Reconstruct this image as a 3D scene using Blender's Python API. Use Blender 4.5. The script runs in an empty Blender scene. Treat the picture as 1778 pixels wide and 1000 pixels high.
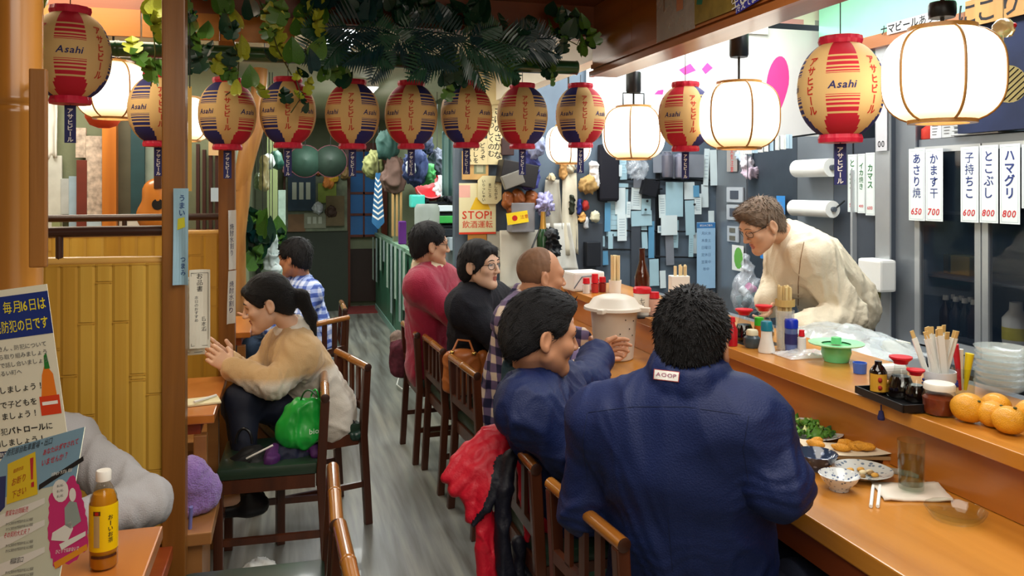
import bpy, bmesh, math, random
import numpy as np
from mathutils import Vector, Matrix, noise
PI = math.pi
SC = bpy.context.scene
COL = SC.collection
random.seed(7)
rnd = random.Random(11)
# ---------------------------------------------------------------- camera, world, lights, exposure
FPX, UC, VH, CAMZ, YAW = 1400.0, 889.0, 325.0, 1.5, math.atan(389 / 1400.0)
SN, CS = math.sin(YAW), math.cos(YAW)
cam = bpy.data.cameras.new('camera')
cam.sensor_width = 36.0
cam.lens = FPX / 1778 * 36.0
cam.shift_y = -(500 - VH) / 1778
cam.clip_start = 0.05
co = bpy.data.objects.new('camera', cam)
COL.objects.link(co)
co.location = (0, 0, CAMZ)
co.rotation_euler = (PI / 2, 0, -YAW)
SC.camera = co
w = bpy.data.worlds.new('world')
SC.world = w
w.use_nodes = True
w.node_tree.nodes['Background'].inputs[0].default_value = (1.0, 0.92, 0.82, 1)
w.node_tree.nodes['Background'].inputs[1].default_value = 0.16
vs = SC.view_settings
SC.display_settings.display_device = 'sRGB'
vs.view_transform = 'Standard'
vs.look = 'None'
vs.exposure = 0.0
vs.gamma = 1.0
vs.use_curve_mapping = False
try:
 SC.cycles.use_denoising = True
 SC.cycles.max_bounces = 7
 SC.cycles.diffuse_bounces = 3
 SC.cycles.transparent_max_bounces = 12
 SC.cycles.sample_clamp_indirect = 6.0
except Exception:
 pass
def area(name, loc, rot, sx, sy, power, color):
 l = bpy.data.lights.new(name, 'AREA')
 l.shape = 'RECTANGLE'
 l.size, l.size_y = sx, sy
 l.energy = power
 l.color = color
 o = bpy.data.objects.new(name, l)
 o.location = loc
 o.rotation_euler = rot
 COL.objects.link(o)
 return o
# kitchen fluorescent tubes; unseen area lights added to brighten aisle, entrance, booths and storage
area('kitchen_tube_light', (2.35, 2.9, 2.70), (0, 0, 0), 0.5, 2.6, 62, (0.93, 0.97, 1.0))
area('kitchen_rear_light', (2.1, 4.95, 2.68), (0, 0, 0), 1.2, 0.5, 40, (0.92, 0.97, 1.0))
area('aisle_fill_light', (0.5, 1.2, 2.30), (0, 0, 0), 1.2, 1.6, 36, (1.0, 0.93, 0.82))
area('entrance_fill_light', (0.2, -0.9, 2.28), (math.radians(28), 0, 0), 2.0, 1.0, 40, (1.0, 0.92, 0.80))
area('booth_fill_light', (-0.95, 3.5, 2.30), (0, 0, 0), 0.8, 1.0, 20, (1.0, 0.86, 0.66))
area('mid_aisle_light', (0.55, 5.1, 2.30), (0, 0, 0), 0.9, 0.9, 18, (1.0, 0.92, 0.80))
area('rear_aisle_light', (0.35, 7.9, 2.30), (0, 0, 0), 0.8, 1.4, 46, (0.95, 0.98, 0.94))
area('storage_light', (1.6, 6.9, 2.25), (0, 0, 0), 0.6, 1.0, 34, (0.95, 1.0, 0.97))
area('booth_rear_light', (-1.2, 5.15, 2.28), (0, 0, 0), 0.8, 0.5, 18, (1.0, 0.92, 0.78))
# ---------------------------------------------------------------- picture <-> place
def P(u, v, d):
 a = (u - UC) / FPX
 return Vector((d * (SN + a * CS), d * (CS - a * SN), CAMZ + (VH - v) * d / FPX))
def PZ(u, v, z):
 return P(u, v, (CAMZ - z) * FPX / (v - VH))
def PX(u, v, x):
 return P(u, v, x / (SN + (u - UC) / FPX * CS))
def PY(u, v, y):
 return P(u, v, y / (CS - (u - UC) / FPX * SN))
def hexc(h):
 h = h.lstrip('#')
 c = [int(h[i:i + 2], 16) / 255 for i in (0, 2, 4)]
 return tuple((x / 12.92 if x <= .04045 else ((x + .055) / 1.055) ** 2.4) for x in c) + (1,)
# ---------------------------------------------------------------- materials
MATS = {}
def new_mat(name):
 m = bpy.data.materials.new(name)
 m.use_nodes = True
 nt = m.node_tree
 return m, nt, nt.nodes['Principled BSDF']
def setp(b, **k):
 for n, v in k.items():
  n = n.replace('_', ' ')
  if n in b.inputs:
   b.inputs[n].default_value = v
def mul(c, f):
 return (min(c[0] * f, 1), min(c[1] * f, 1), min(c[2] * f, 1), 1)
def M(name, col, rough=.55, metal=0, var=.12, vscale=9, bump=0, bscale=60, coat=0, trans=0, emit=0, ior=1.45, sss=0, sheen=0, alpha=1, thin=False, translucent=0):
 if name in MATS:
  return MATS[name]
 m, nt, b = new_mat(name)
 c = hexc(col)
 setp(b, Roughness=rough, Metallic=metal, IOR=ior, Coat_Weight=coat, Coat_Roughness=.12, Transmission_Weight=trans, Sheen_Weight=sheen, Alpha=alpha)
 b.inputs['Base Color'].default_value = c
 tc = nt.nodes.new('ShaderNodeTexCoord')
 if var > 0:
  nz = nt.nodes.new('ShaderNodeTexNoise')
  nz.inputs['Scale'].default_value = vscale
  nz.inputs['Detail'].default_value = 4
  nt.links.new(tc.outputs['Object'], nz.inputs['Vector'])
  mx = nt.nodes.new('ShaderNodeMix')
  mx.data_type = 'RGBA'
  mx.inputs['A'].default_value = mul(c, 1 - var * 1.6)
  mx.inputs['B'].default_value = mul(c, 1 + var * 1.6)
  nt.links.new(nz.outputs['Fac'], mx.inputs['Factor'])
  nt.links.new(mx.outputs['Result'], b.inputs['Base Color'])
 if bump > 0:
  n2 = nt.nodes.new('ShaderNodeTexNoise')
  n2.inputs['Scale'].default_value = bscale
  n2.inputs['Detail'].default_value = 5
  nt.links.new(tc.outputs['Object'], n2.inputs['Vector'])
  bp = nt.nodes.new('ShaderNodeBump')
  bp.inputs['Strength'].default_value = bump
  bp.inputs['Distance'].default_value = .01
  nt.links.new(n2.outputs['Fac'], bp.inputs['Height'])
  nt.links.new(bp.outputs['Normal'], b.inputs['Normal'])
 if emit:
  b.inputs['Emission Color'].default_value = c
  b.inputs['Emission Strength'].default_value = emit
 if sss:
  b.inputs['Subsurface Weight'].default_value = sss
  b.inputs['Subsurface Radius'].default_value = (.012, .005, .003)
  b.inputs['Subsurface Scale'].default_value = 1.0
 MATS[name] = m
 return m
def wood(name, c1, c2, axis=2, scale=10, rough=.42, coat=.25, stretch=.08, rot=0):
 if name in MATS:
  return MATS[name]
 m, nt, b = new_mat(name)
 setp(b, Roughness=rough, Coat_Weight=coat, Coat_Roughness=.18)
 tc = nt.nodes.new('ShaderNodeTexCoord')
 mp = nt.nodes.new('ShaderNodeMapping')
 s = [1, 1, 1]
 s[axis] = stretch
 mp.inputs['Scale'].default_value = s
 mp.inputs['Rotation'].default_value = (0, 0, rot)
 nt.links.new(tc.outputs['Object'], mp.inputs['Vector'])
 nz = nt.nodes.new('ShaderNodeTexNoise')
 nz.inputs['Scale'].default_value = scale
 nz.inputs['Detail'].default_value = 8
 nz.inputs['Distortion'].default_value = .6
 nt.links.new(mp.outputs['Vector'], nz.inputs['Vector'])
 cr = nt.nodes.new('ShaderNodeValToRGB')
 cr.color_ramp.elements[0].position = .32
 cr.color_ramp.elements[0].color = hexc(c1)
 cr.color_ramp.elements[1].position = .70
 cr.color_ramp.elements[1].color = hexc(c2)
 nt.links.new(nz.outputs['Fac'], cr.inputs['Fac'])
 nt.links.new(cr.outputs['Color'], b.inputs['Base Color'])
 n2 = nt.nodes.new('ShaderNodeTexNoise')
 n2.inputs['Scale'].default_value = scale * 6
 n2.inputs['Detail'].default_value = 4
 nt.links.new(mp.outputs['Vector'], n2.inputs['Vector'])
 bp = nt.nodes.new('ShaderNodeBump')
 bp.inputs['Strength'].default_value = .12
 bp.inputs['Distance'].default_value = .004
 nt.links.new(n2.outputs['Fac'], bp.inputs['Height'])
 nt.links.new(bp.outputs['Normal'], b.inputs['Normal'])
 MATS[name] = m
 return m
def thin_glass(name, tint='#f2f6f4', rough=.02):
 """clear glass wall: see-through with Fresnel reflections"""
 m = bpy.data.materials.new(name)
 m.use_nodes = True
 nt = m.node_tree
 nt.nodes.clear()
 out = nt.nodes.new('ShaderNodeOutputMaterial')
 tr = nt.nodes.new('ShaderNodeBsdfTransparent')
 tr.inputs['Color'].default_value = hexc(tint)
 gl = nt.nodes.new('ShaderNodeBsdfGlossy')
 gl.inputs['Roughness'].default_value = rough
 fr = nt.nodes.new('ShaderNodeFresnel')
 fr.inputs['IOR'].default_value = 1.5
 ge = nt.nodes.new('ShaderNodeNewGeometry')
 ir = nt.nodes.new('ShaderNodeMapRange')
 ir.inputs['To Min'].default_value = 1.45
 ir.inputs['To Max'].default_value = 1 / 1.45
 nt.links.new(ge.outputs['Backfacing'], ir.inputs['Value'])
 nt.links.new(ir.outputs['Result'], fr.inputs['IOR'])
 mx = nt.nodes.new('ShaderNodeMixShader')
 nt.links.new(fr.outputs['Fac'], mx.inputs['Fac'])
 nt.links.new(tr.outputs['BSDF'], mx.inputs[1])
 nt.links.new(gl.outputs['BSDF'], mx.inputs[2])
 nt.links.new(mx.outputs['Shader'], out.inputs['Surface'])
 MATS[name] = m
 return m
def glassy(name, col='#ffffff', rough=.03, tint=1.0, ior=1.45):
 return M(name, col, rough=rough, trans=1.0, var=0, ior=ior)
def film(name, col, op=.35, rough=.2, dv=.2):
 """thin clear plastic: part see-through, part glossy skin"""
 if name in MATS:
  return MATS[name]
 m, nt, b = new_mat(name)
 setp(b, Roughness=rough, Coat_Weight=.6)
 b.inputs['Base Color'].default_value = hexc(col)
 tr = nt.nodes.new('ShaderNodeBsdfTransparent')
 mx = nt.nodes.new('ShaderNodeMixShader')
 tc = nt.nodes.new('ShaderNodeTexCoord')
 nz = nt.nodes.new('ShaderNodeTexNoise')
 nz.inputs['Scale'].default_value = 14
 nt.links.new(tc.outputs['Object'], nz.inputs['Vector'])
 mr = nt.nodes.new('ShaderNodeMapRange')
 mr.inputs['To Min'].default_value = max(op - dv, .03)
 mr.inputs['To Max'].default_value = min(op + dv, 1)
 nt.links.new(nz.outputs['Fac'], mr.inputs['Value'])
 nt.links.new(mr.outputs['Result'], mx.inputs['Fac'])
 nt.links.new(tr.outputs['BSDF'], mx.inputs[1])
 nt.links.new(b.outputs['BSDF'], mx.inputs[2])
 nt.links.new(mx.outputs['Shader'], nt.nodes['Material Output'].inputs['Surface'])
 MATS[name] = m
 return m
# ---------------------------------------------------------------- mesh building
def basis(axis):
 a = Vector(axis).normalized()
 h = Vector((0, 0, 1)) if abs(a.z) < .9 else Vector((1, 0, 0))
 x = a.cross(h).normalized()
 return x, a.cross(x).normalized(), a
def frame(o, x, y):
 x = Vector(x).normalized()
 y = Vector(y)
 y = (y - x * y.dot(x)).normalized()
 z = x.cross(y)
 m = Matrix.Identity(4)
 for i in range(3):
  m[i][0], m[i][1], m[i][2], m[i][3] = x[i], y[i], z[i], o[i]
 return m
def face_y(o):      # picture plane looking down -Y (towards the camera end)
 return frame(o, (1, 0, 0), (0, 0, 1))
def face_x(o):      # facing -X (towards the aisle)
 return frame(o, (0, -1, 0), (0, 0, 1))
class MB:
 def __init__(s):
  s.v, s.f, s.m = [], [], []
 def add(s, vs_, fs, mi=0):
  n = len(s.v)
  s.v += [tuple(p) for p in vs_]
  s.f += [tuple(i + n for i in f) for f in fs]
  s.m += [mi] * len(fs)
  return s
 def box(s, c, size, mi=0, rot=None):
  hx, hy, hz = size[0] / 2, size[1] / 2, size[2] / 2
  pts = [Vector((x, y, z)) for x in (-hx, hx) for y in (-hy, hy) for z in (-hz, hz)]
  if rot is not None:
   pts = [rot @ p for p in pts]
  c = Vector(c)
  return s.add([c + p for p in pts], [(0, 1, 3, 2), (4, 6, 7, 5), (0, 4, 5, 1), (2, 3, 7, 6), (0, 2, 6, 4), (1, 5, 7, 3)], mi)
 def box2(s, a, b, mi=0):
  return s.box([(a[i] + b[i]) / 2 for i in range(3)], [abs(b[i] - a[i]) for i in range(3)], mi)
 def tube(s, pts, r, seg=10, mi=0, caps=True, flat=1.0, cap_mi=None):
  pts = [Vector(p) for p in pts]
  n = len(pts)
  rr = r if isinstance(r, (list, tuple)) else [r] * n
  x, y, _ = basis(pts[-1] - pts[0] if (pts[-1] - pts[0]).length > 1e-6 else pts[1] - pts[0])
  out = []
  for i, p in enumerate(pts):
   t = (pts[min(i + 1, n - 1)] - pts[max(i - 1, 0)])
   t = t.normalized() if t.length > 1e-9 else Vector((0, 0, 1))
   x = (x - t * x.dot(t))
   if x.length < 1e-6:
    x = basis(t)[0]
   x.normalize()
   y = t.cross(x)
   for k in range(seg):
    a = 2 * PI * k / seg
    out.append(p + x * (math.cos(a) * rr[i]) + y * (math.sin(a) * rr[i] * flat))
  fs = []
  for i in range(n - 1):
   for k in range(seg):
    k2 = (k + 1) % seg
    fs.append((i * seg + k, i * seg + k2, (i + 1) * seg + k2, (i + 1) * seg + k))
  s.add(out, fs, mi)
  if caps:
   s.add(out[:seg], [tuple(reversed(range(seg)))], mi if cap_mi is None else cap_mi)
   s.add(out[-seg:], [tuple(range(seg))], mi if cap_mi is None else cap_mi)
  return s
 def lathe(s, prof, o=(0, 0, 0), axis=(0, 0, 1), seg=24, mi=0, mats=None):
  """prof: (radius, height) pairs"""
  x, y, a = basis(axis)
  o = Vector(o)
  out = []
  for r, h in prof:
   for k in range(seg):
    t = 2 * PI * k / seg
    out.append(o + a * h + (x * math.cos(t) + y * math.sin(t)) * max(r, 1e-5))
  for i in range(len(prof) - 1):
   fs = []
   for k in range(seg):
    k2 = (k + 1) % seg
    fs.append((i * seg + k, (i + 1) * seg + k, (i + 1) * seg + k2, i * seg + k2)[::-1])
   base = len(s.v) if i == 0 else base
   if i == 0:
    s.v += [tuple(p) for p in out]
   s.f += [tuple(j + base for j in f) for f in fs]
   s.m += [mats[i] if mats else mi] * seg
  return s
 def ell(s, c, r, rot=None, seg=14, rings=9, mi=0):
  c = Vector(c)
  out = [(0, 0, -1)]
  for i in range(1, rings):
   p = -PI / 2 + PI * i / rings
   for k in range(seg):
    t = 2 * PI * k / seg
    out.append((math.cos(p) * math.cos(t), math.cos(p) * math.sin(t), math.sin(p)))
  out.append((0, 0, 1))
  pts = []
  for q in out:
   v = Vector((q[0] * r[0], q[1] * r[1], q[2] * r[2]))
   if rot is not None:
    v = rot @ v
   pts.append(c + v)
  fs = []
  for k in range(seg):
   fs.append((0, 1 + (k + 1) % seg, 1 + k))
  for i in range(rings - 2):
   for k in range(seg):
    a, b = 1 + i * seg + k, 1 + i * seg + (k + 1) % seg
    fs.append((a, b, b + seg, a + seg))
  L = len(pts) - 1
  b0 = 1 + (rings - 2) * seg
  for k in range(seg):
   fs.append((b0 + k, b0 + (k + 1) % seg, L))
  return s.add(pts, fs, mi)
 def sheet(s, pts, th, mi=0):
  """prism of a 2D outline (x,y) in local XY, thickness th in -z"""
  n = len(pts)
  top = [(p[0], p[1], 0) for p in pts]
  bot = [(p[0], p[1], -th) for p in pts]
  fs = [tuple(range(n)), tuple(reversed(range(n, 2 * n)))]
  fs += [(i, n + i, n + (i + 1) % n, (i + 1) % n) for i in range(n)]
  return s.add(top + bot, fs, mi)
 def grid(s, fn, nu, nv, mi=0, th=0.0):
  """fn(a,b)->point for a,b in 0..1; th>0 adds a back skin"""
  P_ = [[Vector(fn(i / nu, j / nv)) for j in range(nv + 1)] for i in range(nu + 1)]
  flat = [p for r in P_ for p in r]
  idx = lambda i, j: i * (nv + 1) + j
  fs = [(idx(i, j), idx(i + 1, j), idx(i + 1, j + 1), idx(i, j + 1)) for i in range(nu) for j in range(nv)]
  if th:
   N = []
   for i in range(nu + 1):
    for j in range(nv + 1):
     du = P_[min(i + 1, nu)][j] - P_[max(i - 1, 0)][j]
     dv = P_[i][min(j + 1, nv)] - P_[i][max(j - 1, 0)]
     n = du.cross(dv)
     N.append(n.normalized() if n.length > 1e-12 else Vector((0, 0, 1)))
   k = len(flat)
   back = [p - n * th for p, n in zip(flat, N)]
   fs2 = [tuple(reversed([q + k for q in f])) for f in fs]
   rim = []
   for i in range(nu):
    rim.append((idx(i, 0), k + idx(i, 0), k + idx(i + 1, 0), idx(i + 1, 0)))
    rim.append((idx(i + 1, nv), k + idx(i + 1, nv), k + idx(i, nv), idx(i, nv)))
   for j in range(nv):
    rim.append((idx(0, j + 1), k + idx(0, j + 1), k + idx(0, j), idx(0, j)))
    rim.append((idx(nu, j), k + idx(nu, j), k + idx(nu, j + 1), idx(nu, j + 1)))
   return s.add(flat + back, fs + fs2 + rim, mi)
  return s.add(flat, fs, mi)
 def build(s, name, mats, parent=None, smooth=False, bevel=0, loc=None, mw=None):
  me = bpy.data.meshes.new(name)
  me.from_pydata(s.v, [], s.f)
  mats = mats if isinstance(mats, (list, tuple)) else [mats]
  for m in mats:
   me.materials.append(m)
  me.polygons.foreach_set('material_index', s.m)
  if bevel:
   bm = bmesh.new()
   bm.from_mesh(me)
   bmesh.ops.remove_doubles(bm, verts=bm.verts, dist=1e-6)
   ed = [e for e in bm.edges if len(e.link_faces) == 2 and e.calc_face_angle(0) > .5]
   bmesh.ops.bevel(bm, geom=ed, offset=bevel, segments=2, affect='EDGES', profile=.6)
   bm.to_mesh(me)
   bm.free()
  if smooth:
   me.polygons.foreach_set('use_smooth', [True] * len(me.polygons))
   if smooth == 'auto':
    try:
     me.set_sharp_from_angle(angle=math.radians(38))
    except Exception:
     pass
  me.update()
  o = bpy.data.objects.new(name, me)
  COL.objects.link(o)
  if parent:
   o.parent = parent
  if loc is not None:
   o.location = loc
  if mw is not None:
   o.matrix_local = mw
  return o
def tag(o, label=None, cat=None, group=None, kind=None):
 if label:
  o['label'] = label
 if cat:
  o['category'] = cat
 if group:
  o['group'] = group
 if kind:
  o['kind'] = kind
 return o
def thing(name, label, cat, loc=(0, 0, 0), rz=0, group=None, mw=None):
 o = bpy.data.objects.new(name, None)
 o.empty_display_size = .05
 COL.objects.link(o)
 o.location = loc
 o.rotation_euler = (0, 0, rz)
 if mw is not None:
  o.matrix_world = mw
 return tag(o, label, cat, group)
def copy_tree(o, label=None, loc=None, rz=None, parent=None):
 c = o.copy()
 COL.objects.link(c)
 if parent:
  c.parent = parent
 if label:
  c['label'] = label
 if loc is not None:
  c.location = loc
 if rz is not None:
  c.rotation_euler = (0, 0, rz)
 for ch in KIDS.get(o.name, list(o.children)):
  copy_tree(ch, parent=c)
 return c
KIDS = {}
ORD = 'first second third fourth fifth sixth seventh eighth ninth tenth eleventh twelfth'.split()
# ---------------------------------------------------------------- lettering: glyph cache, flat glyphs in XY
GL = {}
def fetch(chars):
 todo = [c for c in dict.fromkeys(chars) if c not in GL and c not in ' \n']
 tmp = []
 for c in todo:
  cu = bpy.data.curves.new('glyph', 'FONT')
  cu.body = c
  cu.resolution_u = 2
  cu.offset = .002 if 0x4dff < ord(c) < 0xa000 else .028 if 0x309f < ord(c) < 0x3100 else .014
  o = bpy.data.objects.new('glyph', cu)
  COL.objects.link(o)
  tmp.append((c, o, cu))
 if tmp:
  dg = bpy.context.evaluated_depsgraph_get()
  dg.update()
  for c, o, cu in tmp:
   e = o.evaluated_get(dg)
   me = e.to_mesh()
   vs_ = np.array([tuple(v.co)[:2] for v in me.vertices]) if len(me.vertices) else np.zeros((0, 2))
   fs = [tuple(p.vertices) for p in me.polygons]
   GL[c] = (vs_, fs)
   e.to_mesh_clear()
  for c, o, cu in tmp:
   bpy.data.objects.remove(o)
   bpy.data.curves.remove(cu)
def text(mb, s, x, y, size, mi=0, vertical=False, shear=0, align='c', z=.0006, rot=0, stretch=1.0, wrap=None):
 """lettering in the local XY plane; (x, y) is the centre (or the left end) of the line; wrap maps (x,y,z) to a point"""
 fetch(s)
 items = []
 if vertical:
  yy = 0
  for c in s:
   if c != ' ':
    v, f = GL[c]
    if len(v):
     ctr = (v.min(0) + v.max(0)) / 2
     q = v.copy()
     if c == 'ー':
      q = (v - ctr)[:, ::-1] * np.array([1, -1])
      q = q[:, :]
     else:
      q = v - np.array([ctr[0], .36])
     items.append((q + np.array([0, yy - .5]), f))
   yy -= 1.02
  tot = -yy
  off = np.array([0, tot / 2])
 else:
  xx = 0
  for c in s:
   if c == ' ':
    xx += .35
    continue
   v, f = GL[c]
   if not len(v):
    continue
   wide = ord(c) > 0x2000
   lo, hi = v[:, 0].min(), v[:, 0].max()
   if wide:
    items.append((v - np.array([(lo + hi) / 2 - xx - .5, .36]), f))
    xx += 1.0
   else:
    items.append((v - np.array([lo - xx, .36]), f))
    xx += hi - lo + .09
  off = np.array([-xx / 2 if align == 'c' else 0, 0])
 cr, sr = math.cos(rot), math.sin(rot)
 for v, f in items:
  q = (v + off) * size
  q[:, 0] = q[:, 0] * stretch + q[:, 1] * shear
  X = q[:, 0] * cr - q[:, 1] * sr + x
  Y = q[:, 0] * sr + q[:, 1] * cr + y
  pts = [(a, b, z) for a, b in zip(X, Y)]
  if wrap:
   pts = [wrap(*p) for p in pts]
  mb.add(pts, f, mi)
def rect(mb, x0, y0, x1, y1, mi=0, z=.0004):
 mb.add([(x0, y0, z), (x1, y0, z), (x1, y1, z), (x0, y1, z)], [(0, 1, 2, 3)], mi)
def frame_rect(mb, x0, y0, x1, y1, t, mi=0, z=.0005):
 rect(mb, x0, y0, x1, y0 + t, mi, z)
 rect(mb, x0, y1 - t, x1, y1, mi, z)
 rect(mb, x0, y0 + t, x0 + t, y1 - t, mi, z)
 rect(mb, x1 - t, y0 + t, x1, y1 - t, mi, z)
def poly(mb, pts, mi=0, z=.0005):
 mb.add([(p[0], p[1], z) for p in pts], [tuple(range(len(pts)))], mi)
def paper(name, label, cat, mw, w_, h_, mat, curl=0.0, th=.0012, group=None, draw=None, inks=None, nx=6, ny=6, ripple=0.0, dname='lettering'):
 """a sheet in local XY, centred, facing +z; draw(mb) puts print on it"""
 ph = rnd.random() * 6
 def bend(x, y, z=0.0):
  t = y / h_
  return (x, y, z + curl * (x / w_) ** 2 * 4 + ripple * math.sin(x / w_ * 5 + ph + t * 2) * (.5 - t))
 mb = MB()
 mb.grid(lambda a, b: bend((a - .5) * w_, (b - .5) * h_), nx, ny, 0, th)
 o = mb.build(name, mat)
 o.matrix_world = mw
 tag(o, label, cat, group)
 if draw:
  d = MB()
  draw(d)
  d.v = [bend(*p) for p in d.v]
  if d.v:
   d.build(dname, inks, o)
 return o
# ---------------------------------------------------------------- smooth solids: distance fields meshed with surface nets
class Field:
 def __init__(s):
  s.pr = []
 def cone(s, a, b, r1, r2=None, k=.02, op='u', g=0):
  a, b = np.array(a, float), np.array(b, float)
  r2 = r1 if r2 is None else r2
  ab = b - a
  L2 = max(float(ab @ ab), 1e-9)
  def fn(x, y, z):
   px, py, pz = x - a[0], y - a[1], z - a[2]
   t = np.clip((px * ab[0] + py * ab[1] + pz * ab[2]) / L2, 0, 1)
   return np.sqrt((px - t * ab[0]) ** 2 + (py - t * ab[1]) ** 2 + (pz - t * ab[2]) ** 2) - (r1 + (r2 - r1) * t)
  m = max(r1, r2)
  s.pr.append((fn, np.minimum(a, b) - m, np.maximum(a, b) + m, k, op, g))
  return s
 def ell(s, c, r, R=None, k=.02, op='u', g=0):
  c = np.array(c, float)
  R = np.eye(3) if R is None else np.array(R)     # columns: own axes
  r = np.array(r, float)
  def fn(x, y, z):
   px, py, pz = x - c[0], y - c[1], z - c[2]
   q = [(px * R[0, i] + py * R[1, i] + pz * R[2, i]) for i in range(3)]
   k0 = np.sqrt(sum((q[i] / r[i]) ** 2 for i in range(3)))
   k1 = np.sqrt(sum((q[i] / r[i] ** 2) ** 2 for i in range(3))) + 1e-9
   return np.where(k0 < 1e-4, -r.min(), k0 * (k0 - 1) / k1)
  ext = np.sqrt(((R * r) ** 2).sum(1))
  s.pr.append((fn, c - ext, c + ext, k, op, g))
  return s
 def ecap(s, a, b, ra, rb, side, k=.03, op='u', g=0):
  """rounded bar of elliptical section: ra/rb = (half width along side, half depth)"""
  a, b = np.array(a, float), np.array(b, float)
  t_ = b - a
  L = max(np.linalg.norm(t_), 1e-6)
  t_ = t_ / L
  sx = np.array(side, float)
  sx = sx - t_ * (sx @ t_)
  sx /= np.linalg.norm(sx)
  sy = np.cross(t_, sx)
  def fn(x, y, z):
   px, py, pz = x - a[0], y - a[1], z - a[2]
   h = px * t_[0] + py * t_[1] + pz * t_[2]
   t = np.clip(h / L, 0, 1)
   e = h - t * L
   qx = px * sx[0] + py * sx[1] + pz * sx[2]
   qy = px * sy[0] + py * sy[1] + pz * sy[2]
   rx = ra[0] + (rb[0] - ra[0]) * t
   ry = ra[1] + (rb[1] - ra[1]) * t
   rm = np.minimum(rx, ry)
   k0 = np.sqrt((qx / rx) ** 2 + (qy / ry) ** 2 + (e / rm) ** 2)
   k1 = np.sqrt((qx / rx ** 2) ** 2 + (qy / ry ** 2) ** 2 + (e / rm ** 2) ** 2) + 1e-9
   return np.where(k0 < 1e-4, -rm, k0 * (k0 - 1) / k1)
  m = max(ra[0], ra[1], rb[0], rb[1])
  s.pr.append((fn, np.minimum(a, b) - m, np.maximum(a, b) + m, k, op, g))
  return s
 def half(s, p, n, k=.008, op='s', lo=None, hi=None):
  """cut away everything on the side n points to"""
  p, n = np.array(p, float), np.array(n, float)
  n = n / np.linalg.norm(n)
  def fn(x, y, z):
   return -((x - p[0]) * n[0] + (y - p[1]) * n[1] + (z - p[2]) * n[2])
  s.pr.append((fn, np.array([-99.] * 3) if lo is None else np.array(lo), np.array([99.] * 3) if hi is None else np.array(hi), k, op, 0))
  return s
 def bounds(s, pad=.02):
  lo = np.min([p[1] for p in s.pr if p[4] == 'u'], 0) - pad
  hi = np.max([p[2] for p in s.pr if p[4] == 'u'], 0) + pad
  return lo, hi
 def mesh(s, res=.01, fine=(), fres=.004):
  lo, hi = s.bounds()
  ax = []
  for i in range(3):
   pts, x = [], lo[i]
   iv = [(b[0][i], b[1][i]) for b in fine]
   while x < hi[i]:
    pts.append(x)
    x += fres if any(a <= x <= b for a, b in iv) else res
   pts.append(x)
   ax.append(np.array(pts, np.float32))
  xs, ys, zs = ax
  F = np.full((len(xs), len(ys), len(zs)), .2, np.float32)
  for fn, l, h, k, op, g in s.pr:
   m = k + .012
   i0, i1 = np.searchsorted(xs, l[0] - m), np.searchsorted(xs, h[0] + m)
   j0, j1 = np.searchsorted(ys, l[1] - m), np.searchsorted(ys, h[1] + m)
   k0, k1 = np.searchsorted(zs, l[2] - m), np.searchsorted(zs, h[2] + m)
   if i1 <= i0 or j1 <= j0 or k1 <= k0:
    continue
   d = fn(xs[i0:i1, None, None], ys[None, j0:j1, None], zs[None, None, k0:k1])
   S = F[i0:i1, j0:j1, k0:k1]
   if op == 'u':
    q = np.clip(.5 + .5 * (S - d) / k, 0, 1)
    F[i0:i1, j0:j1, k0:k1] = S * (1 - q) + d * q - k * q * (1 - q)
   else:
    q = np.clip(.5 - .5 * (S + d) / k, 0, 1)
    F[i0:i1, j0:j1, k0:k1] = S * (1 - q) - d * q + k * q * (1 - q)
  v, f = surfnets(F, xs, ys, zs)
  return v, f
 def groups_at(s, p, bias=0.0):
  x, y, z = p[:, 0], p[:, 1], p[:, 2]
  best = np.full(len(p), 9.)
  gi = np.zeros(len(p), int)
  for fn, l, h, k, op, g in s.pr:
   if op != 'u':
    continue
   d = fn(x, y, z) + (bias if g else 0)
   w_ = d < best
   best[w_] = d[w_]
   gi[w_] = g
  return gi
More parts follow.
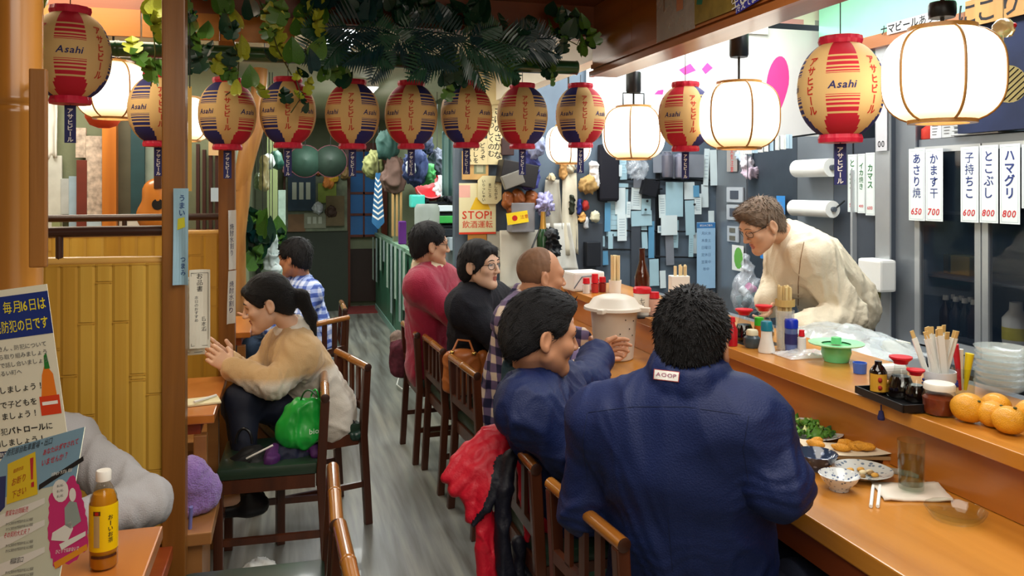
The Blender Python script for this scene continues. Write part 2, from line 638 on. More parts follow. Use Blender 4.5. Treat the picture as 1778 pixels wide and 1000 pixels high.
def surfnets(F, xs, ys, zs):
 S = F < 0
 c = np.zeros((F.shape[0] - 1, F.shape[1] - 1, F.shape[2] - 1), np.int8)
 for a in (0, 1):
  for b in (0, 1):
   for d in (0, 1):
    c += S[a:a + c.shape[0], b:b + c.shape[1], d:d + c.shape[2]]
 act = (c > 0) & (c < 8)
 I, J, K = np.nonzero(act)
 n = len(I)
 idx = np.full(c.shape, -1, np.int64)
 idx[I, J, K] = np.arange(n)
 acc = np.zeros((n, 3))
 cnt = np.zeros(n)
 cs = [(a, b, d) for a in (0, 1) for b in (0, 1) for d in (0, 1)]
 for A in cs:
  for axn in range(3):
   if A[axn]:
    continue
   B = list(A)
   B[axn] = 1
   fa = F[I + A[0], J + A[1], K + A[2]]
   fb = F[I + B[0], J + B[1], K + B[2]]
   cr = (fa < 0) != (fb < 0)
   t = np.where(cr, fa / np.where(cr, fa - fb, 1), 0)
   pa = np.stack([xs[I + A[0]], ys[J + A[1]], zs[K + A[2]]], 1)
   pb = np.stack([xs[I + B[0]], ys[J + B[1]], zs[K + B[2]]], 1)
   acc[cr] += (pa + (pb - pa) * t[:, None])[cr]
   cnt += cr
 v = acc / np.maximum(cnt, 1)[:, None]
 quads = []
 for axn in range(3):
  sl0, sl1 = [slice(None)] * 3, [slice(None)] * 3
  sl0[axn], sl1[axn] = slice(0, -1), slice(1, None)
  a, b = S[tuple(sl0)], S[tuple(sl1)]
  e = np.argwhere(a != b)
  o1, o2 = (axn + 1) % 3, (axn + 2) % 3
  ok = (e[:, o1] > 0) & (e[:, o2] > 0) & (e[:, o1] < F.shape[o1] - 1) & (e[:, o2] < F.shape[o2] - 1)
  e = e[ok]
  ins = a[e[:, 0], e[:, 1], e[:, 2]]
  q = []
  for d1, d2 in ((-1, -1), (0, -1), (0, 0), (-1, 0)):
   t = e.copy()
   t[:, o1] += d1
   t[:, o2] += d2
   q.append(idx[t[:, 0], t[:, 1], t[:, 2]])
  q = np.stack(q, 1)
  q[~ins] = q[~ins][:, ::-1]
  quads.append(q)
 f = np.concatenate(quads)
 return v, f[(f >= 0).all(1)]
def np_mesh(name, v, f, mats, parent=None, mi=None, smooth=True):
 me = bpy.data.meshes.new(name)
 me.vertices.add(len(v))
 me.vertices.foreach_set('co', np.asarray(v, np.float32).ravel())
 nq = f.shape[1]
 me.loops.add(f.size)
 me.loops.foreach_set('vertex_index', f.ravel().astype(np.int32))
 me.polygons.add(len(f))
 me.polygons.foreach_set('loop_start', np.arange(0, f.size, nq, dtype=np.int32))
 for m in (mats if isinstance(mats, (list, tuple)) else [mats]):
  me.materials.append(m)
 if mi is not None:
  me.polygons.foreach_set('material_index', np.asarray(mi, np.int32))
 if smooth:
  me.polygons.foreach_set('use_smooth', np.ones(len(f), bool))
 me.update(calc_edges=True)
 me.validate()
 o = bpy.data.objects.new(name, me)
 COL.objects.link(o)
 if parent:
  o.parent = parent
 return o
def vnormals(v, f):
 n = np.zeros_like(v)
 fn = np.cross(v[f[:, 2]] - v[f[:, 0]], v[f[:, 3]] - v[f[:, 1]])
 for i in range(4):
  np.add.at(n, f[:, i], fn)
 return n / (np.linalg.norm(n, axis=1)[:, None] + 1e-12)
def relax(v, f, it=1, w_=.5):
 for _ in range(it):
  acc = np.zeros_like(v)
  c = np.zeros(len(v))
  for i in range(4):
   a, b = f[:, i], f[:, (i + 1) % 4]
   np.add.at(acc, a, v[b])
   np.add.at(c, a, 1)
  v = v * (1 - w_) + acc / np.maximum(c, 1)[:, None] * w_
 return v
def folds(v, f, amp, freq, seed=0, zs=.55, joints=()):
 """cloth creases: soft waves, sharp ridged creases and rings of folds at bent joints, pushed along the normal"""
 n = vnormals(v, f)
 d = np.zeros(len(v))
 for i in range(len(v)):
  p = Vector((v[i, 0] * freq + seed * 7.3, v[i, 1] * freq, v[i, 2] * freq * zs))
  q = noise.noise_vector(p * .55) * 1.5
  a = abs(noise.noise(p + q))
  b = abs(noise.noise(p * 2.1 + q * 1.4 + Vector((5, 1, 3))))
  d[i] = amp * (1.25 * (1 - min(a * 3.0, 1)) ** 1.5 + .55 * (1 - min(b * 3.2, 1)) ** 1.4 + .7 * noise.noise(p * .5 + Vector((3, 9, 2))) - .45)
 for c, t, rad, A, lam in joints:
  r_ = v - np.array(c)
  s_ = r_ @ np.array(t)
  w_ = np.exp(-(r_ ** 2).sum(1) / rad ** 2)
  ph = np.array([noise.noise(Vector(x) * 11) for x in v]) * 5
  d += A * w_ * (np.abs(np.sin(s_ * PI / lam + ph)) - .5)
 return v + n * d[:, None]
# ---------------------------------------------------------------- room shell
def struct(o, label=None):
 o['kind'] = 'structure'
 if label:
  o['label'] = label
 return o
W_COUNTER = wood('counter_wood', '#b06f1e', '#d08c36', 1, 9, .28, .5, .05)
W_LEDGE = wood('ledge_wood', '#a05a1a', '#bd742c', 1, 7, .34, .3, .05)
W_POST = wood('post_wood', '#70420f', '#97601f', 2, 12, .45, .2, .06)
W_SOFFIT = wood('soffit_wood', '#7c4414', '#a05f20', 1, 6, .38, .3, .08)
W_BEAM = wood('beam_wood', '#6a3010', '#86461a', 0, 6, .42, .2, .06)
W_BOARD = wood('board_wood', '#a8641c', '#c07c2c', 0, 6, .45, .15, .06)
W_TABLE = wood('table_wood', '#a45a1e', '#c27632', 1, 8, .3, .45, .06)
W_TRIM = wood('trim_wood', '#93501f', '#b5713a', 1, 8, .36, .3, .05)
W_CHAIR = wood('chair_wood', '#3a1a0c', '#572a14', 2, 14, .35, .35, .08)
BAMBOO = wood('bamboo_skin', '#9a5f20', '#c48a3c', 2, 7, .26, .5, .06)
BAMBOO_R = wood('bamboo_rail', '#8a5018', '#b87a30', 1, 9, .22, .6, .06)
SLAT = wood('bamboo_slat', '#c99a34', '#d9b04a', 2, 16, .42, .25, .03)
SLAT2 = wood('bamboo_slat_dark', '#bb8a2a', '#cc9e3a', 2, 16, .42, .25, .03)
DARKWOOD = wood('dark_wood', '#2c140c', '#40200f', 0, 10, .4, .3, .08)
STEEL = M('stainless_steel', '#868c92', rough=.34, metal=.55, var=.10, vscale=3)
STEEL_D = M('dull_steel', '#555c66', rough=.40, metal=.5, var=.16, vscale=2)
STEEL_L = M('bright_steel', '#c2c6c8', rough=.28, metal=.6, var=.05)
WHITEP = M('white_plastic', '#e8e8e2', rough=.4, var=.03)
BLACKP = M('black_plastic', '#121418', rough=.35, var=.1)
WALLC = M('cream_plaster', '#b6a888', rough=.8, var=.08, bump=.15)
WALLG = M('grey_green_plaster', '#7c8468', rough=.8, var=.12, bump=.15)
WALLK = M('kitchen_wall', '#5a6876', rough=.45, var=.25, vscale=3)
MINT = M('mint_paint', '#a0f0cc', rough=.5, var=.03)
CREAMP = M('cream_panel', '#efe6d0', rough=.5, var=.03)
CEILM = wood('ceiling_wood', '#5a3010', '#74441a', 1, 5, .45, .2, .07)
def floor_material():
 m, nt, b = new_mat('vinyl_floor')
 setp(b, Roughness=.34, Coat_Weight=.12)
 tc = nt.nodes.new('ShaderNodeTexCoord')
 mp = nt.nodes.new('ShaderNodeMapping')
 mp.inputs['Rotation'].default_value = (0, 0, math.radians(52))
 mp.inputs['Scale'].default_value = (1, .07, 1)
 nt.links.new(tc.outputs['Object'], mp.inputs['Vector'])
 nz = nt.nodes.new('ShaderNodeTexNoise')
 nz.inputs['Scale'].default_value = 17
 nz.inputs['Detail'].default_value = 9
 nz.inputs['Distortion'].default_value = .25
 nt.links.new(mp.outputs['Vector'], nz.inputs['Vector'])
 cr = nt.nodes.new('ShaderNodeValToRGB')
 e = cr.color_ramp.elements
 e[0].position, e[0].color = .28, hexc('#5a5650')
 e[1].position, e[1].color = .75, hexc('#b4bab4')
 k = e.new(.48)
 k.color = hexc('#858c8c')
 nt.links.new(nz.outputs['Fac'], cr.inputs['Fac'])
 n2 = nt.nodes.new('ShaderNodeTexNoise')
 n2.inputs['Scale'].default_value = 1.1
 nt.links.new(tc.outputs['Object'], n2.inputs['Vector'])
 mx = nt.nodes.new('ShaderNodeMix')
 mx.data_type = 'RGBA'
 mx.blend_type = 'MULTIPLY'
 mx.inputs['B'].default_value = hexc('#c8b090')
 nt.links.new(n2.outputs['Fac'], mx.inputs['Factor'])
 nt.links.new(cr.outputs['Color'], mx.inputs['A'])
 nt.links.new(mx.outputs['Result'], b.inputs['Base Color'])
 return m
ZC = 2.36
ZK = 2.78
struct(MB().box2((-2.2, -1.7, -.06), (3.75, 10.6, 0)).build('floor', floor_material()))
struct(MB().box2((-2.2, -1.7, ZC), (1.42, 3.72, ZC + .06)).build('ceiling', CEILM))
struct(MB().box2((-2.2, 3.72, ZC), (1.42, 10.6, ZC + .06)).build('ceiling', M('rear_ceiling', '#b4ae92', rough=.7, var=.06)))
struct(MB().box2((1.42, -1.7, ZK), (3.75, 10.6, ZK + .06)).build('ceiling', CREAMP))
struct(MB().box2((3.13, -1.62, 2.34), (3.66, 4.25, ZK)).build('trim_15', MINT), 'mint painted upper wall above the brown rail on the right')
struct(MB().box2((-2.2, -1.7, 0), (-2.12, 5.8, ZC)).build('wall_left', WALLC))
struct(MB().box2((3.66, -1.7, 0), (3.74, 5.7, ZK)).build('wall_right', WALLK))
struct(MB().box2((-2.2, -1.7, 0), (3.75, -1.62, ZK)).build('wall_front', WALLC))
struct(MB().box2((-2.2, 5.8, 0), (-.42, 5.88, ZC)).build('wall_booth', WALLG))
struct(MB().box2((-.46, 5.88, 0), (-.38, 10.4, ZC)).build('wall_corridor', WALLG))
struct(MB().box2((-.46, 10.4, 0), (3.75, 10.48, ZK)).build('wall_rear', WALLG))
struct(MB().box2((1.14, 5.62, 0), (3.75, 5.70, ZK)).build('wall_kitchen', WALLK))
struct(MB().box2((1.04, 8.3, 0), (2.3, 8.36, ZK)).build('wall_storage', WALLG))
struct(MB().box2((2.2, 5.70, 0), (2.26, 8.3, ZK)).build('wall_storage', WALLG))
# soffit over the counter: board face, underside and mouldings
X0, X1, ZS = 1.41, 1.53, 2.03
so = MB().box2((X0, -1.6, ZS), (X1, 3.62, ZK)).build('trim_1', W_SOFFIT)
struct(so, 'brown wooden soffit boards running above the counter')
MB().box2((X0 - .012, -1.6, ZS + .035), (X0, 3.62, ZS + .055)).build('moulding', W_TRIM, so)
MB().box2((X0 - .022, -1.6, ZS - .004), (X0, 3.62, ZS + .022)).build('moulding', W_TRIM, so)
for i in range(11):
 y0 = 3.62 - i * .46
 MB().box2((X0 - .004, y0 - .455, ZS + .056), (X0, y0, ZC)).build('panel', W_SOFFIT, so)
# the header continuing beyond the crossbeam
struct(MB().box2((1.43, 3.62, 2.12), (1.52, 5.62, ZK)).build('trim_2', CREAMP))
# crossbeam over the aisle with orange boards hanging from its left half
cb = struct(MB().box2((-2.12, 3.60, 2.215), (1.41, 3.72, ZC)).build('trim_3', W_BEAM), 'reddish brown crossbeam above the bamboo pole')
for i in range(7):
 MB().box2((-2.1 + i * .305, 3.585, 2.115), (-2.1 + i * .305 + .298, 3.60, 2.225)).build('board', W_BOARD, cb)
# booth posts
p1 = struct(MB().box2((-.372, 2.66, 0), (-.305, 2.73, ZC)).build('trim_4', W_POST, bevel=.004), 'square brown post at the aisle end of the near bamboo partition')
a, b = P(380, 400, 3.83), P(408, 400, 3.83)
p2 = struct(MB().box2((a.x, a.y - .03, 0), (b.x, a.y + .05, ZC)).build('trim_5', W_POST, bevel=.004), 'square brown post at the end of the second bamboo partition')
# natural log post at the rear corner of the booths, with a leaning limb
lg = MB()
q = [PY(408, 640, 5.72), PY(412, 520, 5.70), PY(412, 410, 5.70), PY(418, 350, 5.68), PY(424, 300, 5.68)]
q = [Vector((q[0].x, 5.72, 0))] + q
lg.tube(q, [.062, .06, .058, .054, .056, .05], 12, 0)
lg.tube([PY(416, 330, 5.68), PY(430, 265, 5.66), PY(446, 215, 5.66), PY(452, 120, 5.7)], [.052, .06, .055, .05], 12, 0)
LOGM = wood('log_bark', '#8a5a26', '#b78440', 2, 14, .5, .2, .12)
struct(lg.build('trim_6', LOGM, smooth=True), 'natural peeled log post with a leaning limb at the booth corner')
# rear door, frame and panes
dr = thing('door_1', None, None, (0, 0, 0))
dr['kind'] = 'structure'
a, b = PY(598, 262, 10.35), PY(655, 520, 10.35)
xa, xb, zt = a.x, b.x + .12, 1.98
DOORF = wood('door_frame_wood', '#5a2412', '#74341a', 2, 9, .4, .3, .07)
fr = MB().box2((xa, 10.30, 0), (xa + .07, 10.4, zt)).box2((xb - .07, 10.30, 0), (xb, 10.4, zt)).box2((xa, 10.30, zt), (xb, 10.4, zt + .08))
fr.build('door_frame', DOORF, dr)
BLUEG = M('night_window_pane', '#3f78b8', rough=.15, var=.2, vscale=2, coat=.5)
for i in range(4):
 z0 = .90 + i * .27
 MB().box2((xa + .075, 10.34, z0), (xa + .23, 10.36, z0 + .24)).build('pane', BLUEG, dr)
 MB().box2((xa + .25, 10.34, z0), (xa + .41, 10.36, z0 + .24)).build('pane', BLUEG, dr)
MB().box2((xa + .07, 10.32, .06), (xb - .07, 10.37, .72)).build('door_panel', M('dark_door', '#2a1c16', rough=.5), dr)
mt = MB()
for i in range(5):
 mt.box2((xa + .07, 10.325, .87 + i * .27), (xb - .07, 10.365, .90 + i * .27))
mt.box2((xa + .23, 10.325, .87), (xa + .25, 10.365, 1.98))
mt.build('muntin', DOORF, dr)
dm = MB().box2((xa - .05, 9.7, 0), (xb + .05, 10.25, .012)).build('doormat', M('red_mat', '#7a2f2c', rough=.95, bump=.6, bscale=200))
tag(dm, 'dull red doormat in front of the rear door', 'mat')
# dark rear wall dado and green boards left of the door
struct(MB().box2((-.37, 10.32, 0), (xa - .03, 10.4, .93)).build('trim_7', M('dark_dado', '#2b3328', rough=.6)))
struct(MB().box2((xa - .31, 10.30, .93), (xa - .03, 10.32, 1.46)).build('trim_8', M('green_board', '#1d7a34', rough=.5)))
# green low partition of the kitchen pass, with rail
GREENP = M('green_partition_paint', '#3c6e56', rough=.4, var=.15, vscale=4)
gp = thing('low_partition', 'low green partition along the right side of the rear aisle', 'partition', (1.04, 7.6, 0))
pl = MB()
for i in range(8):
 y0 = -2.55 + i * .62
 MB().box2((0, y0, .06), (.05, y0 + .61, .90)).build('panel', GREENP, gp)
MB().box2((-.012, -2.56, .90), (.062, 2.42, .94)).build('top_rail', M('partition_rail', '#86a890', rough=.35), gp)
MB().box2((-.008, -2.56, 0), (.058, 2.42, .07)).build('base_strip', M('partition_base', '#7fa296', rough=.4), gp)
# raised bench platforms of the booths
BENCHM = wood('bench_wood', '#8a5a2c', '#a87440', 0, 8, .4, .3, .08)
REDW = wood('red_bench_wood', '#8a3614', '#a64c20', 0, 8, .4, .3, .08)
for nm, lab, x1, y0, y1, mt_ in (('booth_bench', 'reddish bench in front of the near bamboo partition', -.34, 2.25, 2.665, REDW),
                                 ('booth_bench', 'light wooden bench behind the brown post holding a lilac bundle', -.235, 2.735, 3.05, BENCHM),
                                 ('booth_bench', 'wooden bench in front of the second bamboo partition', -.33, 3.72, 4.06, BENCHM)):
 t = thing(nm, lab, 'bench', ((x1 - 2.1) / 2, (y0 + y1) / 2, 0))
 hx, hy = (x1 + 2.1) / 2, (y1 - y0) / 2
 MB().box2((-hx, -hy, .36), (hx, hy, .40)).build('seat', mt_, t, bevel=.004)
 MB().box2((-hx, -hy + .02, 0), (hx - .03, hy - .02, .36)).build('base', mt_, t)
# bamboo slat partitions
def partition(name, label, x0, x1, y, z0, zt, sw, seed, rail):
 r = random.Random(seed)
 t = thing(name, label, 'partition', ((x0 + x1) / 2, y, z0))
 MB().box2((x0 - (x0 + x1) / 2, -.012, 0), (x1 - (x0 + x1) / 2, .012, zt - z0)).build('backing', SLAT2, t)
 n = int(round((x1 - x0) / sw))
 for side in (-1, 1):
  for i in range(n):
   cx = x1 - (i + .5) * (x1 - x0) / n - (x0 + x1) / 2
   hw = (x1 - x0) / n / 2 - .0012
   mb = MB()
   cuts = [0] + sorted(r.uniform(.05, zt - z0 - .05) for _ in range(2)) + [zt - z0]
   for c0, c1 in zip(cuts[:-1], cuts[1:]):
    pr = [(-hw, .013), (-hw * .7, .0165), (hw * .7, .0165), (hw, .013)]
    pts = [(cx + p[0], side * p[1], z) for z in (c0 + .0009, c1 - .0009) for p in pr]
    f = [(j, j + 1, j + 5, j + 4) for j in range(3)]
    mb.add(pts, f if side < 0 else [q_[::-1] for q_ in f])
    mb.box((cx, side * .0155, c1 - .004), (hw * 1.98, .0045, .0035), 1)
   mb.build('slat', [SLAT if r.random() < .65 else SLAT2, SLAT2], t)
 MB().tube([(x0 - (x0 + x1) / 2, 0, zt - z0 + .006), (0, 0, zt - z0 + .010), (x1 - (x0 + x1) / 2, 0, zt - z0 + .006)], .014, 8, 0).build('cap_rail', M('pale_bamboo', '#d8a858', rough=.3, coat=.4), t, smooth=True)
 # dark hand rail above on short posts
 rz_ = rail - z0
 hb = MB().tube([(x0 - (x0 + x1) / 2, 0, rz_), (x1 - (x0 + x1) / 2, 0, rz_ + .004)], .017, 10)
 hb.build('hand_rail', DARKWOOD, t, smooth=True)
 for px in (x0 - (x0 + x1) / 2 + .3, -.18, .3):
  MB().tube([(px, 0, zt - z0 + .01), (px, 0, rz_)], .011, 8).build('rail_post', DARKWOOD, t, smooth=True)
partition('bamboo_partition', 'yellow bamboo slat partition behind the near table, between pole and post', -1.55, -.372, 2.695, .40, 1.268, .0475, 3, 1.362)
partition('bamboo_partition', 'farther bamboo slat partition, its top showing above the near one', -1.75, p2.bound_box[0][0], 4.10, .40, 1.275, .07, 5, 1.355)
# thick bamboo pole at the near left, with hanging plank
bp = thing('bamboo_pole', 'thick glossy bamboo pole at the near left behind the notices', 'pole', (-.518, 1.80, 0))
prof = []
for i, z in enumerate([0, .42, .86, 1.28, 1.66, 2.02, ZC]):
 prof += [(.047, z - .016), (.0495, z - .004), (.0445, z), (.0495, z + .004), (.047, z + .016)]
MB().lathe(prof[2:-2], seg=28).build('culm', BAMBOO, bp, smooth=True)
pk = MB().box((0, 0, 0), (.030, .016, .375)).build('hanging_plank', W_POST, bp, bevel=.003)
c = P(67, 292, 1.525)
pk.location = c - bp.location
MB().tube([c + Vector((0, 0, .17)) - bp.location, c + Vector((-.01, .05, .17)) - bp.location], .006, 8).build('peg', DARKWOOD, bp)
# dark green bamboo pole that the lanterns hang from
GPOLE = M('green_pole', '#1f5a38', rough=.28, var=.35, vscale=6, coat=.5)
t = thing('bamboo_pole', 'horizontal green bamboo pole carrying the row of lanterns', 'pole', (.1, 3.76, 2.09))
prof = []
for h in [-1.5, -1.15, -.8, -.45, -.1, .25, .6, .95, 1.28]:
 prof += [(.034, h - .012), (.037, h - .003), (.033, h), (.037, h + .003), (.034, h + .012)]
MB().lathe([(.0, -1.5)] + prof[2:-2] + [(.0, 1.28)], axis=(1, 0, 0), seg=18).build('culm', GPOLE, t, smooth=True)
for x in (-1.2, -.2, .9):
 MB().tube([(x, 0, .035), (x, -.05, .17)], .0025, 5).build('hanger_wire', STEEL_D, t)
# ---------------------------------------------------------------- counter, ledge and kitchen units
ct = thing('counter', 'orange wooden eating counter where the diners sit', 'counter', (1.19, 2.0, 0))
MB().box2((0, -3.4, .672), (.47, 2.72, .72)).build('counter_top', W_COUNTER, ct, bevel=.004)
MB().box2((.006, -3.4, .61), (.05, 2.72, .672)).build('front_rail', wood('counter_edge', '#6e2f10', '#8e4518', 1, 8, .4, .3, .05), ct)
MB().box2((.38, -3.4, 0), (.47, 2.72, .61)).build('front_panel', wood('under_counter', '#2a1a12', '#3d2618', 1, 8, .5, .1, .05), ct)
lt = thing('counter_ledge', 'raised wooden serving ledge between counter and kitchen', 'counter', (1.60, 2.0, 0))
MB().box2((-.012, -3.4, .862), (.40, 2.72, .90)).build('ledge_top', W_COUNTER, lt, bevel=.003)
MB().box2((.03, -3.4, .722), (.07, 2.72, .862)).build('front_board', W_LEDGE, lt)
MB().box2((.072, -3.4, 0), (.36, 2.70, .80)).build('base', W_LEDGE, lt)
kb = thing('kitchen_bench', 'stainless steel kitchen worktop behind the serving ledge', 'worktop', (2.02, 2.0, 0))
MB().box2((0, -3.0, .77), (.36, 2.9, .80)).build('worktop', STEEL, kb)
MB().box2((.02, -3.0, 0), (.34, 2.9, .77)).build('cabinet', STEEL_D, kb)
def yx(u, x=3.2):
 return PX(u, 400, x).y
# stainless units along the right wall (from the far corner towards the fridge)
def unit(name, label, u0, u1, z0, z1, mat, x=3.2, parts=None):
 ya, yb = yx(u1, x), yx(u0, x)
 t = thing(name, label, 'cabinet', (x, (ya + yb) / 2, 0))
 h = (yb - ya) / 2 - .002
 MB().box2((.012, -h, z0), (.44, h, z1)).build('body', STEEL_D, t)
 MB().box2((0, -h, z0), (.012, h, z1)).build('front_panel', mat, t, bevel=.002)
 return t, h
unit('steel_cabinet', 'brushed steel panel with switch plates beside the hanging receipts', 1243, 1296, 0, ZC, STEEL)
unit('steel_cabinet', 'dark tall steel cabinet behind the cook', 1296, 1384, 0, 1.85, M('dark_cabinet', '#454e58', rough=.4, metal=.4))
unit('steel_cabinet', 'steel cupboard carrying the paper towel rolls', 1384, 1447, 0, 1.9, STEEL)
t, h = unit('steel_refrigerator', 'tall steel refrigerator to the right of the cook', 1447, 1519, 0, 1.78, STEEL_D)
MB().box2((-.03, -.03, .5), (0, -.012, 1.6)).build('handle', STEEL_L, t)
MB().box2((-.004, -.004, 0), (0, .004, 1.78)).build('seam', BLACKP, t)
t, h = unit('steel_column', 'bright steel column carrying the soap dispenser', 1519, 1545, 0, ZC, STEEL_L, x=3.16)
t, h = unit('steel_cabinet', 'wide steel cabinet left of the glass door fridge', 1545, 1590, 0, ZC, STEEL)
# glass door fridge
ya, yb = yx(1830), yx(1590)
fz0, fz1 = .70, 1.71
ft = thing('display_fridge', 'two door glass fronted drinks fridge on the right wall', 'fridge', (3.2, (ya + yb) / 2, 0))
h = (yb - ya) / 2
FD = M('fridge_interior', '#566270', rough=.4, var=.2)
MB().box2((.02, -h, 0), (.44, h, fz0 - .02)).build('lower_body', STEEL_D, ft)
MB().box2((.02, -h, fz1), (.44, h, fz1 + .04)).build('top_panel', STEEL, ft)
MB().box2((.42, -h, fz0 - .02), (.44, h, fz1)).build('back_panel', FD, ft)
MB().box2((.02, h - .02, fz0 - .02), (.44, h, fz1)).build('side_panel', FD, ft)
MB().box2((.02, -h, fz0 - .02), (.44, -h + .02, fz1)).build('side_panel', FD, ft)
for z in (fz0 + .02, fz0 + .33, fz0 + .66):
 MB().box2((.06, -h + .02, z), (.42, h - .02, z + .012)).build('shelf', STEEL_D, ft)
ym = yx(1706) - (ya + yb) / 2
GLASSP = film('fridge_glass', '#1e2a38', .30, .04, .02)
for n_, (a_, b_) in enumerate(((-h, ym - .004), (ym + .004, h))):
 dn = MB()
 dn.box2((-.008, a_, fz0 - .02), (.018, a_ + .035, fz1)).box2((-.008, b_ - .035, fz0 - .02), (.018, b_, fz1))
 dn.box2((-.008, a_ + .035, fz0 - .02), (.018, b_ - .035, fz0 + .025)).box2((-.008, a_ + .035, fz1 - .03), (.018, b_ - .035, fz1))
 d = dn.build('door', STEEL_L, ft)
 MB().box2((.002, a_ + .035, fz0 + .025), (.008, b_ - .035, fz1 - .03)).build('pane', GLASSP, d)
FRIDGE_Y = (ya + yb) / 2
# low steel shelf under the fridge in front of it
t = thing('steel_shelf', 'steel side bench under the glass fridge', 'worktop', (3.0, 2.6, 0))
MB().box2((-.0, -1.6, .64), (.2, 1.1, .67)).build('shelf_top', STEEL, t)
MB().box2((.05, -1.6, 0), (.2, 1.1, .64)).build('base', STEEL_D, t)
# wooden rail along the top of the right wall
struct(MB().box2((3.12, -1.0, 2.27), (3.2, 4.25, 2.34)).build('trim_9', W_TRIM), 'brown wooden rail under the mint upper wall on the right')
struct(MB().box2((3.14, -1.0, 1.76), (3.18, 3.2, 2.26)).build('trim_10', M('navy_cloth_wall', '#1c2644', rough=.8, var=.5, vscale=5)), 'dark navy backdrop above the glass fridge')
# ---------------------------------------------------------------- chairs
GREENV = M('green_vinyl', '#23382a', rough=.38, var=.15, vscale=6, coat=.25)
def make_chair(label, loc, rz):
 """faces +X in its own frame; the back stands at x=0"""
 t = thing('dining_chair', label, 'chair', loc, rz, 'dark wooden chairs with bamboo top rails')
 W = .185
 sb = MB().box((.195, 0, .432), (.37, .37, .045))
 sb.build('seat', GREENV, t, smooth='auto', bevel=.014)
 ap = MB().box((.375, 0, .385), (.02, .34, .05)).box((.012, 0, .385), (.02, .34, .05)).box((.195, W - .012, .385), (.34, .02, .05)).box((.195, -W + .012, .385), (.34, .02, .05))
 ap.build('seat_frame', W_CHAIR, t)
 for s in (-1, 1):
  MB().box2((.355, s * W - .017, 0), (.389, s * W + .017, .41)).build('leg', W_CHAIR, t, bevel=.004)
  m = MB()
  pts = []
  for z, x in ((0, -.02), (.40, .004), (.69, -.012)):
   pts += [(x - .017, s * W - .015, z), (x + .017, s * W - .015, z), (x + .017, s * W + .015, z), (x - .017, s * W + .015, z)]
  fs = [(0, 3, 2, 1), (8, 9, 10, 11)]
  for k in (0, 4):
   fs += [(k + i, k + (i + 1) % 4, k + 4 + (i + 1) % 4, k + 4 + i) for i in range(4)]
  m.add(pts, fs)
  m.build('leg', W_CHAIR, t, bevel=.004)
  MB().box2((.0, s * W - .008, .17), (.37, s * W + .008, .195)).build('stretcher', W_CHAIR, t)
 MB().box2((.364, -W, .22), (.38, W, .25)).build('stretcher', W_CHAIR, t)
 MB().box2((-.018, -W, .50), (.0, W, .535)).build('lower_rail', W_CHAIR, t)
 for y in (-.085, 0, .085):
  MB().box2((-.018, y - .016, .53), (-.006, y + .016, .69)).build('back_slat', W_CHAIR, t)
 r = MB()
 pr = [(.0, -.205), (.011, -.205), (.0172, -.203), (.0172, -.012), (.0185, -.004), (.0165, 0), (.0185, .004), (.0172, .012), (.0172, .203), (.011, .205), (.0, .205)]
 mats = [1, 1, 0, 0, 0, 0, 0, 0, 1, 1]
 r.lathe(pr, (-.012, 0, .70), (0, 1, 0), 14, mats=mats)
 r.build('top_rail', [BAMBOO_R, DARKWOOD], t, smooth='auto')
 return t
bpy.context.view_layer.update()
CH = [
 ('dining_chair behind man', 'counter chair under the man in the plain navy jacket with the white label', (.715, 1.87, 0), .10),
 ('', 'counter chair with the red jacket thrown over its back', (.69, 2.385, 0), .0),
 ('', 'counter chair of the bald man in the checked shirt', (.768, 3.53, 0), .08),
 ('', 'counter chair of the woman in black, tan bag on its back', (.728, 4.07, 0), .05),
 ('', 'counter chair of the man in the red sweater, farthest along the counter', (.675, 4.53, 0), .05),
 ('', 'empty chair with dark bags and a green bag on its seat', (.13, 3.335, 0), PI - .03),
 ('', 'chair of the woman in the cream cardigan, back towards the aisle', (.275, 3.81, 0), PI + .28),
 ('', 'chair of the man in the blue plaid shirt, deepest chair on the left', (.345, 5.52, 0), PI),
 ('', 'empty chair turned at an angle behind the woman in the cream cardigan', (.20, 4.90, 0), PI - .80),
 ('', 'chair at the bottom edge, farther of the two nearest rails left of the aisle', (.105, 2.15, 0), PI - .03),
 ('', 'chair at the bottom edge, nearer of the two nearest rails left of the aisle', (.112, 1.745, 0), PI + .03),
]
chair0 = None
for i, (_, lab, loc, rz) in enumerate(CH):
 if chair0 is None:
  chair0 = make_chair(lab, loc, rz)
  KIDS[chair0.name] = list(chair0.children)
 else:
  c = chair0.copy()
  COL.objects.link(c)
  c['label'] = lab
  c.location, c.rotation_euler = loc, (0, 0, rz)
  for k in KIDS[chair0.name]:
   q = k.copy()
   COL.objects.link(q)
   q.parent = c
# ---------------------------------------------------------------- booth tables
def table(label, x0, x1, y0, y1):
 t = thing('booth_table', label, 'table', ((x0 + x1) / 2, (y0 + y1) / 2, 0))
 hx, hy = (x1 - x0) / 2, (y1 - y0) / 2
 MB().box2((-hx, -hy, .668), (hx, hy, .70)).build('table_top', W_TABLE, t, bevel=.004)
 MB().box2((-hx + .05, -hy + .05, .62), (hx - .05, hy - .05, .668)).build('apron', REDW, t)
 for sx in (-1, 1):
  for sy in (-1, 1):
   MB().box((sx * (hx - .05), sy * (hy - .05), .31), (.045, .045, .62)).build('leg', BENCHM, t, bevel=.004)
 return t
table('orange wooden table at the near left under the tea bottle', -1.4, -.285, 1.30, 2.06)
table('wooden booth table between the two bamboo partitions, with papers', -1.4, -.25, 3.02, 3.62)
table('wooden booth table in front of the man in the blue plaid shirt', -1.4, -.20, 4.68, 5.28)
from mathutils.bvhtree import BVHTree
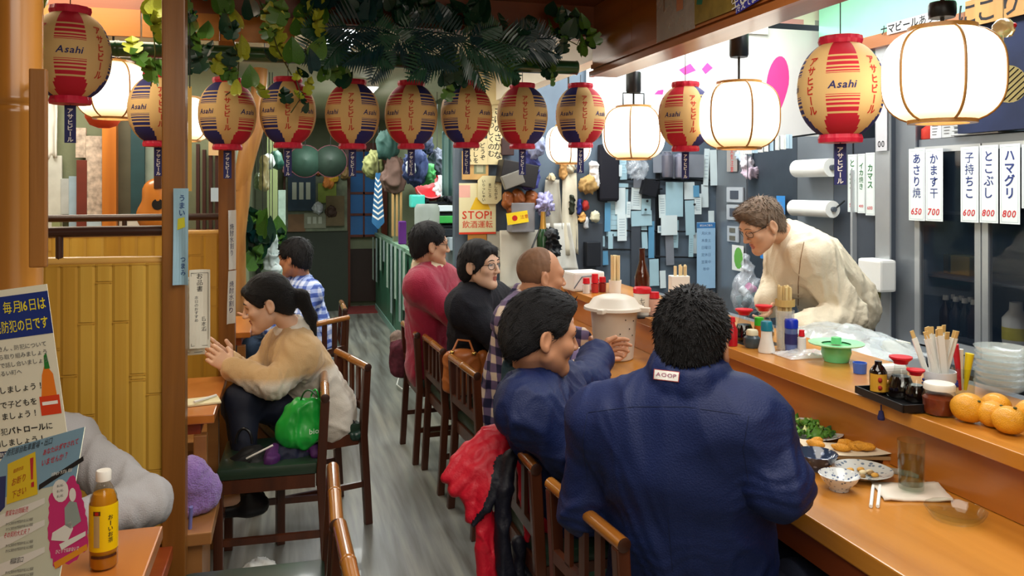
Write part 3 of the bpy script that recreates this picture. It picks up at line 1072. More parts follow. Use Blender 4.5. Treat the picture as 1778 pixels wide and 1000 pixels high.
# ---------------------------------------------------------------- people
SKIN = M('skin', '#cfa080', rough=.5, var=.06, vscale=20, sss=.10)
SKIN_P = M('skin_pale', '#deb498', rough=.5, var=.05, vscale=20, sss=.10)
SKIN_R = M('skin_ruddy', '#c58e6c', rough=.48, var=.08, vscale=24, sss=.10)
LIP = M('lip', '#b0685a', rough=.4, var=.03)
HAIRB = M('hair_black', '#0b0b10', rough=.62, var=.35, vscale=90, bump=.8, bscale=420)
HAIRG = M('hair_grey_brown', '#74604f', rough=.65, var=.4, vscale=70, bump=.6, bscale=400)
HAIRS = M('hair_stubble', '#7d5a41', rough=.7, var=.25, vscale=30)
EYEW = M('eye_white', '#d8d4cc', rough=.25, var=0)
EYED = M('eye_dark', '#120c0a', rough=.2, var=0)
GLASSF = M('spectacle_frame', '#1a1414', rough=.3, var=0)
def V(*a):
 return Vector(a)
def head_frame(c, f, up=(0, 0, 1)):
 f = Vector(f).normalized()
 x = f.cross(Vector(up)).normalized()
 z = x.cross(f)
 m = Matrix.Identity(4)
 for i in range(3):
  m[i][0], m[i][1], m[i][2], m[i][3] = x[i], f[i], z[i], c[i]
 return m
def add_head(F, m, s=1.0, female=False, ears=True, smile=False):
 R = np.array(m.to_3x3())
 T = lambda *p: np.array(m @ Vector([q * s for q in p]))
 E = lambda c, r, k=.02, op='u', g=0, rot=None: F.ell(T(*c), [q * s for q in r], R if rot is None else R @ np.array(rot), k * s, op, g)
 C = lambda a, b, r1, r2=None, k=.012, op='u', g=0: F.cone(T(*a), T(*b), r1 * s, (r1 if r2 is None else r2) * s, k * s, op, g)
 E((0, -.015, .030), (.076, .096, .088))
 E((0, .028, -.035), (.060, .060, .082), k=.03)
 jw = .044 if female else .050
 for sx in (-1, 1):
  C((sx * jw, .008, -.062), (sx * .010, .068, -.100), .020, .017, k=.03)
  E((sx * .040, .062, -.026), (.022, .020, .018), k=.025)
  E((sx * .032, .103, -.001), (.021, .024, .015), k=.012, op='s')
  E((sx * .031, .064, -.001), (.0135, .0135, .0125), k=.004)
  C((sx * .045, .070, .012), (sx * .018, .082, .012), .0045, k=.008)
  if ears:
   a = .22 * sx
   E((sx * .080, -.014, -.012), (.009, .019, .032), k=.008, rot=Matrix.Rotation(a, 3, 'Z'))
   E((sx * .088, -.012, -.008), (.006, .010, .018), k=.006, op='s', rot=Matrix.Rotation(a, 3, 'Z'))
   E((sx * .079, -.008, -.038), (.007, .009, .010), k=.006)
  E((sx * .0115, .097, -.038), (.0075, .010, .0068), k=.006)
  if smile:
   E((sx * .036, .070, -.040), (.018, .014, .014), k=.02)
 C((-.040, .072, .020), (.040, .072, .020), .012, k=.03)
 C((0, .085, .012), (0, .108, -.034), .0065, .0092, k=.012)
 E((0, .082, -.060), (.020, .013, .0045), k=.006, g=1)
 E((0, .080, -.070), (.018, .013, .0055), k=.006, g=1)
 C((-.022, .099, -.0655), (.022, .099, -.0655), .0022, k=.004, op='s')
 E((0, .070, -.104), (.020, .018, .016), k=.02)
def add_hand(F, wrist, fd, thumb, curl=.5, s=1.0, spread=0.0, bend=None, tcurl=.3):
 """fd: direction of the fingers, thumb: side the thumb leaves from; the palm faces fd x thumb... curl closes that way"""
 w = Vector(wrist)
 fd = Vector(fd).normalized()
 tx = Vector(thumb)
 tx = (tx - fd * tx.dot(fd)).normalized()
 pn = Vector(bend).normalized() if bend is not None else fd.cross(tx)
 pn = (pn - fd * pn.dot(fd) - tx * pn.dot(tx)).normalized()
 k0 = w + fd * .085 * s
 F.ecap(w + fd * .01 * s, k0 - fd * .012 * s, (.028 * s, .017 * s), (.040 * s, .0135 * s), tx, k=.012)
 for i, (o, L) in enumerate(((.031, .074), (.0105, .083), (-.0105, .076), (-.031, .060))):
  p = k0 + tx * o * s - fd * (abs(o - .008) * .15) * s
  d = (fd + tx * (o * spread * 10)).normalized()
  ang = curl * (.75 + .12 * i)
  for j, (fr, r1, r2) in enumerate(((.46, .0092, .0085), (.31, .0085, .0078), (.24, .0078, .0066))):
   d2 = (d * math.cos(ang) + pn * math.sin(ang)).normalized()
   pn = (pn * math.cos(ang) - d * math.sin(ang)).normalized() if False else pn
   q = p + d2 * L * fr * s
   F.cone(p, q, r1 * s, r2 * s, k=.004)
   # turn both axes for the next joint
   n_ = (pn - d2 * pn.dot(d2)).normalized()
   d, pn_, p = d2, n_, q
   pn = n_
  pn = Vector(bend).normalized() if bend is not None else fd.cross(tx)
  pn = (pn - fd * pn.dot(fd) - tx * pn.dot(tx)).normalized()
 a = w + fd * .028 * s + tx * .024 * s
 b = a + (fd * .62 + tx * .72 + pn * tcurl).normalized() * .042 * s
 c = b + (fd * .92 + tx * .25 + pn * (tcurl + .2)).normalized() * .032 * s
 F.cone(a, b, .0145 * s, .0108 * s, k=.012)
 F.cone(b, c, .0106 * s, .0085 * s, k=.004)
def hair_mesh(name, m, s, style, mat, parent, off, seed=1):
 R = np.array(m.to_3x3())
 T = lambda *p: np.array(m @ Vector([q * s for q in p]))
 F = Field()
 E = lambda c, r, k=.02, op='u': F.ell(T(*c), [q * s for q in r], R, k * s, op)
 C = lambda a, b, r1, r2=None, k=.02, op='u': F.cone(T(*a), T(*b), r1 * s, (r1 if r2 is None else r2) * s, k * s, op)
 H = lambda p, n: F.half(T(*p), R @ np.array(n, float), k=.008 * s, lo=T(0, 0, 0) - .3, hi=T(0, 0, 0) + .3)
 t = style.get('t', .012)
 E((0, -.016, .031), (.076 + t * .8, .096 + t, .088 + t))
 if style.get('nape', True):
  E((0, -.060, -.035), (.060, .045 + t * .5, .060), k=.03)
 kind = style['kind']
 if kind == 'quiff':
  E((0, .045, .085), (.062, .050, .034), k=.03)
 if kind == 'swept':
  E((0, .020, .085), (.070, .080, .040), k=.03)
  E((0, -.085, -.010), (.070, .045, .075), k=.03)
 if kind in ('bob', 'pony'):
  for sx in (-1, 1):
   C((sx * .066, .030, .050), (sx * .076, .012, -.010 if kind == 'pony' else -.045), .018, .014, k=.02)
  C((-.03, .068, .075), (.040, .068, .072), .016, .016, k=.02)
  E((0, -.07, -.02), (.074, .05, .075), k=.03)
 fc = style.get('face', ((0, .112, -.032), (.088, .074, .116)))
 E(fc[0], fc[1], k=.006, op='s')
 H((0, 0, style.get('low', -.022)), (0, style.get('slope', .6), -.8))
 for sx in (-1, 1):
  if style.get('ears', True):
   E((sx * .086, .000, -.016), (.022, style.get('earcut', .025), .034), k=.006, op='s')
 H((0, 0, style.get('napez', -.095)), (0, 0, -1))
 if kind == 'pony':
  C((-.056, .062, .062), (-.071, .030, .0), .014, .006, k=.02)
  C((.056, .062, .062), (.070, .034, -.03), .014, .004, k=.02)
  C((-.02, .070, .074), (.045, .064, .060), .012, .010, k=.02)
  C((0, -.105, .000), (0, -.150, -.030), .030, .034, k=.015)
  C((0, -.150, -.030), (.01, -.165, -.130), .034, .026, k=.02)
  C((.01, -.165, -.130), (.015, -.160, -.22), .026, .008, k=.02)
 v, f = F.mesh(res=style.get('res', .0055) * s)
 v = relax(v, f, 1)
 n = vnormals(v, f)
 r = random.Random(seed)
 # locks: flow direction per vertex and fine ridges across it
 Mi = m.inverted()
 loc = (np.c_[v, np.ones(len(v))] @ np.array(Mi).T)[:, :3] / s
 nl = n @ R
 if kind == 'swept':
  fl = np.stack([loc[:, 0] * .8, -np.ones(len(v)), -.3 - np.maximum(0, -loc[:, 1]) * 8], 1)
 elif kind in ('bob',):
  fl = np.stack([loc[:, 0] * 3, (loc[:, 1]) * 2.5, -np.ones(len(v)) * .7], 1)
 elif kind == 'pony':
  tgt = np.array([0, -.12, 0.0])
  fl = tgt - loc
  low_ = loc[:, 1] < -.12
  fl[low_] = np.array([0, -.1, -1])
 else:
  wh = np.array([0, -.05, .118])
  fl = loc - wh
  if kind == 'quiff':
   fr = loc[:, 1] > .0
   fl[fr] = np.stack([loc[fr, 0] * 2, np.full(fr.sum(), .6), np.full(fr.sum(), .5)], 1)
 fl = fl - nl * (fl * nl).sum(1)[:, None]
 fl /= np.linalg.norm(fl, axis=1)[:, None] + 1e-9
 cr = np.cross(nl, fl)
 for i in range(len(v)):
  u_ = float(loc[i] @ cr[i]) * 260
  a = noise.noise(Vector((u_, loc[i, 1] * 18, loc[i, 2] * 18)))
  v[i] += n[i] * (a * .0024 + .0016 * noise.noise(Vector((u_ * .35, loc[i, 1] * 9, loc[i, 2] * 9)))) * s
 # loose strands
 N = style.get('strands', 700)
 L = style.get('len', .022)
 lift = style.get('lift', .35)
 sv, sf = [], []
 for q in range(N):
  i = r.randrange(len(v))
  d = fl[i] + nl[i] * lift + np.array([r.gauss(0, .18 if kind in ('short', 'quiff') else .07) for _ in range(3)])
  d /= np.linalg.norm(d)
  d2 = d + np.array([0, 0, -.25]) * style.get('droop', .5)
  d2 /= np.linalg.norm(d2)
  side = np.cross(d, nl[i])
  side /= np.linalg.norm(side) + 1e-9
  up = np.cross(side, d)
  l_ = L * r.uniform(.5, 1.2)
  p0 = loc[i] - nl[i] * .003
  ps = [p0, p0 + d * l_ * .55, p0 + d * l_ * .55 + d2 * l_ * .5]
  b = len(v) + len(sv)
  for p_, w_ in zip(ps, (.0028, .0022, .0005)):
   for a in range(3):
    t_ = 2 * PI * a / 3
    o = side * math.cos(t_) * w_ + up * math.sin(t_) * w_ * .5
    sv.append(np.array(m @ Vector((p_ + o) * s)))
  for k in (0, 3):
   for a in range(3):
    sf.append((b + k + a, b + k + (a + 1) % 3, b + k + 3 + (a + 1) % 3, b + k + 3 + a))
 if sv:
  v = np.concatenate([v, np.array(sv)])
  f = np.concatenate([f, np.array(sf)])
 return np_mesh(name, v - off, f, mat, parent)
def glasses(m, s, parent, off, mat=None, thick=.0013):
 g = MB()
 T = lambda x, y, z: m @ Vector((x * s, y * s, z * s)) - Vector(off)
 for sx in (-1, 1):
  pts = []
  for k in range(19):
   a = 2 * PI * k / 18
   x, z = sx * .033 + .024 * math.cos(a), -.004 + .017 * math.sin(a)
   pts.append(T(x, .096 - abs(x) * .22, z))
  g.tube(pts, thick, 5, caps=False)
  g.tube([T(sx * .056, .084, .002), T(sx * .072, .06, .003), T(sx * .081, -.012, .006), T(sx * .081, -.030, -.012)], thick, 5)
 g.tube([T(-.009, .094, .0), T(0, .098, .003), T(.009, .094, .0)], thick, 5)
 o = g.build('glasses', mat or GLASSF, parent, smooth=True)
 l = MB()
 for sx in (-1, 1):
  pts = [T(sx * .033 + .023 * math.cos(2 * PI * k / 14), .0955 - abs(sx * .033 + .023 * math.cos(2 * PI * k / 14)) * .22, -.004 + .016 * math.sin(2 * PI * k / 14)) for k in range(14)]
  l.add(pts, [tuple(range(14))])
 l.build('lens', film('lens_glass', '#dfe8ea', .12, .03), o)
 return o
def face_parts(m, s, parent, off, hair, bv, brow=True, open_=1.0):
 f3 = (m.to_3x3() @ V(0, 1, 0)).normalized()
 mi = m.inverted()
 def T(x, z, dy):
  """a point on the face, dy in front of the skin"""
  h = bv.ray_cast(m @ V(x * s, .25, z * s) - Vector(off), -f3)[0]
  y = (mi @ (h + Vector(off))).y if h is not None else .08 * s
  return m @ V(x * s, y + dy * s, z * s) - Vector(off)
 R = m.to_3x3()
 for sx in (-1, 1):
  e = MB().ell(T(sx * .031, -.001, -.0030), (.0125 * s, .0050 * s, .0048 * s * open_), R, 12, 7, 0)
  e.ell(T(sx * .031, -.001, -.0005), (.0048 * s, .0030 * s, .0048 * s * open_), R, 10, 7, 1)
  e.tube([T(sx * .018, .0005, .0008), T(sx * .026, .0042 * open_, .0012), T(sx * .036, .0045 * open_, .0012), T(sx * .043, .0018, .0012), T(sx * .050, -.0015, .0010)], [.0012 * s, .0019 * s, .0021 * s, .0019 * s, .0010 * s], 5, 1)
  e.build('eye', [EYEW, EYED], parent, smooth=True)
  if brow:
   MB().tube([T(sx * .014, .021, .0005), T(sx * .024, .0245, .0010), T(sx * .036, .0255, .0010), T(sx * .046, .0235, .0010), T(sx * .055, .0185, .0005)], [.0022 * s, .0036 * s, .0036 * s, .0028 * s, .0014 * s], 6, flat=.7).build('eyebrow', hair, parent, smooth=True)
def legs_for(pelvis, f, spread=.09, knee=.42, kz=.50, az=.09, back=.05):
 f = Vector((f[0], f[1], 0)).normalized()
 sd = f.cross(V(0, 0, 1))
 out = {}
 for nm, s_ in (('R', 1), ('L', -1)):
  h = Vector(pelvis) + sd * s_ * .09
  k = Vector(pelvis) + f * knee + sd * s_ * (spread + .03)
  k.z = kz
  a = k - f * back + sd * s_ * .01
  a.z = az
  out[nm] = (h, k, a)
 out['f'] = f
 return out
def figure(label, root, head, neck, pelvis, sh, el, wr, legs, hands, top, bottom, shoe='#15151a', skin=None, hs=1.0, bulk=1.0, female=False,
           hair=None, hairmat=None, specs=False, res=.010, hres=.0038, tname='jacket', bname='trousers', smile=False, brow=True, eyeopen=1.0, fold=.006, ffreq=9, seed=1, chest=None):
 """sh/el/wr: {'R':point,'L':point}; legs from legs_for; hands {'R': kwargs}; top: dict(mat=[...], collar=..., cuff=...)"""
 off = np.array(root, float)
 t = thing('person', label, 'person', root)
 hair = hair or {'kind': 'short'}
 m = head_frame(*head)
 hc = np.array(head[0], float)
 skin = skin or SKIN
 b = bulk
 neck, pelvis = Vector(neck), Vector(pelvis)
 shR, shL = Vector(sh['R']), Vector(sh['L'])
 side = (shR - shL).normalized()
 smid = (shR + shL) / 2
 mid = pelvis.lerp(smid, .45)
 if chest is not None:
  mid = mid + Vector(chest)
 up = pelvis.lerp(smid, .80)
 if chest is not None:
  up = up + Vector(chest) * .6
 # --- body
 F = Field()
 add_head(F, m, hs, female, smile=smile)
 F.cone(neck, m @ V(0, -.036 * hs, -.055 * hs), .056 * b if not female else .046, .050 if not female else .042, k=.016)
 def torso(F, g):
  pw = .150 if not female else .155
  F.ecap(pelvis, mid, (pw * b + g, .108 * b + g), (.138 * b + g, .100 * b + g), side, k=.04)
  F.ecap(mid, up, (.140 * b + g, .102 * b + g), (.155 * b + g, .104 * b + g), side, k=.04)
  F.ecap(up, smid + (neck - smid) * .35, (.150 * b + g, .100 * b + g), (.095 * b + g, .070 * b + g), side, k=.045)
  for s_ in (shR, shL):
   F.cone(smid.lerp(s_, .35) + V(0, 0, .005), s_, .066 * b + g, .060 * b + g, k=.04)
   F.cone(neck - (neck - smid) * .25, smid.lerp(s_, .75) + V(0, 0, .012), .046 * b + g, .044 * b + g, k=.04)
 def arms(F, g, end=1.0, wt=0):
  for q in 'RL':
   e_, w_ = Vector(el[q]), Vector(wr[q])
   F.cone(sh[q], e_, .054 * b + g, .043 * b + g, k=.03)
   F.cone(e_, e_.lerp(w_, end), .043 * b + g, .031 * b + g + wt, k=.022)
 def leg(F, g, end=1.0):
  for q in 'RL':
   h, k, a = legs[q]
   F.cone(h, k, .080 * b + g, .058 * b + g, k=.04)
   F.cone(k, k.lerp(a, end), .056 * b + g, .040 * b + g, k=.03)
 torso(F, -.012)
 arms(F, -.004)
 leg(F, -.010)
 for q in 'RL':
  F.cone(wr[q], Vector(wr[q]) + (Vector(wr[q]) - Vector(el[q])).normalized() * .02, .026, .024, k=.012)
  if hands and q in hands:
   add_hand(F, wr[q], **hands[q])
 for q in 'RL':
  h, k, a = legs[q]
  F.cone(a, a + legs['f'] * .16 + V(0, 0, -.05), .036, .028, k=.02)
 fine = [(hc - .135, hc + .135)]
 if hands:
  for q in hands:
   c = np.array(wr[q], float) + np.array(Vector(hands[q]['fd']).normalized()) * .09
   fine.append((c - .10, c + .10))
 v, f = F.mesh(res=.013, fine=fine, fres=hres)
 gi = F.groups_at(v[f].mean(1), .003)
 bd_ = v - off
 np_mesh('body', bd_, f, [skin, LIP], t, gi)
 bv = BVHTree.FromPolygons([Vector(q) for q in bd_], f.tolist())
 # --- top garment
 G = Field()
 g0 = top.get('g', .010)
 torso(G, g0)
 if top.get('box'):
  bw, bd = top['box']
  tg = V(*top.get('shift', (0, 0, 0)))
  G.ecap(pelvis + V(0, 0, .06) + tg, up + tg, (bw, bd), (bw * 1.02, bd * .95), side, k=.05)
  G.ecap(shR.lerp(shL, .12), shL.lerp(shR, .12), (.085 + g0 * .3, .080 + g0 * .3), (.085 + g0 * .3, .080 + g0 * .3), V(0, 0, 1), k=.06)
 arms(G, g0 * top.get('slv', .8), top.get('sleeve', .97), .004)
 # hem at the hips
 G.ecap(pelvis + V(0, 0, .03), pelvis + V(0, 0, -.01), (.158 * b + g0, .116 * b + g0), (.160 * b + g0, .118 * b + g0), side, k=.03)
 ax = (m @ V(0, -.036, -.055) - neck).normalized()
 if top.get('collar'):
  ch, cr_, cg = top['collar']
  xx, yy, _ = basis(ax)
  R_ = []
  for k in range(12):
   a = 2 * PI * k / 12
   R_.append(neck + ax * (ch + (.010 if math.cos(a) > 0 else 0)) + (xx * math.cos(a) + yy * math.sin(a)) * cr_)
  for k in range(12):
   G.cone(R_[k], R_[(k + 1) % 12], top.get('cth', .014), k=.014, g=cg)
   G.cone(R_[k] - ax * .03 + (R_[k] - neck) * .12, R_[(k + 1) % 12] - ax * .03, top.get('cth', .014) * 1.1, k=.014, g=cg)
 if top.get('cuff') is not None:
  for q in 'RL':
   e_, w_ = Vector(el[q]), Vector(wr[q])
   G.cone(e_.lerp(w_, .90), e_.lerp(w_, .99), .037 * b + g0, k=.008, g=top['cuff'])
 if top.get('extra'):
  top['extra'](G)
 v, f = G.mesh(res=res)
 gi = None
 if len(top['mat']) > 1:
  gi = G.groups_at(v[f].mean(1))
 jn = []
 for q in 'RL':
  s_, e_, w_ = Vector(sh[q]), Vector(el[q]), Vector(wr[q])
  jn += [(e_, ((e_ - s_).normalized() + (w_ - e_).normalized()).normalized(), .085, fold * 1.6, .030), (e_.lerp(w_, .8), (w_ - e_).normalized(), .06, fold * 1.1, .024), (s_ + V(0, 0, -.05), V(.3, .3, -1).normalized(), .075, fold * .9, .035)]
 jn.append((pelvis + V(0, 0, .10), V(0, 0, 1), .16, fold * 1.3, .042))
 v = folds(v, f, fold, ffreq, seed, joints=jn)
 v = relax(v, f, 1, .3)
 np_mesh(tname, v - off, f, top['mat'], t, gi)
 # --- trousers
 B = Field()
 B.ecap(pelvis + V(0, 0, .02), pelvis, (.152 * b + .004, .112 * b + .004), (.155 * b + .004, .118 * b + .004), side, k=.04)
 leg(B, .006, .93)
 v, f = B.mesh(res=max(res, .011))
 v = folds(v, f, fold * .8, ffreq * .8, seed + 3)
 np_mesh(bname, v - off, f, bottom, t)
 # --- shoes
 for q in 'RL':
  h, k, a = legs[q]
  S = Field()
  fz = a.z - .045
  S.ecap(V(a.x, a.y, fz) - legs['f'] * .04, V(a.x, a.y, fz) + legs['f'] * .17 + V(0, 0, -.01), (.040, .040), (.040, .026), legs['f'].cross(V(0, 0, 1)), k=.02)
  S.cone(a, V(a.x, a.y, fz), .045, .045, k=.02)
  v, f = S.mesh(res=.012)
  np_mesh('shoe', v - off, f, M('shoe_' + shoe[1:], shoe, rough=.4), t)
 hm = hairmat or HAIRB
 hair_mesh('hair', m, hs, hair, hm, t, off, seed)
 face_parts(m, hs, t, off, hm, bv, brow, eyeopen)
 if specs:
  glasses(m, hs, t, off)
 return t, m, off
Rv, Fv = Vector((CS, -SN, 0)), Vector((SN, CS, 0))
NAVY = M('navy_workwear', '#071d50', rough=.62, var=.18, vscale=5, bump=.25, bscale=240, sheen=0)
NAVY2 = M('navy_jacket', '#0a2148', rough=.5, var=.2, vscale=5, bump=.25, bscale=200, sheen=.15)
NAVYC = M('grey_blue_collar', '#20404e', rough=.7, var=.1)
DENIM = M('dark_denim', '#121a30', rough=.8, var=.2, bump=.2, bscale=200)
BLACKC = M('black_knit', '#0a0c18', rough=.85, var=.2, bump=.4, bscale=160)
REDK = M('raspberry_knit', '#a01038', rough=.8, var=.15, vscale=6, bump=.4, bscale=180, sheen=.3)
CREAMK = M('cream_collar', '#d8c6a8', rough=.8)
CHEFW = M('cook_white', '#dccfb4', rough=.75, var=.05, bump=.2, bscale=120)
GREYK = M('grey_rib_knit', '#b6b6ba', rough=.9, var=.05, bump=.3, bscale=320)
JEANS = M('blue_denim', '#27394f', rough=.85, var=.25, bump=.2, bscale=160)
def plaid(name, base, mid_, light, k1, k2, sxy, blur=.0):
 """check cloth: bands along one horizontal direction crossed with bands along z"""
 m, nt, b = new_mat(name)
 setp(b, Roughness=.8)
 tc = nt.nodes.new('ShaderNodeTexCoord')
 nzz = nt.nodes.new('ShaderNodeTexNoise')
 nzz.inputs['Scale'].default_value = 5
 nt.links.new(tc.outputs['Object'], nzz.inputs['Vector'])
 va = nt.nodes.new('ShaderNodeVectorMath')
 va.operation = 'MULTIPLY_ADD'
 va.inputs[1].default_value = (.05, .05, .05)
 nt.links.new(nzz.outputs['Color'], va.inputs[0])
 nt.links.new(tc.outputs['Object'], va.inputs[2])
 bands = []
 for vec, k in ((sxy, k1), ((0, 0, 1), k2)):
  dp = nt.nodes.new('ShaderNodeVectorMath')
  dp.operation = 'DOT_PRODUCT'
  dp.inputs[1].default_value = vec
  nt.links.new(va.outputs['Vector'], dp.inputs[0])
  ml = nt.nodes.new('ShaderNodeMath')
  ml.operation = 'MULTIPLY'
  ml.inputs[1].default_value = k * 2 * PI
  nt.links.new(dp.outputs['Value'], ml.inputs[0])
  sn = nt.nodes.new('ShaderNodeMath')
  sn.operation = 'SINE'
  nt.links.new(ml.outputs[0], sn.inputs[0])
  mr = nt.nodes.new('ShaderNodeMapRange')
  mr.inputs['From Min'].default_value = -.12
  mr.inputs['From Max'].default_value = .12
  nt.links.new(sn.outputs[0], mr.inputs['Value'])
  bands.append(mr.outputs['Result'])
 m1 = nt.nodes.new('ShaderNodeMix')
 m1.data_type = 'RGBA'
 m1.inputs['A'].default_value, m1.inputs['B'].default_value = hexc(base), hexc(mid_)
 nt.links.new(bands[0], m1.inputs['Factor'])
 m2 = nt.nodes.new('ShaderNodeMix')
 m2.data_type = 'RGBA'
 m2.inputs['A'].default_value, m2.inputs['B'].default_value = hexc(mid_), hexc(light)
 nt.links.new(bands[0], m2.inputs['Factor'])
 m3 = nt.nodes.new('ShaderNodeMix')
 m3.data_type = 'RGBA'
 nt.links.new(bands[1], m3.inputs['Factor'])
 nt.links.new(m1.outputs['Result'], m3.inputs['A'])
 nt.links.new(m2.outputs['Result'], m3.inputs['B'])
 nt.links.new(m3.outputs['Result'], b.inputs['Base Color'])
 return m
PLAID_D = plaid('dark_check_cloth', '#15143a', '#6a587a', '#d8c4b0', 14, 13, (.75, -.66, 0))
PLAID_B = plaid('blue_plaid_cloth', '#3c56a4', '#8ea2d4', '#c8d2ea', 22, 20, (.8, -.6, .25))
def knit_ramp():
 """cardigan knit, tan above and paler below, blended by height"""
 m, nt, b = new_mat('height_ramp_knit')
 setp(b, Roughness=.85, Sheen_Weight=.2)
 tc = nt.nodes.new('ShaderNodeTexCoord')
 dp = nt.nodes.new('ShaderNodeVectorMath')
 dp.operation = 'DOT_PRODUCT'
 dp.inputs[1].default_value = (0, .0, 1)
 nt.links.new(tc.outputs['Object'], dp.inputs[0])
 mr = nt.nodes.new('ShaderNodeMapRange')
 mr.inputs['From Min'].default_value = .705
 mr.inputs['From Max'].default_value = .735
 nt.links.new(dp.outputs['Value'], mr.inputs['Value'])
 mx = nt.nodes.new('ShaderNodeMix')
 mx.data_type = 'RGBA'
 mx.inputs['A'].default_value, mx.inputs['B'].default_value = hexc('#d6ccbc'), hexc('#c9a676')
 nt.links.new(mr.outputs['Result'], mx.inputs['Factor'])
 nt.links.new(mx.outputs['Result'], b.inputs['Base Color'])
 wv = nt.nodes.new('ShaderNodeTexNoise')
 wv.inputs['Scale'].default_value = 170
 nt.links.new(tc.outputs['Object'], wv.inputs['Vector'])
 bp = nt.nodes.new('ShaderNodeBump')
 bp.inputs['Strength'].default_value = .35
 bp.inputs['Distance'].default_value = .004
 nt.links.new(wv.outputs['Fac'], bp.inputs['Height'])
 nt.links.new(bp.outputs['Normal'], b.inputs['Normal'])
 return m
# 1 the man in the plain navy jacket, back to the camera
dirA = (Fv * .90 + Rv * .44).normalized()
pel = V(.945, 1.80, .50)
t1, m1, off1 = figure('man seen from behind in plain navy jacket with white label under the collar', (.925, 1.80, 0),
 (P(1203, 592, 1.91), (dirA + V(0, 0, -.06))), P(1192, 674, 1.885), pel,
 {'R': P(1300, 732, 1.82), 'L': P(1042, 735, 1.99)}, {'R': P(1356, 838, 1.77), 'L': P(1018, 880, 2.03)},
 {'R': V(1.165, 1.93, .765), 'L': V(1.20, 2.06, .770)}, legs_for(pel, (1, .12, 0)),
 {'R': dict(fd=(.1, 1, 0), thumb=(-1, .1, .4), curl=.5), 'L': dict(fd=(.8, .5, 0), thumb=(1, -.6, .4), curl=.5)},
 dict(mat=[NAVY], g=.026, box=(.182, .122), shift=(.03, -.01, 0), slv=.85, collar=(.058, .069, 0), cth=.018, cuff=0), DENIM, bulk=1.06,
 hair={'kind': 'short', 't': .012, 'strands': 3200, 'len': .015, 'lift': .8, 'droop': .2, 'res': .005, 'napez': -.046, 'low': -.012, 'slope': .40, 'earcut': .030}, skin=SKIN_R, res=.0075, fold=.0075, ffreq=6, seed=5)
# 2 the man in the navy jacket in profile, smiling
pel = V(.895, 2.43, .50)
t2, m2, off2 = figure('smiling man in profile in navy jacket with grey-blue collar, dark swept hair', (.895, 2.43, 0),
 (P(943, 577, 2.40), (V(1, -.02, 0) + V(0, 0, -.14))), P(922, 652, 2.47), pel,
 {'R': P(912, 712, 2.30), 'L': P(962, 668, 2.74)}, {'R': V(.88, 2.17, .63), 'L': V(1.03, 2.70, .80)},
 {'R': V(1.10, 2.30, .60), 'L': P(1036, 620, 3.10)}, legs_for(pel, (1, .02, 0)),
 {'L': dict(fd=(.62, .3, .22), thumb=(-.2, -.4, 1), curl=.55, s=1.0), 'R': dict(fd=(1, .1, 0), thumb=(0, 1, .3), curl=.4)},
 dict(mat=[NAVY, NAVYC], g=.026, box=(.185, .128), slv=.9, collar=(.034, .068, 1), cth=.014, cuff=0), DENIM, bulk=1.0, skin=SKIN_R,
 hair={'kind': 'swept', 't': .013, 'strands': 1500, 'len': .030, 'lift': .06, 'res': .0045, 'face': ((0, .112, -.005), (.088, .082, .116)), 'low': -.024}, res=.0085, hres=.0032, smile=True, seed=9, fold=.009, eyeopen=.55)
# 3 bald man in the checked shirt
pel = V(.97, 3.50, .50)
t3, m3, off3 = figure('bald man in dark navy and cream checked shirt at the counter', (.97, 3.50, 0),
 (P(940, 478, 3.50), (V(.98, .05, 0) + V(0, 0, -.05))), P(915, 520, 3.55), pel,
 {'R': P(890, 560, 3.36), 'L': P(948, 540, 3.72)}, {'R': V(1.02, 3.16, .76), 'L': V(1.14, 3.76, .78)},
 {'R': V(1.28, 3.20, .775), 'L': V(1.36, 3.62, .775)}, legs_for(pel, (1, .02, 0)),
 {'R': dict(fd=(1, .3, 0), thumb=(-.2, 1, .3), curl=.5), 'L': dict(fd=(1, -.3, 0), thumb=(-.2, -1, .3), curl=.5)},
 dict(mat=[PLAID_D], g=.018, box=(.185, .13), collar=(.004, .066, 0), cth=.012), DENIM, bulk=1.05, tname='shirt', skin=SKIN_R, hairmat=HAIRS,
 hair={'kind': 'short', 't': .0022, 'strands': 0, 'nape': False, 'face': ((0, .080, .010), (.095, .105, .125)), 'napez': -.07}, seed=12, fold=.006)
# 4 woman in black, looking this way
pel = V(.96, 4.10, .50)
t4, m4, off4 = figure('woman in black jacket with glasses and short black hair turning her face this way', (.96, 4.10, 0),
 (P(834, 459, 4.00), (Rv * .86 - Fv * .50 + V(0, 0, .02))), P(825, 506, 4.06), pel,
 {'R': P(806, 536, 3.92), 'L': P(858, 520, 4.22)}, {'R': V(.98, 3.74, .76), 'L': V(1.16, 4.16, .78)},
 {'R': V(1.26, 3.84, .775), 'L': V(1.34, 4.05, .775)}, legs_for(pel, (1, -.1, 0)),
 {'R': dict(fd=(1, .3, 0), thumb=(-.2, 1, .3), curl=.5), 'L': dict(fd=(1, -.3, 0), thumb=(-.2, -1, .3), curl=.5)},
 dict(mat=[BLACKC, M('blue_scarf', '#1c2a6a', rough=.8)], g=.030, box=(.18, .13), collar=(-.004, .070, 0), cth=.022), DENIM, female=True, hs=.97, bulk=1.02, skin=SKIN_P, specs=True,
 hair={'kind': 'bob', 't': .014, 'strands': 500, 'len': .03, 'lift': .1, 'low': -.050, 'face': ((.012, .112, -.040), (.070, .072, .108)), 'napez': -.10}, seed=15, eyeopen=.7)
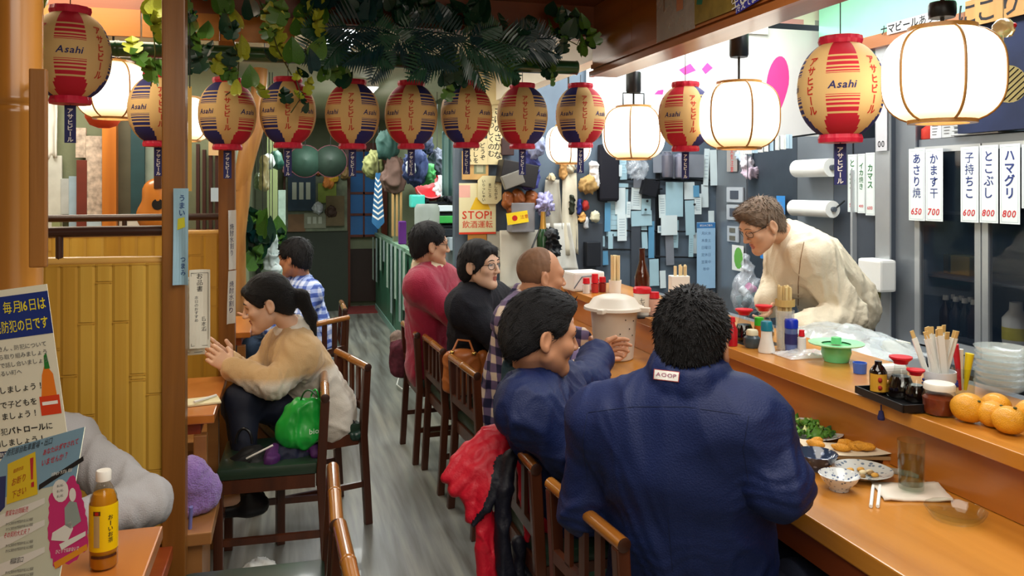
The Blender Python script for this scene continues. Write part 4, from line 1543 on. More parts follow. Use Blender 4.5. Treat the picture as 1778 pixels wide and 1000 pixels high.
# 5 man in the red sweater
pel = V(.80, 4.53, .50)
t5, m5, off5 = figure('man in raspberry red sweater with cream collar and glasses, farthest at the counter', (.80, 4.53, 0),
 (P(747, 424, 4.50), (V(.98, .10, 0) + V(0, 0, -.04))), P(742, 466, 4.53), pel,
 {'R': P(728, 498, 4.36), 'L': P(770, 486, 4.72)}, {'R': V(.92, 4.22, .75), 'L': V(1.06, 4.70, .80)},
 {'R': V(1.20, 4.30, .775), 'L': V(1.28, 4.56, .775)}, legs_for(pel, (1, -.05, 0)),
 {'R': dict(fd=(1, .3, 0), thumb=(-.2, 1, .3), curl=.5), 'L': dict(fd=(1, -.3, 0), thumb=(-.2, -1, .3), curl=.5)},
 dict(mat=[REDK, CREAMK], g=.024, box=(.18, .13), collar=(.036, .066, 1), cth=.013), DENIM, bulk=1.08, tname='sweater', specs=True, skin=SKIN,
 hair={'kind': 'short', 't': .013, 'strands': 700, 'len': .02, 'lift': .4, 'face': ((0, .120, -.015), (.090, .082, .118))}, seed=18)
# 6 the cook
pel = V(2.66, 3.44, .90)
lg = legs_for(pel, (-1, .1, 0), .09, .06, .48, .09, .02)
t6, m6, off6 = figure('cook in cream work shirt with grey hair and glasses bending over his bench', (2.62, 3.44, 0),
 (P(1321, 390, 3.80), (-Rv * .95 - Fv * .22 + V(0, 0, -.50))), P(1372, 408, 3.88), pel,
 {'L': P(1412, 446, 3.72), 'R': P(1366, 438, 4.04)}, {'L': P(1474, 548, 3.72), 'R': P(1352, 500, 4.04)},
 {'L': P(1396, 572, 3.60), 'R': P(1338, 524, 3.92)}, lg,
 {'R': dict(fd=(P(1326, 560, 3.84) - P(1338, 524, 3.92)), thumb=(-.2, -1, 0), curl=.5), 'L': dict(fd=(-1, .1, -.2), thumb=(0, .6, 1), curl=.5)},
 dict(mat=[CHEFW], g=.036, box=(.19, .155), shift=(-.02, 0, -.03), slv=1.0, collar=(.006, .062, 0), cth=.010), M('grey_work_trousers', '#5a5a5e', rough=.8), bulk=1.06, tname='shirt', skin=SKIN, specs=True, hairmat=HAIRG,
 hair={'kind': 'quiff', 't': .011, 'strands': 1300, 'len': .024, 'lift': .5, 'face': ((0, .118, -.030), (.090, .078, .110))}, seed=21, fold=.0085, ffreq=7, res=.0085, hres=.0035,
 chest=(.0, .0, .04), eyeopen=.5)
# 7 woman in the cream cardigan, left
pel = V(.15, 3.74, .475)
hd7 = P(462, 524, 3.44)
legs7 = {'R': (V(.10, 3.83, .47), P(412, 700, 3.50), P(428, 850, 3.36)), 'L': (V(.12, 3.66, .47), P(418, 692, 3.30), P(432, 858, 3.20)), 'f': V(-1, 0, 0)}
t7, m7, off7 = figure('woman in cream and tan cardigan with tied black hair sitting bent over her hands', (.12, 3.74, 0),
 (hd7, (-Rv * .96 - Fv * .30 + V(0, 0, -.30))), P(512, 573, 3.52), pel,
 {'L': P(520, 622, 3.38), 'R': P(492, 604, 3.68)}, {'L': P(474, 668, 3.27), 'R': P(432, 655, 3.58)},
 {'L': P(402, 640, 3.30), 'R': P(400, 630, 3.44)}, legs7,
 {'L': dict(fd=(P(356, 604, 3.30) - P(402, 640, 3.30)), thumb=(0, .35, 1), curl=.55, s=.95, tcurl=.5), 'R': dict(fd=(P(366, 606, 3.36) - P(400, 630, 3.44)), thumb=(.2, -.3, 1), curl=.35, s=.95)},
 dict(mat=[knit_ramp(), M('white_collar', '#e8e2d4', rough=.7)], g=.020, box=(.16, .118), collar=(.030, .054, 1), cth=.010), M('navy_trousers', '#0a1226', rough=.7, var=.2), female=True, hs=.95, bulk=.98, tname='cardigan', skin=SKIN_P,
 hair={'kind': 'pony', 't': .012, 'strands': 500, 'len': .03, 'lift': .08, 'low': -.028, 'face': ((0, .112, -.040), (.074, .076, .112))}, seed=24, res=.0085, hres=.0034, fold=.007, eyeopen=.45)
wb = MB()
wv_ = P(402, 640, 3.30)
d_ = (P(402, 640, 3.30) - P(474, 668, 3.27)).normalized()
x_, y_, _ = basis(d_)
wb.tube([wv_ - Vector(off7) + (x_ * math.cos(a) + y_ * math.sin(a)) * .033 for a in [2 * PI * k / 16 for k in range(17)]], .006, 6, caps=False)
wb.build('watch_strap', BLACKP, t7, smooth=True)
# 8 man in the blue plaid shirt
pel = V(.15, 5.46, .475)
t8, m8, off8 = figure('man in blue and white plaid shirt with black hair, turned away at the left', (.15, 5.46, 0),
 (P(511, 447, 5.28), (-Rv * .92 + Fv * .30 + V(0, 0, -.10))), P(524, 488, 5.34), pel,
 {'L': P(536, 512, 5.16), 'R': P(500, 502, 5.52)}, {'L': P(520, 566, 4.98), 'R': P(460, 556, 5.46)},
 {'L': P(462, 572, 5.0), 'R': P(436, 560, 5.22)},
 {'R': (V(.10, 5.55, .475), V(-.32, 5.48, .50), V(-.30, 5.44, .09)), 'L': (V(.10, 5.38, .475), P(434, 606, 4.95), V(-.22, 5.16, .09)), 'f': V(-1, -.3, 0).normalized()},
 {'L': dict(fd=(-1, .1, 0), thumb=(0, .6, 1), curl=.5), 'R': dict(fd=(-1, -.2, 0), thumb=(0, -.6, 1), curl=.5)},
 dict(mat=[PLAID_B], g=.020, box=(.18, .125), collar=(.006, .064, 0), cth=.012), JEANS, bulk=1.0, tname='shirt', skin=SKIN_R,
 hair={'kind': 'short', 't': .018, 'strands': 900, 'len': .03, 'lift': .35}, seed=27, fold=.010, ffreq=8)
# 9 person in the grey ribbed sweater behind the notices
pel = V(-.86, 2.46, .50)
t9, m9, off9 = figure('person in grey ribbed sweater leaning an elbow on the near table, mostly behind the notices', (-.86, 2.46, 0),
 (V(-.86, 2.24, 1.17), (.25, -.95, -.15)), V(-.82, 2.36, 1.0), pel,
 {'L': P(118, 772, 2.24), 'R': V(-1.02, 2.36, .93)}, {'L': P(252, 872, 2.02), 'R': V(-1.12, 2.06, .745)},
 {'L': P(150, 905, 1.90), 'R': V(-.92, 1.92, .745)}, legs_for(pel, (0, -1, 0), .08, .38, .48),
 {'L': dict(fd=(-1, -.2, 0), thumb=(0, -1, .4), curl=.5), 'R': dict(fd=(1, -.3, 0), thumb=(0, -1, .4), curl=.5)},
 dict(mat=[GREYK], g=.018, collar=(.01, .066, 0), cth=.012), DENIM, bulk=1.02, tname='sweater', skin=SKIN_P,
 hair={'kind': 'short', 't': .014, 'strands': 500}, seed=30, fold=.006, ffreq=7)
BV = {}
def surf_hit(ob, u, v, off=(0, 0, 0)):
 """where the line of sight through a picture point meets a mesh: place and normal"""
 me = ob.data
 if ob.name not in BV:
  BV[ob.name] = BVHTree.FromPolygons([x.co for x in me.vertices], [tuple(p.vertices) for p in me.polygons])
 bv = BV[ob.name]
 o_ = V(0, 0, CAMZ)
 d = (P(u, v, 1) - o_).normalized()
 h = bv.ray_cast(o_ - Vector(off), d)
 return (h[0] + Vector(off), h[1]) if h[0] is not None else (P(u, v, 1.8), -d)
def child_of(t, nm):
 return next(c for c in bpy.data.objects if c.parent == t and c.name.split('.')[0] == nm)
jk = child_of(t1, 'jacket')
bk = MB()
bk.grid(lambda a, b: ((a - .5) * .058, (b - .5) * .0235, 0), 8, 4, 0)
bk.grid(lambda a, b: ((a - .5) * .0545, (b - .5) * .0205, .0007), 8, 4, 1)
text(bk, 'AOOP', 0, .001, .012, 2, z=.0014, stretch=1.3)
def lay(x, y, z):
 sc_ = FPX / 1.82
 h, n_ = surf_hit(jk, 1157 + (x + .10 * y) * sc_, 652 - (y - .12 * x) * sc_, off1)
 return h + (V(0, 0, CAMZ) - h).normalized() * (.0025 + z) - Vector(off1)
bk.v = [tuple(lay(*p)) for p in bk.v]
bk.build('label_patch', [M('label_border', '#b04a4a'), M('label_white', '#f0ece8', rough=.6), M('label_ink', '#a0607c')], t1)
def seam(t, ob, off, pts, r, mat, nm='seam', n=8):
 out = []
 for (u0, v0), (u1, v1) in zip(pts[:-1], pts[1:]):
  for k in range(n):
   h, nn = surf_hit(ob, u0 + (u1 - u0) * k / n, v0 + (v1 - v0) * k / n, off)
   if not out or (h - out[-1]).length < .08:
    out.append(h)
 if len(out) > 2:
  MB().tube([p - Vector(off) for p in out], r, 5).build(nm, mat, t, smooth=True)
SEAMN = M('navy_seam', '#061840', rough=.7)
for pts in (((1022, 716), (1100, 706), (1190, 706), (1300, 722)), ((1020, 716), (1012, 770), (1022, 850)), ((1300, 722), (1290, 780), (1302, 850)), ((1160, 900), (1165, 960), (1168, 995))):
 seam(t1, jk, off1, pts, .0011, SEAMN)
seam(t6, child_of(t6, 'shirt'), off6, ((1396, 420), (1390, 450), (1386, 490), (1386, 540)), .0022, M('tan_seam', '#8a6a4a', rough=.8))
# ---------------------------------------------------------------- paper lanterns
LB = M('lantern_paper', '#dcb678', rough=.75, var=.05, vscale=5)
LR = M('lantern_red', '#c01a30', rough=.7, var=.06)
LN = M('lantern_blue', '#27286a', rough=.7, var=.06)
LRIM = M('lantern_rim', '#d02040', rough=.5, var=.1)
INKR = M('ink_red', '#c23022', rough=.7, var=0)
INKB = M('ink_blue', '#1c2464', rough=.7, var=0)
INKK = M('ink_black', '#15151a', rough=.7, var=0)
INKW = M('ink_white', '#f2f0ea', rough=.7, var=0)
INKY = M('ink_yellow', '#f0dc28', rough=.7, var=0)
INKG = M('ink_grey', '#6a6a6a', rough=.7, var=0)
TAGN = M('tag_navy', '#1e2466', rough=.6, var=.05)
WIRE = M('wire_dark', '#181818', rough=.5, var=0)
LH, LRAD = .278, .123
def lrad(h):
 return LRAD * max(1 - (abs(h) / .150) ** 2.15, 0) ** .46
STR = [(.165, .185), (.225, .245), (.28, .30), (.32, .335), (.35, .36), (.367, .585), (.592, .605), (.617, .635), (.655, .675), (.70, .72), (.765, .785)]
def make_lantern():
 mb = MB()
 cuts = {0.0, 1.0}
 for a, b in STR:
  cuts |= {a, b}
 cuts = sorted(cuts | {i / 26 for i in range(27)})
 seg = 96
 for fr in cuts:
  h = LH / 2 - fr * LH
  for k in range(seg):
   a = 2 * PI * (k + .0) / seg
   r = lrad(h)
   mb.v.append((math.cos(a) * r, math.sin(a) * r, h))
 for i in range(len(cuts) - 1):
  c = (cuts[i] + cuts[i + 1]) / 2
  blank = any(a < c < b for a, b in STR)
  for k in range(seg):
   ang = (k + .5) / seg * 8
   g = int(round(ang)) % 8
   if g % 2 and c > .765 and abs(ang - round(ang)) > .5 - .30 * (c - .765) / .235:
    g = (g + (1 if ang > round(ang) else -1)) % 8
   mi = 0
   if g % 2 == 0 and not blank:
    # coloured gore, its solid ends arched
    e = abs(ang - round(ang)) * 2
    if True:
     mi = 1 if g % 4 == 0 else 2
   k2 = (k + 1) % seg
   mb.f.append((i * seg + k, (i + 1) * seg + k, (i + 1) * seg + k2, i * seg + k2))
   mb.m.append(mi)
 t = thing('paper_lantern', '', 'lantern')
 mb.build('lantern_body', [LB, LR, LN], t, smooth=True)
 def wrap(th0):
  def f(x, y, z):
   r = lrad(y) + .0012
   a = th0 + x / max(r, .05)
   return (math.cos(a) * r, math.sin(a) * r, y)
  return f
 LT = []
 for odd in (0, 1):
  tx = MB()
  if odd:
   text(tx, 'アサヒビール', 0, .004, .0285, 0, vertical=True, wrap=wrap(0))
  else:
   text(tx, 'Asahi', 0, .004, .031, 0, shear=.25, wrap=wrap(0), stretch=1.05)
  LT.append(tx.build('lettering', [INKB, INKR][odd], t))
 for g in range(2, 8):
  c = LT[g % 2].copy()
  COL.objects.link(c)
  c.rotation_euler = (0, 0, g * PI / 4)
  c.parent = t
 LT[1].rotation_euler = (0, 0, PI / 4)
 for nm, z0, s in (('top_rim', LH / 2 - .004, 1), ('bottom_rim', -LH / 2 + .004, -1)):
  r = MB()
  n = 48
  pts = []
  for j, (zz, rr) in enumerate(((0, .058), (.012, .062), (.024, .060), (.024, .052))):
   for k in range(n):
    a = 2 * PI * k / n
    q = rr + (.0022 if (k // 2) % 2 else 0)
    pts.append((math.cos(a) * q, math.sin(a) * q, z0 + s * zz))
  fs = [(j * n + k, j * n + (k + 1) % n, (j + 1) * n + (k + 1) % n, (j + 1) * n + k) for j in range(3) for k in range(n)]
  r.add(pts, fs if s > 0 else [f[::-1] for f in fs])
  r.add(pts[-n:], [tuple(range(n)) if s > 0 else tuple(reversed(range(n)))])
  r.build(nm, LRIM, t)
 return t
lantern0 = make_lantern()
LKIDS = list(lantern0.children)
if not LKIDS:
 bpy.context.view_layer.update()
 LKIDS = list(lantern0.children)
lfirst = [True]
def lantern(label, pos, gore, ztop, turn=0.0, tagturn=0.0, tag_=True):
 """gore: which panel looks at the camera (1/3: lettering between red and blue)"""
 pos = Vector(pos)
 if lfirst[0]:
  t = lantern0
  lfirst[0] = False
 else:
  t = lantern0.copy()
  COL.objects.link(t)
  for k in LKIDS:
   c = k.copy()
   COL.objects.link(c)
   c.parent = t
 ca = math.atan2(-pos.y, -pos.x)
 t.location = pos
 t.rotation_euler = (0, 0, ca - gore * PI / 4 + turn)
 tag(t, label, 'lantern', 'red and blue striped paper lanterns')
 MB().tube([(0, 0, LH / 2 + .015), (0, 0, ztop - pos.z)], .0018, 5).build('hanging_string', WIRE, t)
 if tag_:
  m = frame((0, 0, 0), (math.cos(gore * PI / 4 + PI / 2 + tagturn), math.sin(gore * PI / 4 + PI / 2 + tagturn), 0), (0, 0, 1))
  m.translation = (0, 0, -LH / 2 - .085)
  g = MB().box((0, 0, 0), (.034, .124, .0012)).build('paper_tag', TAGN, t, mw=m)
  q = MB()
  for sgn in (1,):
   text(q, 'アサヒビール', 0, -.004, .0185, 0, vertical=True, z=.0012)
  q.build('tag_lettering', INKW, g)
  MB().tube([(0, .062, 0), (0, .075, 0)], .0012, 4).build('tag_string', WIRE, g)
 return t
ROW = [(275, 191, 3, 'the second from the left, half behind the brown post', .1), (395, 198, 3, 'right of the brown post, hanging vine on top', 0), (500, 196, 3, 'with a leafy sprig across its lettering', 0), (612, 199, 1, 'fourth right of post, red left half', -.05),
       (714, 200, 1, 'over the hanging hats, red left half', .0), (810, 199, 3, 'above the cream notice boards, blue on its left half', .05), (907, 202, 1, 'red left half, touching the white lamp', .12), (1008, 201, 3, 'last of the row, overlapping the white lamp', .18)]
for u, v, g, wh, tr in ROW:
 lantern('striped paper lantern of the row, ' + wh, PY(u, v, 3.78), g, 2.06, tr)
lantern('big striped paper lantern at the upper left, red panel in front', P(122, 97, 2.65), 0, ZC, .0)
lantern('big striped paper lantern at the right beside the largest white lamp', P(1459, 156, 2.43), 0, ZK, .06)
lantern('striped paper lantern over the ledge, partly hidden by a white lamp', P(1190, 203, 3.72), 1, ZK, .30)
# ---------------------------------------------------------------- glowing pendant lamps
def shade_mat():
 m, nt, b = new_mat('lamp_paper_glow')
 setp(b, Roughness=.8)
 b.inputs['Base Color'].default_value = (.9, .85, .75, 1)
 tc = nt.nodes.new('ShaderNodeTexCoord')
 sp = nt.nodes.new('ShaderNodeSeparateXYZ')
 nt.links.new(tc.outputs['Object'], sp.inputs[0])
 ab = nt.nodes.new('ShaderNodeMath')
 ab.operation = 'ABSOLUTE'
 nt.links.new(sp.outputs['Z'], ab.inputs[0])
 mr = nt.nodes.new('ShaderNodeMapRange')
 mr.inputs['From Min'].default_value = 0
 mr.inputs['From Max'].default_value = .14
 nt.links.new(ab.outputs[0], mr.inputs['Value'])
 cr = nt.nodes.new('ShaderNodeValToRGB')
 e = cr.color_ramp.elements
 e[0].position, e[0].color = .45, (1, .93, .80, 1)
 e[1].position, e[1].color = 1.0, (.95, .62, .22, 1)
 nt.links.new(mr.outputs['Result'], cr.inputs['Fac'])
 st = nt.nodes.new('ShaderNodeMapRange')
 st.inputs['From Min'].default_value = .35
 st.inputs['From Max'].default_value = 1.0
 st.inputs['To Min'].default_value = 3.2
 st.inputs['To Max'].default_value = .75
 nt.links.new(mr.outputs['Result'], st.inputs['Value'])
 nt.links.new(cr.outputs['Color'], b.inputs['Emission Color'])
 nt.links.new(st.outputs['Result'], b.inputs['Emission Strength'])
 return m
GLOW = shade_mat()
RIBM = wood('lamp_rib_wood', '#9a6a30', '#c29048', 2, 10, .4, .3, .1)
def lamp(label, pos, ztop, s=1.0, turn=0.0, socket=None, handle=False):
 pos = Vector(pos)
 R, H = .165 * s, .272 * s
 t = thing('pendant_lamp', label, 'lamp', pos, turn, 'glowing white paper pendant lamps')
 def r_(z):
  return R * max(1 - abs(z / (H * .535)) ** 3.0, 0) ** (1 / 2.6)
 zs = [-H / 2 + H * i / 22 for i in range(23)]
 mb = MB().lathe([(r_(z), z) for z in zs], seg=40)
 mb.build('shade', GLOW, t, smooth=True)
 for k in range(6):
  a = 2 * PI * k / 6
  MB().tube([(math.cos(a) * (r_(z) + .001), math.sin(a) * (r_(z) + .001), z) for z in zs], .0042 * s, 6).build('rib', RIBM, t, smooth=True)
 for nm, z in (('top_ring', H / 2), ('bottom_ring', -H / 2)):
  q = MB().lathe([(r_(z) - .012, z - .006), (r_(z) + .008, z - .006), (r_(z) + .008, z + .008), (r_(z) - .012, z + .008), (r_(z) - .012, z - .006)], seg=32)
  q.build(nm, RIBM, t, smooth='auto')
 MB().lathe([(0, H / 2 - .004), (r_(H / 2) - .01, H / 2 - .004)], seg=24).build('top_plate', GLOW, t)
 MB().tube([(0, 0, H / 2), (0, 0, ztop - pos.z)], .0055, 6).build('cord', WIRE, t)
 if socket:
  z0, z1, rr = socket
  MB().lathe([(0, z0 - pos.z), (rr * .9, z0 - pos.z), (rr, z0 + .01 - pos.z), (rr, z1 - .006 - pos.z), (rr * .95, z1 - pos.z), (0, z1 - pos.z)], seg=20).build('lamp_holder', BLACKP, t, smooth='auto')
 if handle:
  MB().tube([(-.06, 0, H / 2), (-.06, 0, H / 2 + .075), (.06, 0, H / 2 + .075), (.06, 0, H / 2)], .004, 5).build('wire_handle', WIRE, t)
 return t
lamp('largest white paper lamp, upper right beside the big striped lantern', P(1636, 131, 2.12), ZK, .885, .12, (1.945, 1.985, .034))
lamp('white paper lamp before the banner with the pink petal', P(1283, 201, 3.60), ZK, 1.06, .3, (2.08, 2.215, .042))
lamp('white paper lamp under the end of the soffit, wire handle on top', P(1100, 231, 4.28), ZK, 1.0, .0, (2.0, 2.11, .040), True)
lamp('white paper lamp farthest back, behind the last lantern of the row', P(987, 251, 5.1), ZK, .87, .3)
lamp('white paper lamp over the left booth, beside the big striped lantern', P(197, 157, 3.95), ZC, 1.0, .1)
lamp('white paper lamp half hidden behind the brown post on the left', P(322, 207, 4.9), ZC, .95, .4)
# ---------------------------------------------------------------- leaves on the beam and pole
LEAFM = [M('leaf_lime', '#aab434', rough=.4, var=.25, vscale=20, coat=.2), M('leaf_green', '#4c7a2c', rough=.4, var=.25, vscale=20, coat=.2), M('leaf_dark', '#163d2c', rough=.35, var=.3, vscale=20, coat=.2), M('leaf_blue_green', '#103a3c', rough=.4, var=.3, vscale=20, coat=.2)]
STEM = M('vine_stem', '#4a4a1c', rough=.6)
def leaf_mesh(lobed):
 if lobed:
  half = [(0, 0), (.18, -.10), (.42, .02), (.46, .22), (.30, .30), (.50, .42), (.44, .60), (.26, .58), (.34, .78), (.20, .90), (0, 1.08)]
 else:
  half = [(0, 0), (.22, -.12), (.42, .0), (.48, .22), (.42, .48), (.25, .76), (0, 1.08)]
 mb = MB()
 n = len(half)
 mid = [(0, p[1] if 0 < i < n - 1 else p[1], .0) for i, p in enumerate(half)]
 for sx in (-1, 1):
  ed = [(sx * p[0], p[1], -.28 * abs(p[0]) - .10 * p[1] ** 2) for p in half]
  md = [(0, max(0, min(p[1], 1.08)), -.10 * p[1] ** 2 + .02) for p in half]
  b = len(mb.v)
  mb.v += ed + md
  for i in range(n - 1):
   f = (b + i, b + i + 1, b + n + i + 1, b + n + i)
   mb.f.append(f if sx > 0 else f[::-1])
   mb.m.append(0)
 return mb
LEAF_ME = {}
for lo in (0, 1):
 for mi, mm in enumerate(LEAFM):
  o = leaf_mesh(lo).build('leaf', mm, smooth=True)
  LEAF_ME[(lo, mi)] = o.data
  bpy.data.objects.remove(o)
def vine(label, pts, n, size, mats, seed, spread=.05, lobed=.5):
 r = random.Random(seed)
 pts = [Vector(p) for p in pts]
 t = thing('trailing_vine', label, 'plant', pts[0], 0, 'leafy vines along the beam and pole')
 MB().tube([p - pts[0] for p in pts], .0028, 5).build('stem', STEM, t, smooth=True)
 L = len(pts) - 1
 for i in range(n):
  a = (i + r.random()) / n * L
  j = min(int(a), L - 1)
  p = pts[j].lerp(pts[j + 1], a - j) - pts[0]
  o = bpy.data.objects.new('leaf', LEAF_ME[(1 if r.random() < lobed else 0, r.choice(mats))])
  COL.objects.link(o)
  o.parent = t
  p += Vector((r.gauss(0, spread), r.gauss(-.02, spread * .5), r.gauss(0, spread * .7)))
  o.location = p
  s = size * r.uniform(.85, 1.5)
  o.scale = (s, s, s)
  o.rotation_euler = (r.uniform(1.2, 2.4), r.uniform(-.5, .5), r.uniform(-.9, .9) + PI)
 return t
def vy(u, v, y):
 return PY(u, v, y)
vine('lime green vine left of the brown post above the white lamp', [vy(258, 2, 3.4), vy(264, 40, 3.42), vy(270, 90, 3.45), vy(262, 150, 3.5)], 13, .075, [0, 0, 1], 1)
vine('dark vine just right of the brown post on the orange boards', [vy(330, 0, 3.45), vy(342, 40, 3.45), vy(348, 80, 3.45), vy(342, 105, 3.5)], 15, .07, [2, 2, 1], 2)
vine('vine falling over the lantern beside the brown post', [vy(372, 5, 3.45), vy(398, 50, 3.45), vy(415, 100, 3.5), vy(412, 150, 3.56), vy(392, 165, 3.58)], 19, .062, [0, 1, 1, 2], 3)
vine('vine with lime leaves over the right end of the orange boards', [vy(450, 0, 3.45), vy(470, 45, 3.45), vy(482, 85, 3.46), vy(506, 130, 3.5)], 17, .07, [0, 1, 2, 3], 4)
vine('sprig hanging across the lettering of a striped lantern', [vy(512, 130, 3.58), vy(524, 168, 3.56), vy(505, 196, 3.56)], 7, .05, [0, 2, 2], 5, .022)
vine('pale green vine left of the ceiling glare', [vy(520, 40, 3.5), vy(540, 60, 3.5), vy(528, 92, 3.5)], 9, .075, [0, 1, 1], 6)
vine('vine clump under the pole between two striped lanterns', [vy(560, 115, 3.66), vy(578, 142, 3.66), vy(590, 152, 3.66)], 8, .07, [1, 2, 2], 7, .03)
vine('vine clump drooping over a red striped lantern mid row', [vy(770, 110, 3.62), vy(785, 140, 3.60), vy(776, 168, 3.60)], 13, .06, [2, 1, 2], 8, .035)
vine('broad leaved vine on the pole towards its right end', [vy(872, 85, 3.6), vy(880, 110, 3.62), vy(890, 146, 3.64)], 11, .085, [1, 2, 1], 9, .03)
vine('vine below the right end of the pole', [vy(925, 100, 3.64), vy(948, 130, 3.66), vy(962, 142, 3.68)], 8, .06, [1, 2], 10, .025)
vine('round dark leafy clump on the crossbeam at its right end', [vy(985, 35, 3.5), vy(970, 62, 3.5), vy(1002, 78, 3.52), vy(1010, 60, 3.5)], 26, .062, [2, 2, 1], 11, .045)
vine('small vine with curled leaf before the right part of the crossbeam', [vy(905, 60, 3.5), vy(922, 50, 3.5), vy(935, 62, 3.5)], 6, .05, [1, 2], 12, .02)
vine('dark vine running along the top of the crossbeam left of centre', [vy(540, 8, 3.5), vy(580, 18, 3.5), vy(620, 12, 3.5), vy(655, 25, 3.5)], 22, .075, [3, 2, 3], 13, .04)
vine('dark vine running along the crossbeam right of centre', [vy(665, 30, 3.5), vy(720, 35, 3.5), vy(780, 40, 3.5), vy(860, 50, 3.5)], 24, .075, [3, 2, 2], 14, .04)
vine('leafy twig beside the bamboo pole over the big lantern', [P(52, 10, 2.4), P(60, 60, 2.4), P(75, 130, 2.42)], 5, .04, [0, 1], 15, .02)
# dark palm sprays in the middle
PALM = M('palm_leaf', '#0e3438', rough=.35, var=.3, vscale=30, coat=.25)
PALM2 = M('palm_leaf_green', '#1a4a34', rough=.35, var=.3, vscale=30, coat=.25)
def palm(label, c, fr, mat, seed):
 r = random.Random(seed)
 c = Vector(c)
 t = thing('palm_spray', label, 'plant', c, 0, 'dark palm sprays on the beam')
 for ang, L in fr:
  mb = MB()
  d = Vector((math.cos(ang), r.uniform(-.5, -.1), math.sin(ang))).normalized()
  pts = [d * L * q / 8 + Vector((0, 0, -.22 * L * (q / 8) ** 2)) for q in range(9)]
  mb.tube(pts, .003, 4)
  sd = d.cross(V(0, -1, 0)).normalized()
  for q in range(1, 18):
   a = q / 17 * 8
   j = min(int(a), 7)
   p = pts[j].lerp(pts[j + 1], a - j)
   l_ = L * .42 * math.sin(PI * min(q / 17 * .85 + .15, 1)) + .02
   for s_ in (-1, 1):
    e = p + (d * .75 + sd * s_ * .85 + V(0, r.uniform(-.15, .15), -.15)).normalized() * l_
    m_ = p.lerp(e, .45)
    w_ = d.cross(sd) * .0 + d * .009
    mb.add([p, m_ - w_ + V(0, 0, .004), e, m_ + w_ + V(0, 0, .004)], [(0, 1, 2, 3)])
  mb.build('frond', mat, t)
 return t
palm('dark blue green palm spray over the middle of the pole', vy(690, 62, 3.52), [(.2, .30), (-.35, .28), (-.9, .2), (2.9, .32), (3.5, .28), (4.1, .2), (1.1, .15)], PALM, 1)
palm('dark palm spray spreading over the pole right of the middle', vy(800, 72, 3.52), [(.1, .30), (-.4, .28), (-1.0, .2), (2.8, .30), (3.6, .28), (.6, .2)], PALM2, 2)
palm('palm spray with fronds reaching to the ceiling glare', vy(610, 60, 3.52), [(2.9, .22), (3.4, .24), (.2, .2), (-.5, .2), (3.9, .16)], PALM2, 3)
palm('thin palm fronds towards the right end of the crossbeam', vy(880, 78, 3.54), [(.35, .22), (.0, .24), (2.8, .2), (.75, .16)], PALM, 4)
# bright ceiling tubes seen through the leaves
for lab, loc, L in (('bright white ceiling light glimpsed through the leaves', (.27, 4.62, 2.30), .45), ('farther white ceiling light above the lanterns of the middle', (.62, 7.0, 2.30), .5)):
 tl = thing('ceiling_tube_light', lab, 'light', loc)
 MB().box((0, 0, .03), (.16, L * 2 + .04, .06)).build('housing', WHITEP, tl)
 for dx in (-.035, .035):
  MB().tube([(dx, -L, -.018), (dx, L, -.018)], .016, 10).build('tube', M('tube_glow', '#f4faff', emit=26, var=0), tl, smooth=True)
# ---------------------------------------------------------------- helpers for small things
def on_plane(mw):
 inv = mw.inverted()
 o_ = V(0, 0, CAMZ)
 n, p0 = mw.to_3x3() @ V(0, 0, 1), mw.translation
 def f(u, v):
  d = P(u, v, 1) - o_
  return tuple((inv @ (o_ + d * ((p0 - o_).dot(n) / d.dot(n))))[:2])
 return f
def cols(*hs):
 return [M('c_' + h[1:] + ('_x' if False else ''), h, rough=.5, var=.06) for h in hs]
def col(h, rough=.5, **k):
 return M('c_%s_%d' % (h[1:], int(rough * 100)), h, rough=rough, var=k.pop('var', .06), **k)
def revolve(name, label, cat, loc, parts, group=None, seg=20, rz=0):
 """parts: (part name, profile, material)"""
 t = thing(name, label, cat, loc, rz, group)
 for nm, pr, mt in parts:
  MB().lathe(pr, seg=seg).build(nm, mt, t, smooth='auto')
 return t
def single(mb, name, label, cat, mats, loc=None, group=None, smooth=False, bevel=0, mw=None):
 o = mb.build(name, mats, None, smooth, bevel)
 if loc is not None:
  o.location = loc
 if mw is not None:
  o.matrix_world = mw
 return tag(o, label, cat, group)
GLASS = thin_glass('clear_glass', '#f4f8f6')
WATER = thin_glass('water', '#e6ece8')
PAPERW = M('white_paper', '#e9ebe6', rough=.7, var=.03)
PAPERC = M('cream_paper', '#e2d9b0', rough=.7, var=.05)
PAPERB = M('bluish_paper', '#b6cfdc', rough=.6, var=.08, vscale=4)
SOY = M('soy_sauce', '#120806', rough=.08, var=.1, coat=.8)
REDCAP = M('red_cap', '#d01828', rough=.35, var=.05)
# ---------------------------------------------------------------- things on the serving ledge, near end
ZL = .901
def citrus(label, u, v, d, r, seed):
 c = P(u, v, d)
 c.z = ZL + r * .86
 F = MB().ell((0, 0, 0), (r, r, r * .88), None, 26, 16)
 rr = random.Random(seed)
 F.v = [tuple(Vector(p) * (1 + .05 * noise.noise(Vector(p) * 30 + V(seed, 0, 0)))) for p in F.v]
 t = thing('mandarin', label, 'fruit', c, rr.random() * 3, 'mandarins on the ledge')
 F.build('peel', M('orange_peel', '#eda41c', rough=.4, var=.14, vscale=30, bump=.5, bscale=400, coat=.2), t, smooth=True)
 a = rr.uniform(.3, 1.0)
 p = V(-math.sin(a) * .4, -math.sin(a), math.cos(a)).normalized() * r * .93
 MB().ell(p, (.0045, .0045, .003), None, 8, 5).build('stem_button', col('#4a4a1a', .7), t, smooth=True)
citrus('mandarin closest to the white lidded jar, taller than the others', 1682, 709, 2.06, .042, 1)
citrus('mandarin at the back between the other mandarins', 1730, 700, 2.10, .036, 2)
citrus('mandarin in the middle of the pile, leaning on the front one', 1722, 722, 2.02, .036, 3)
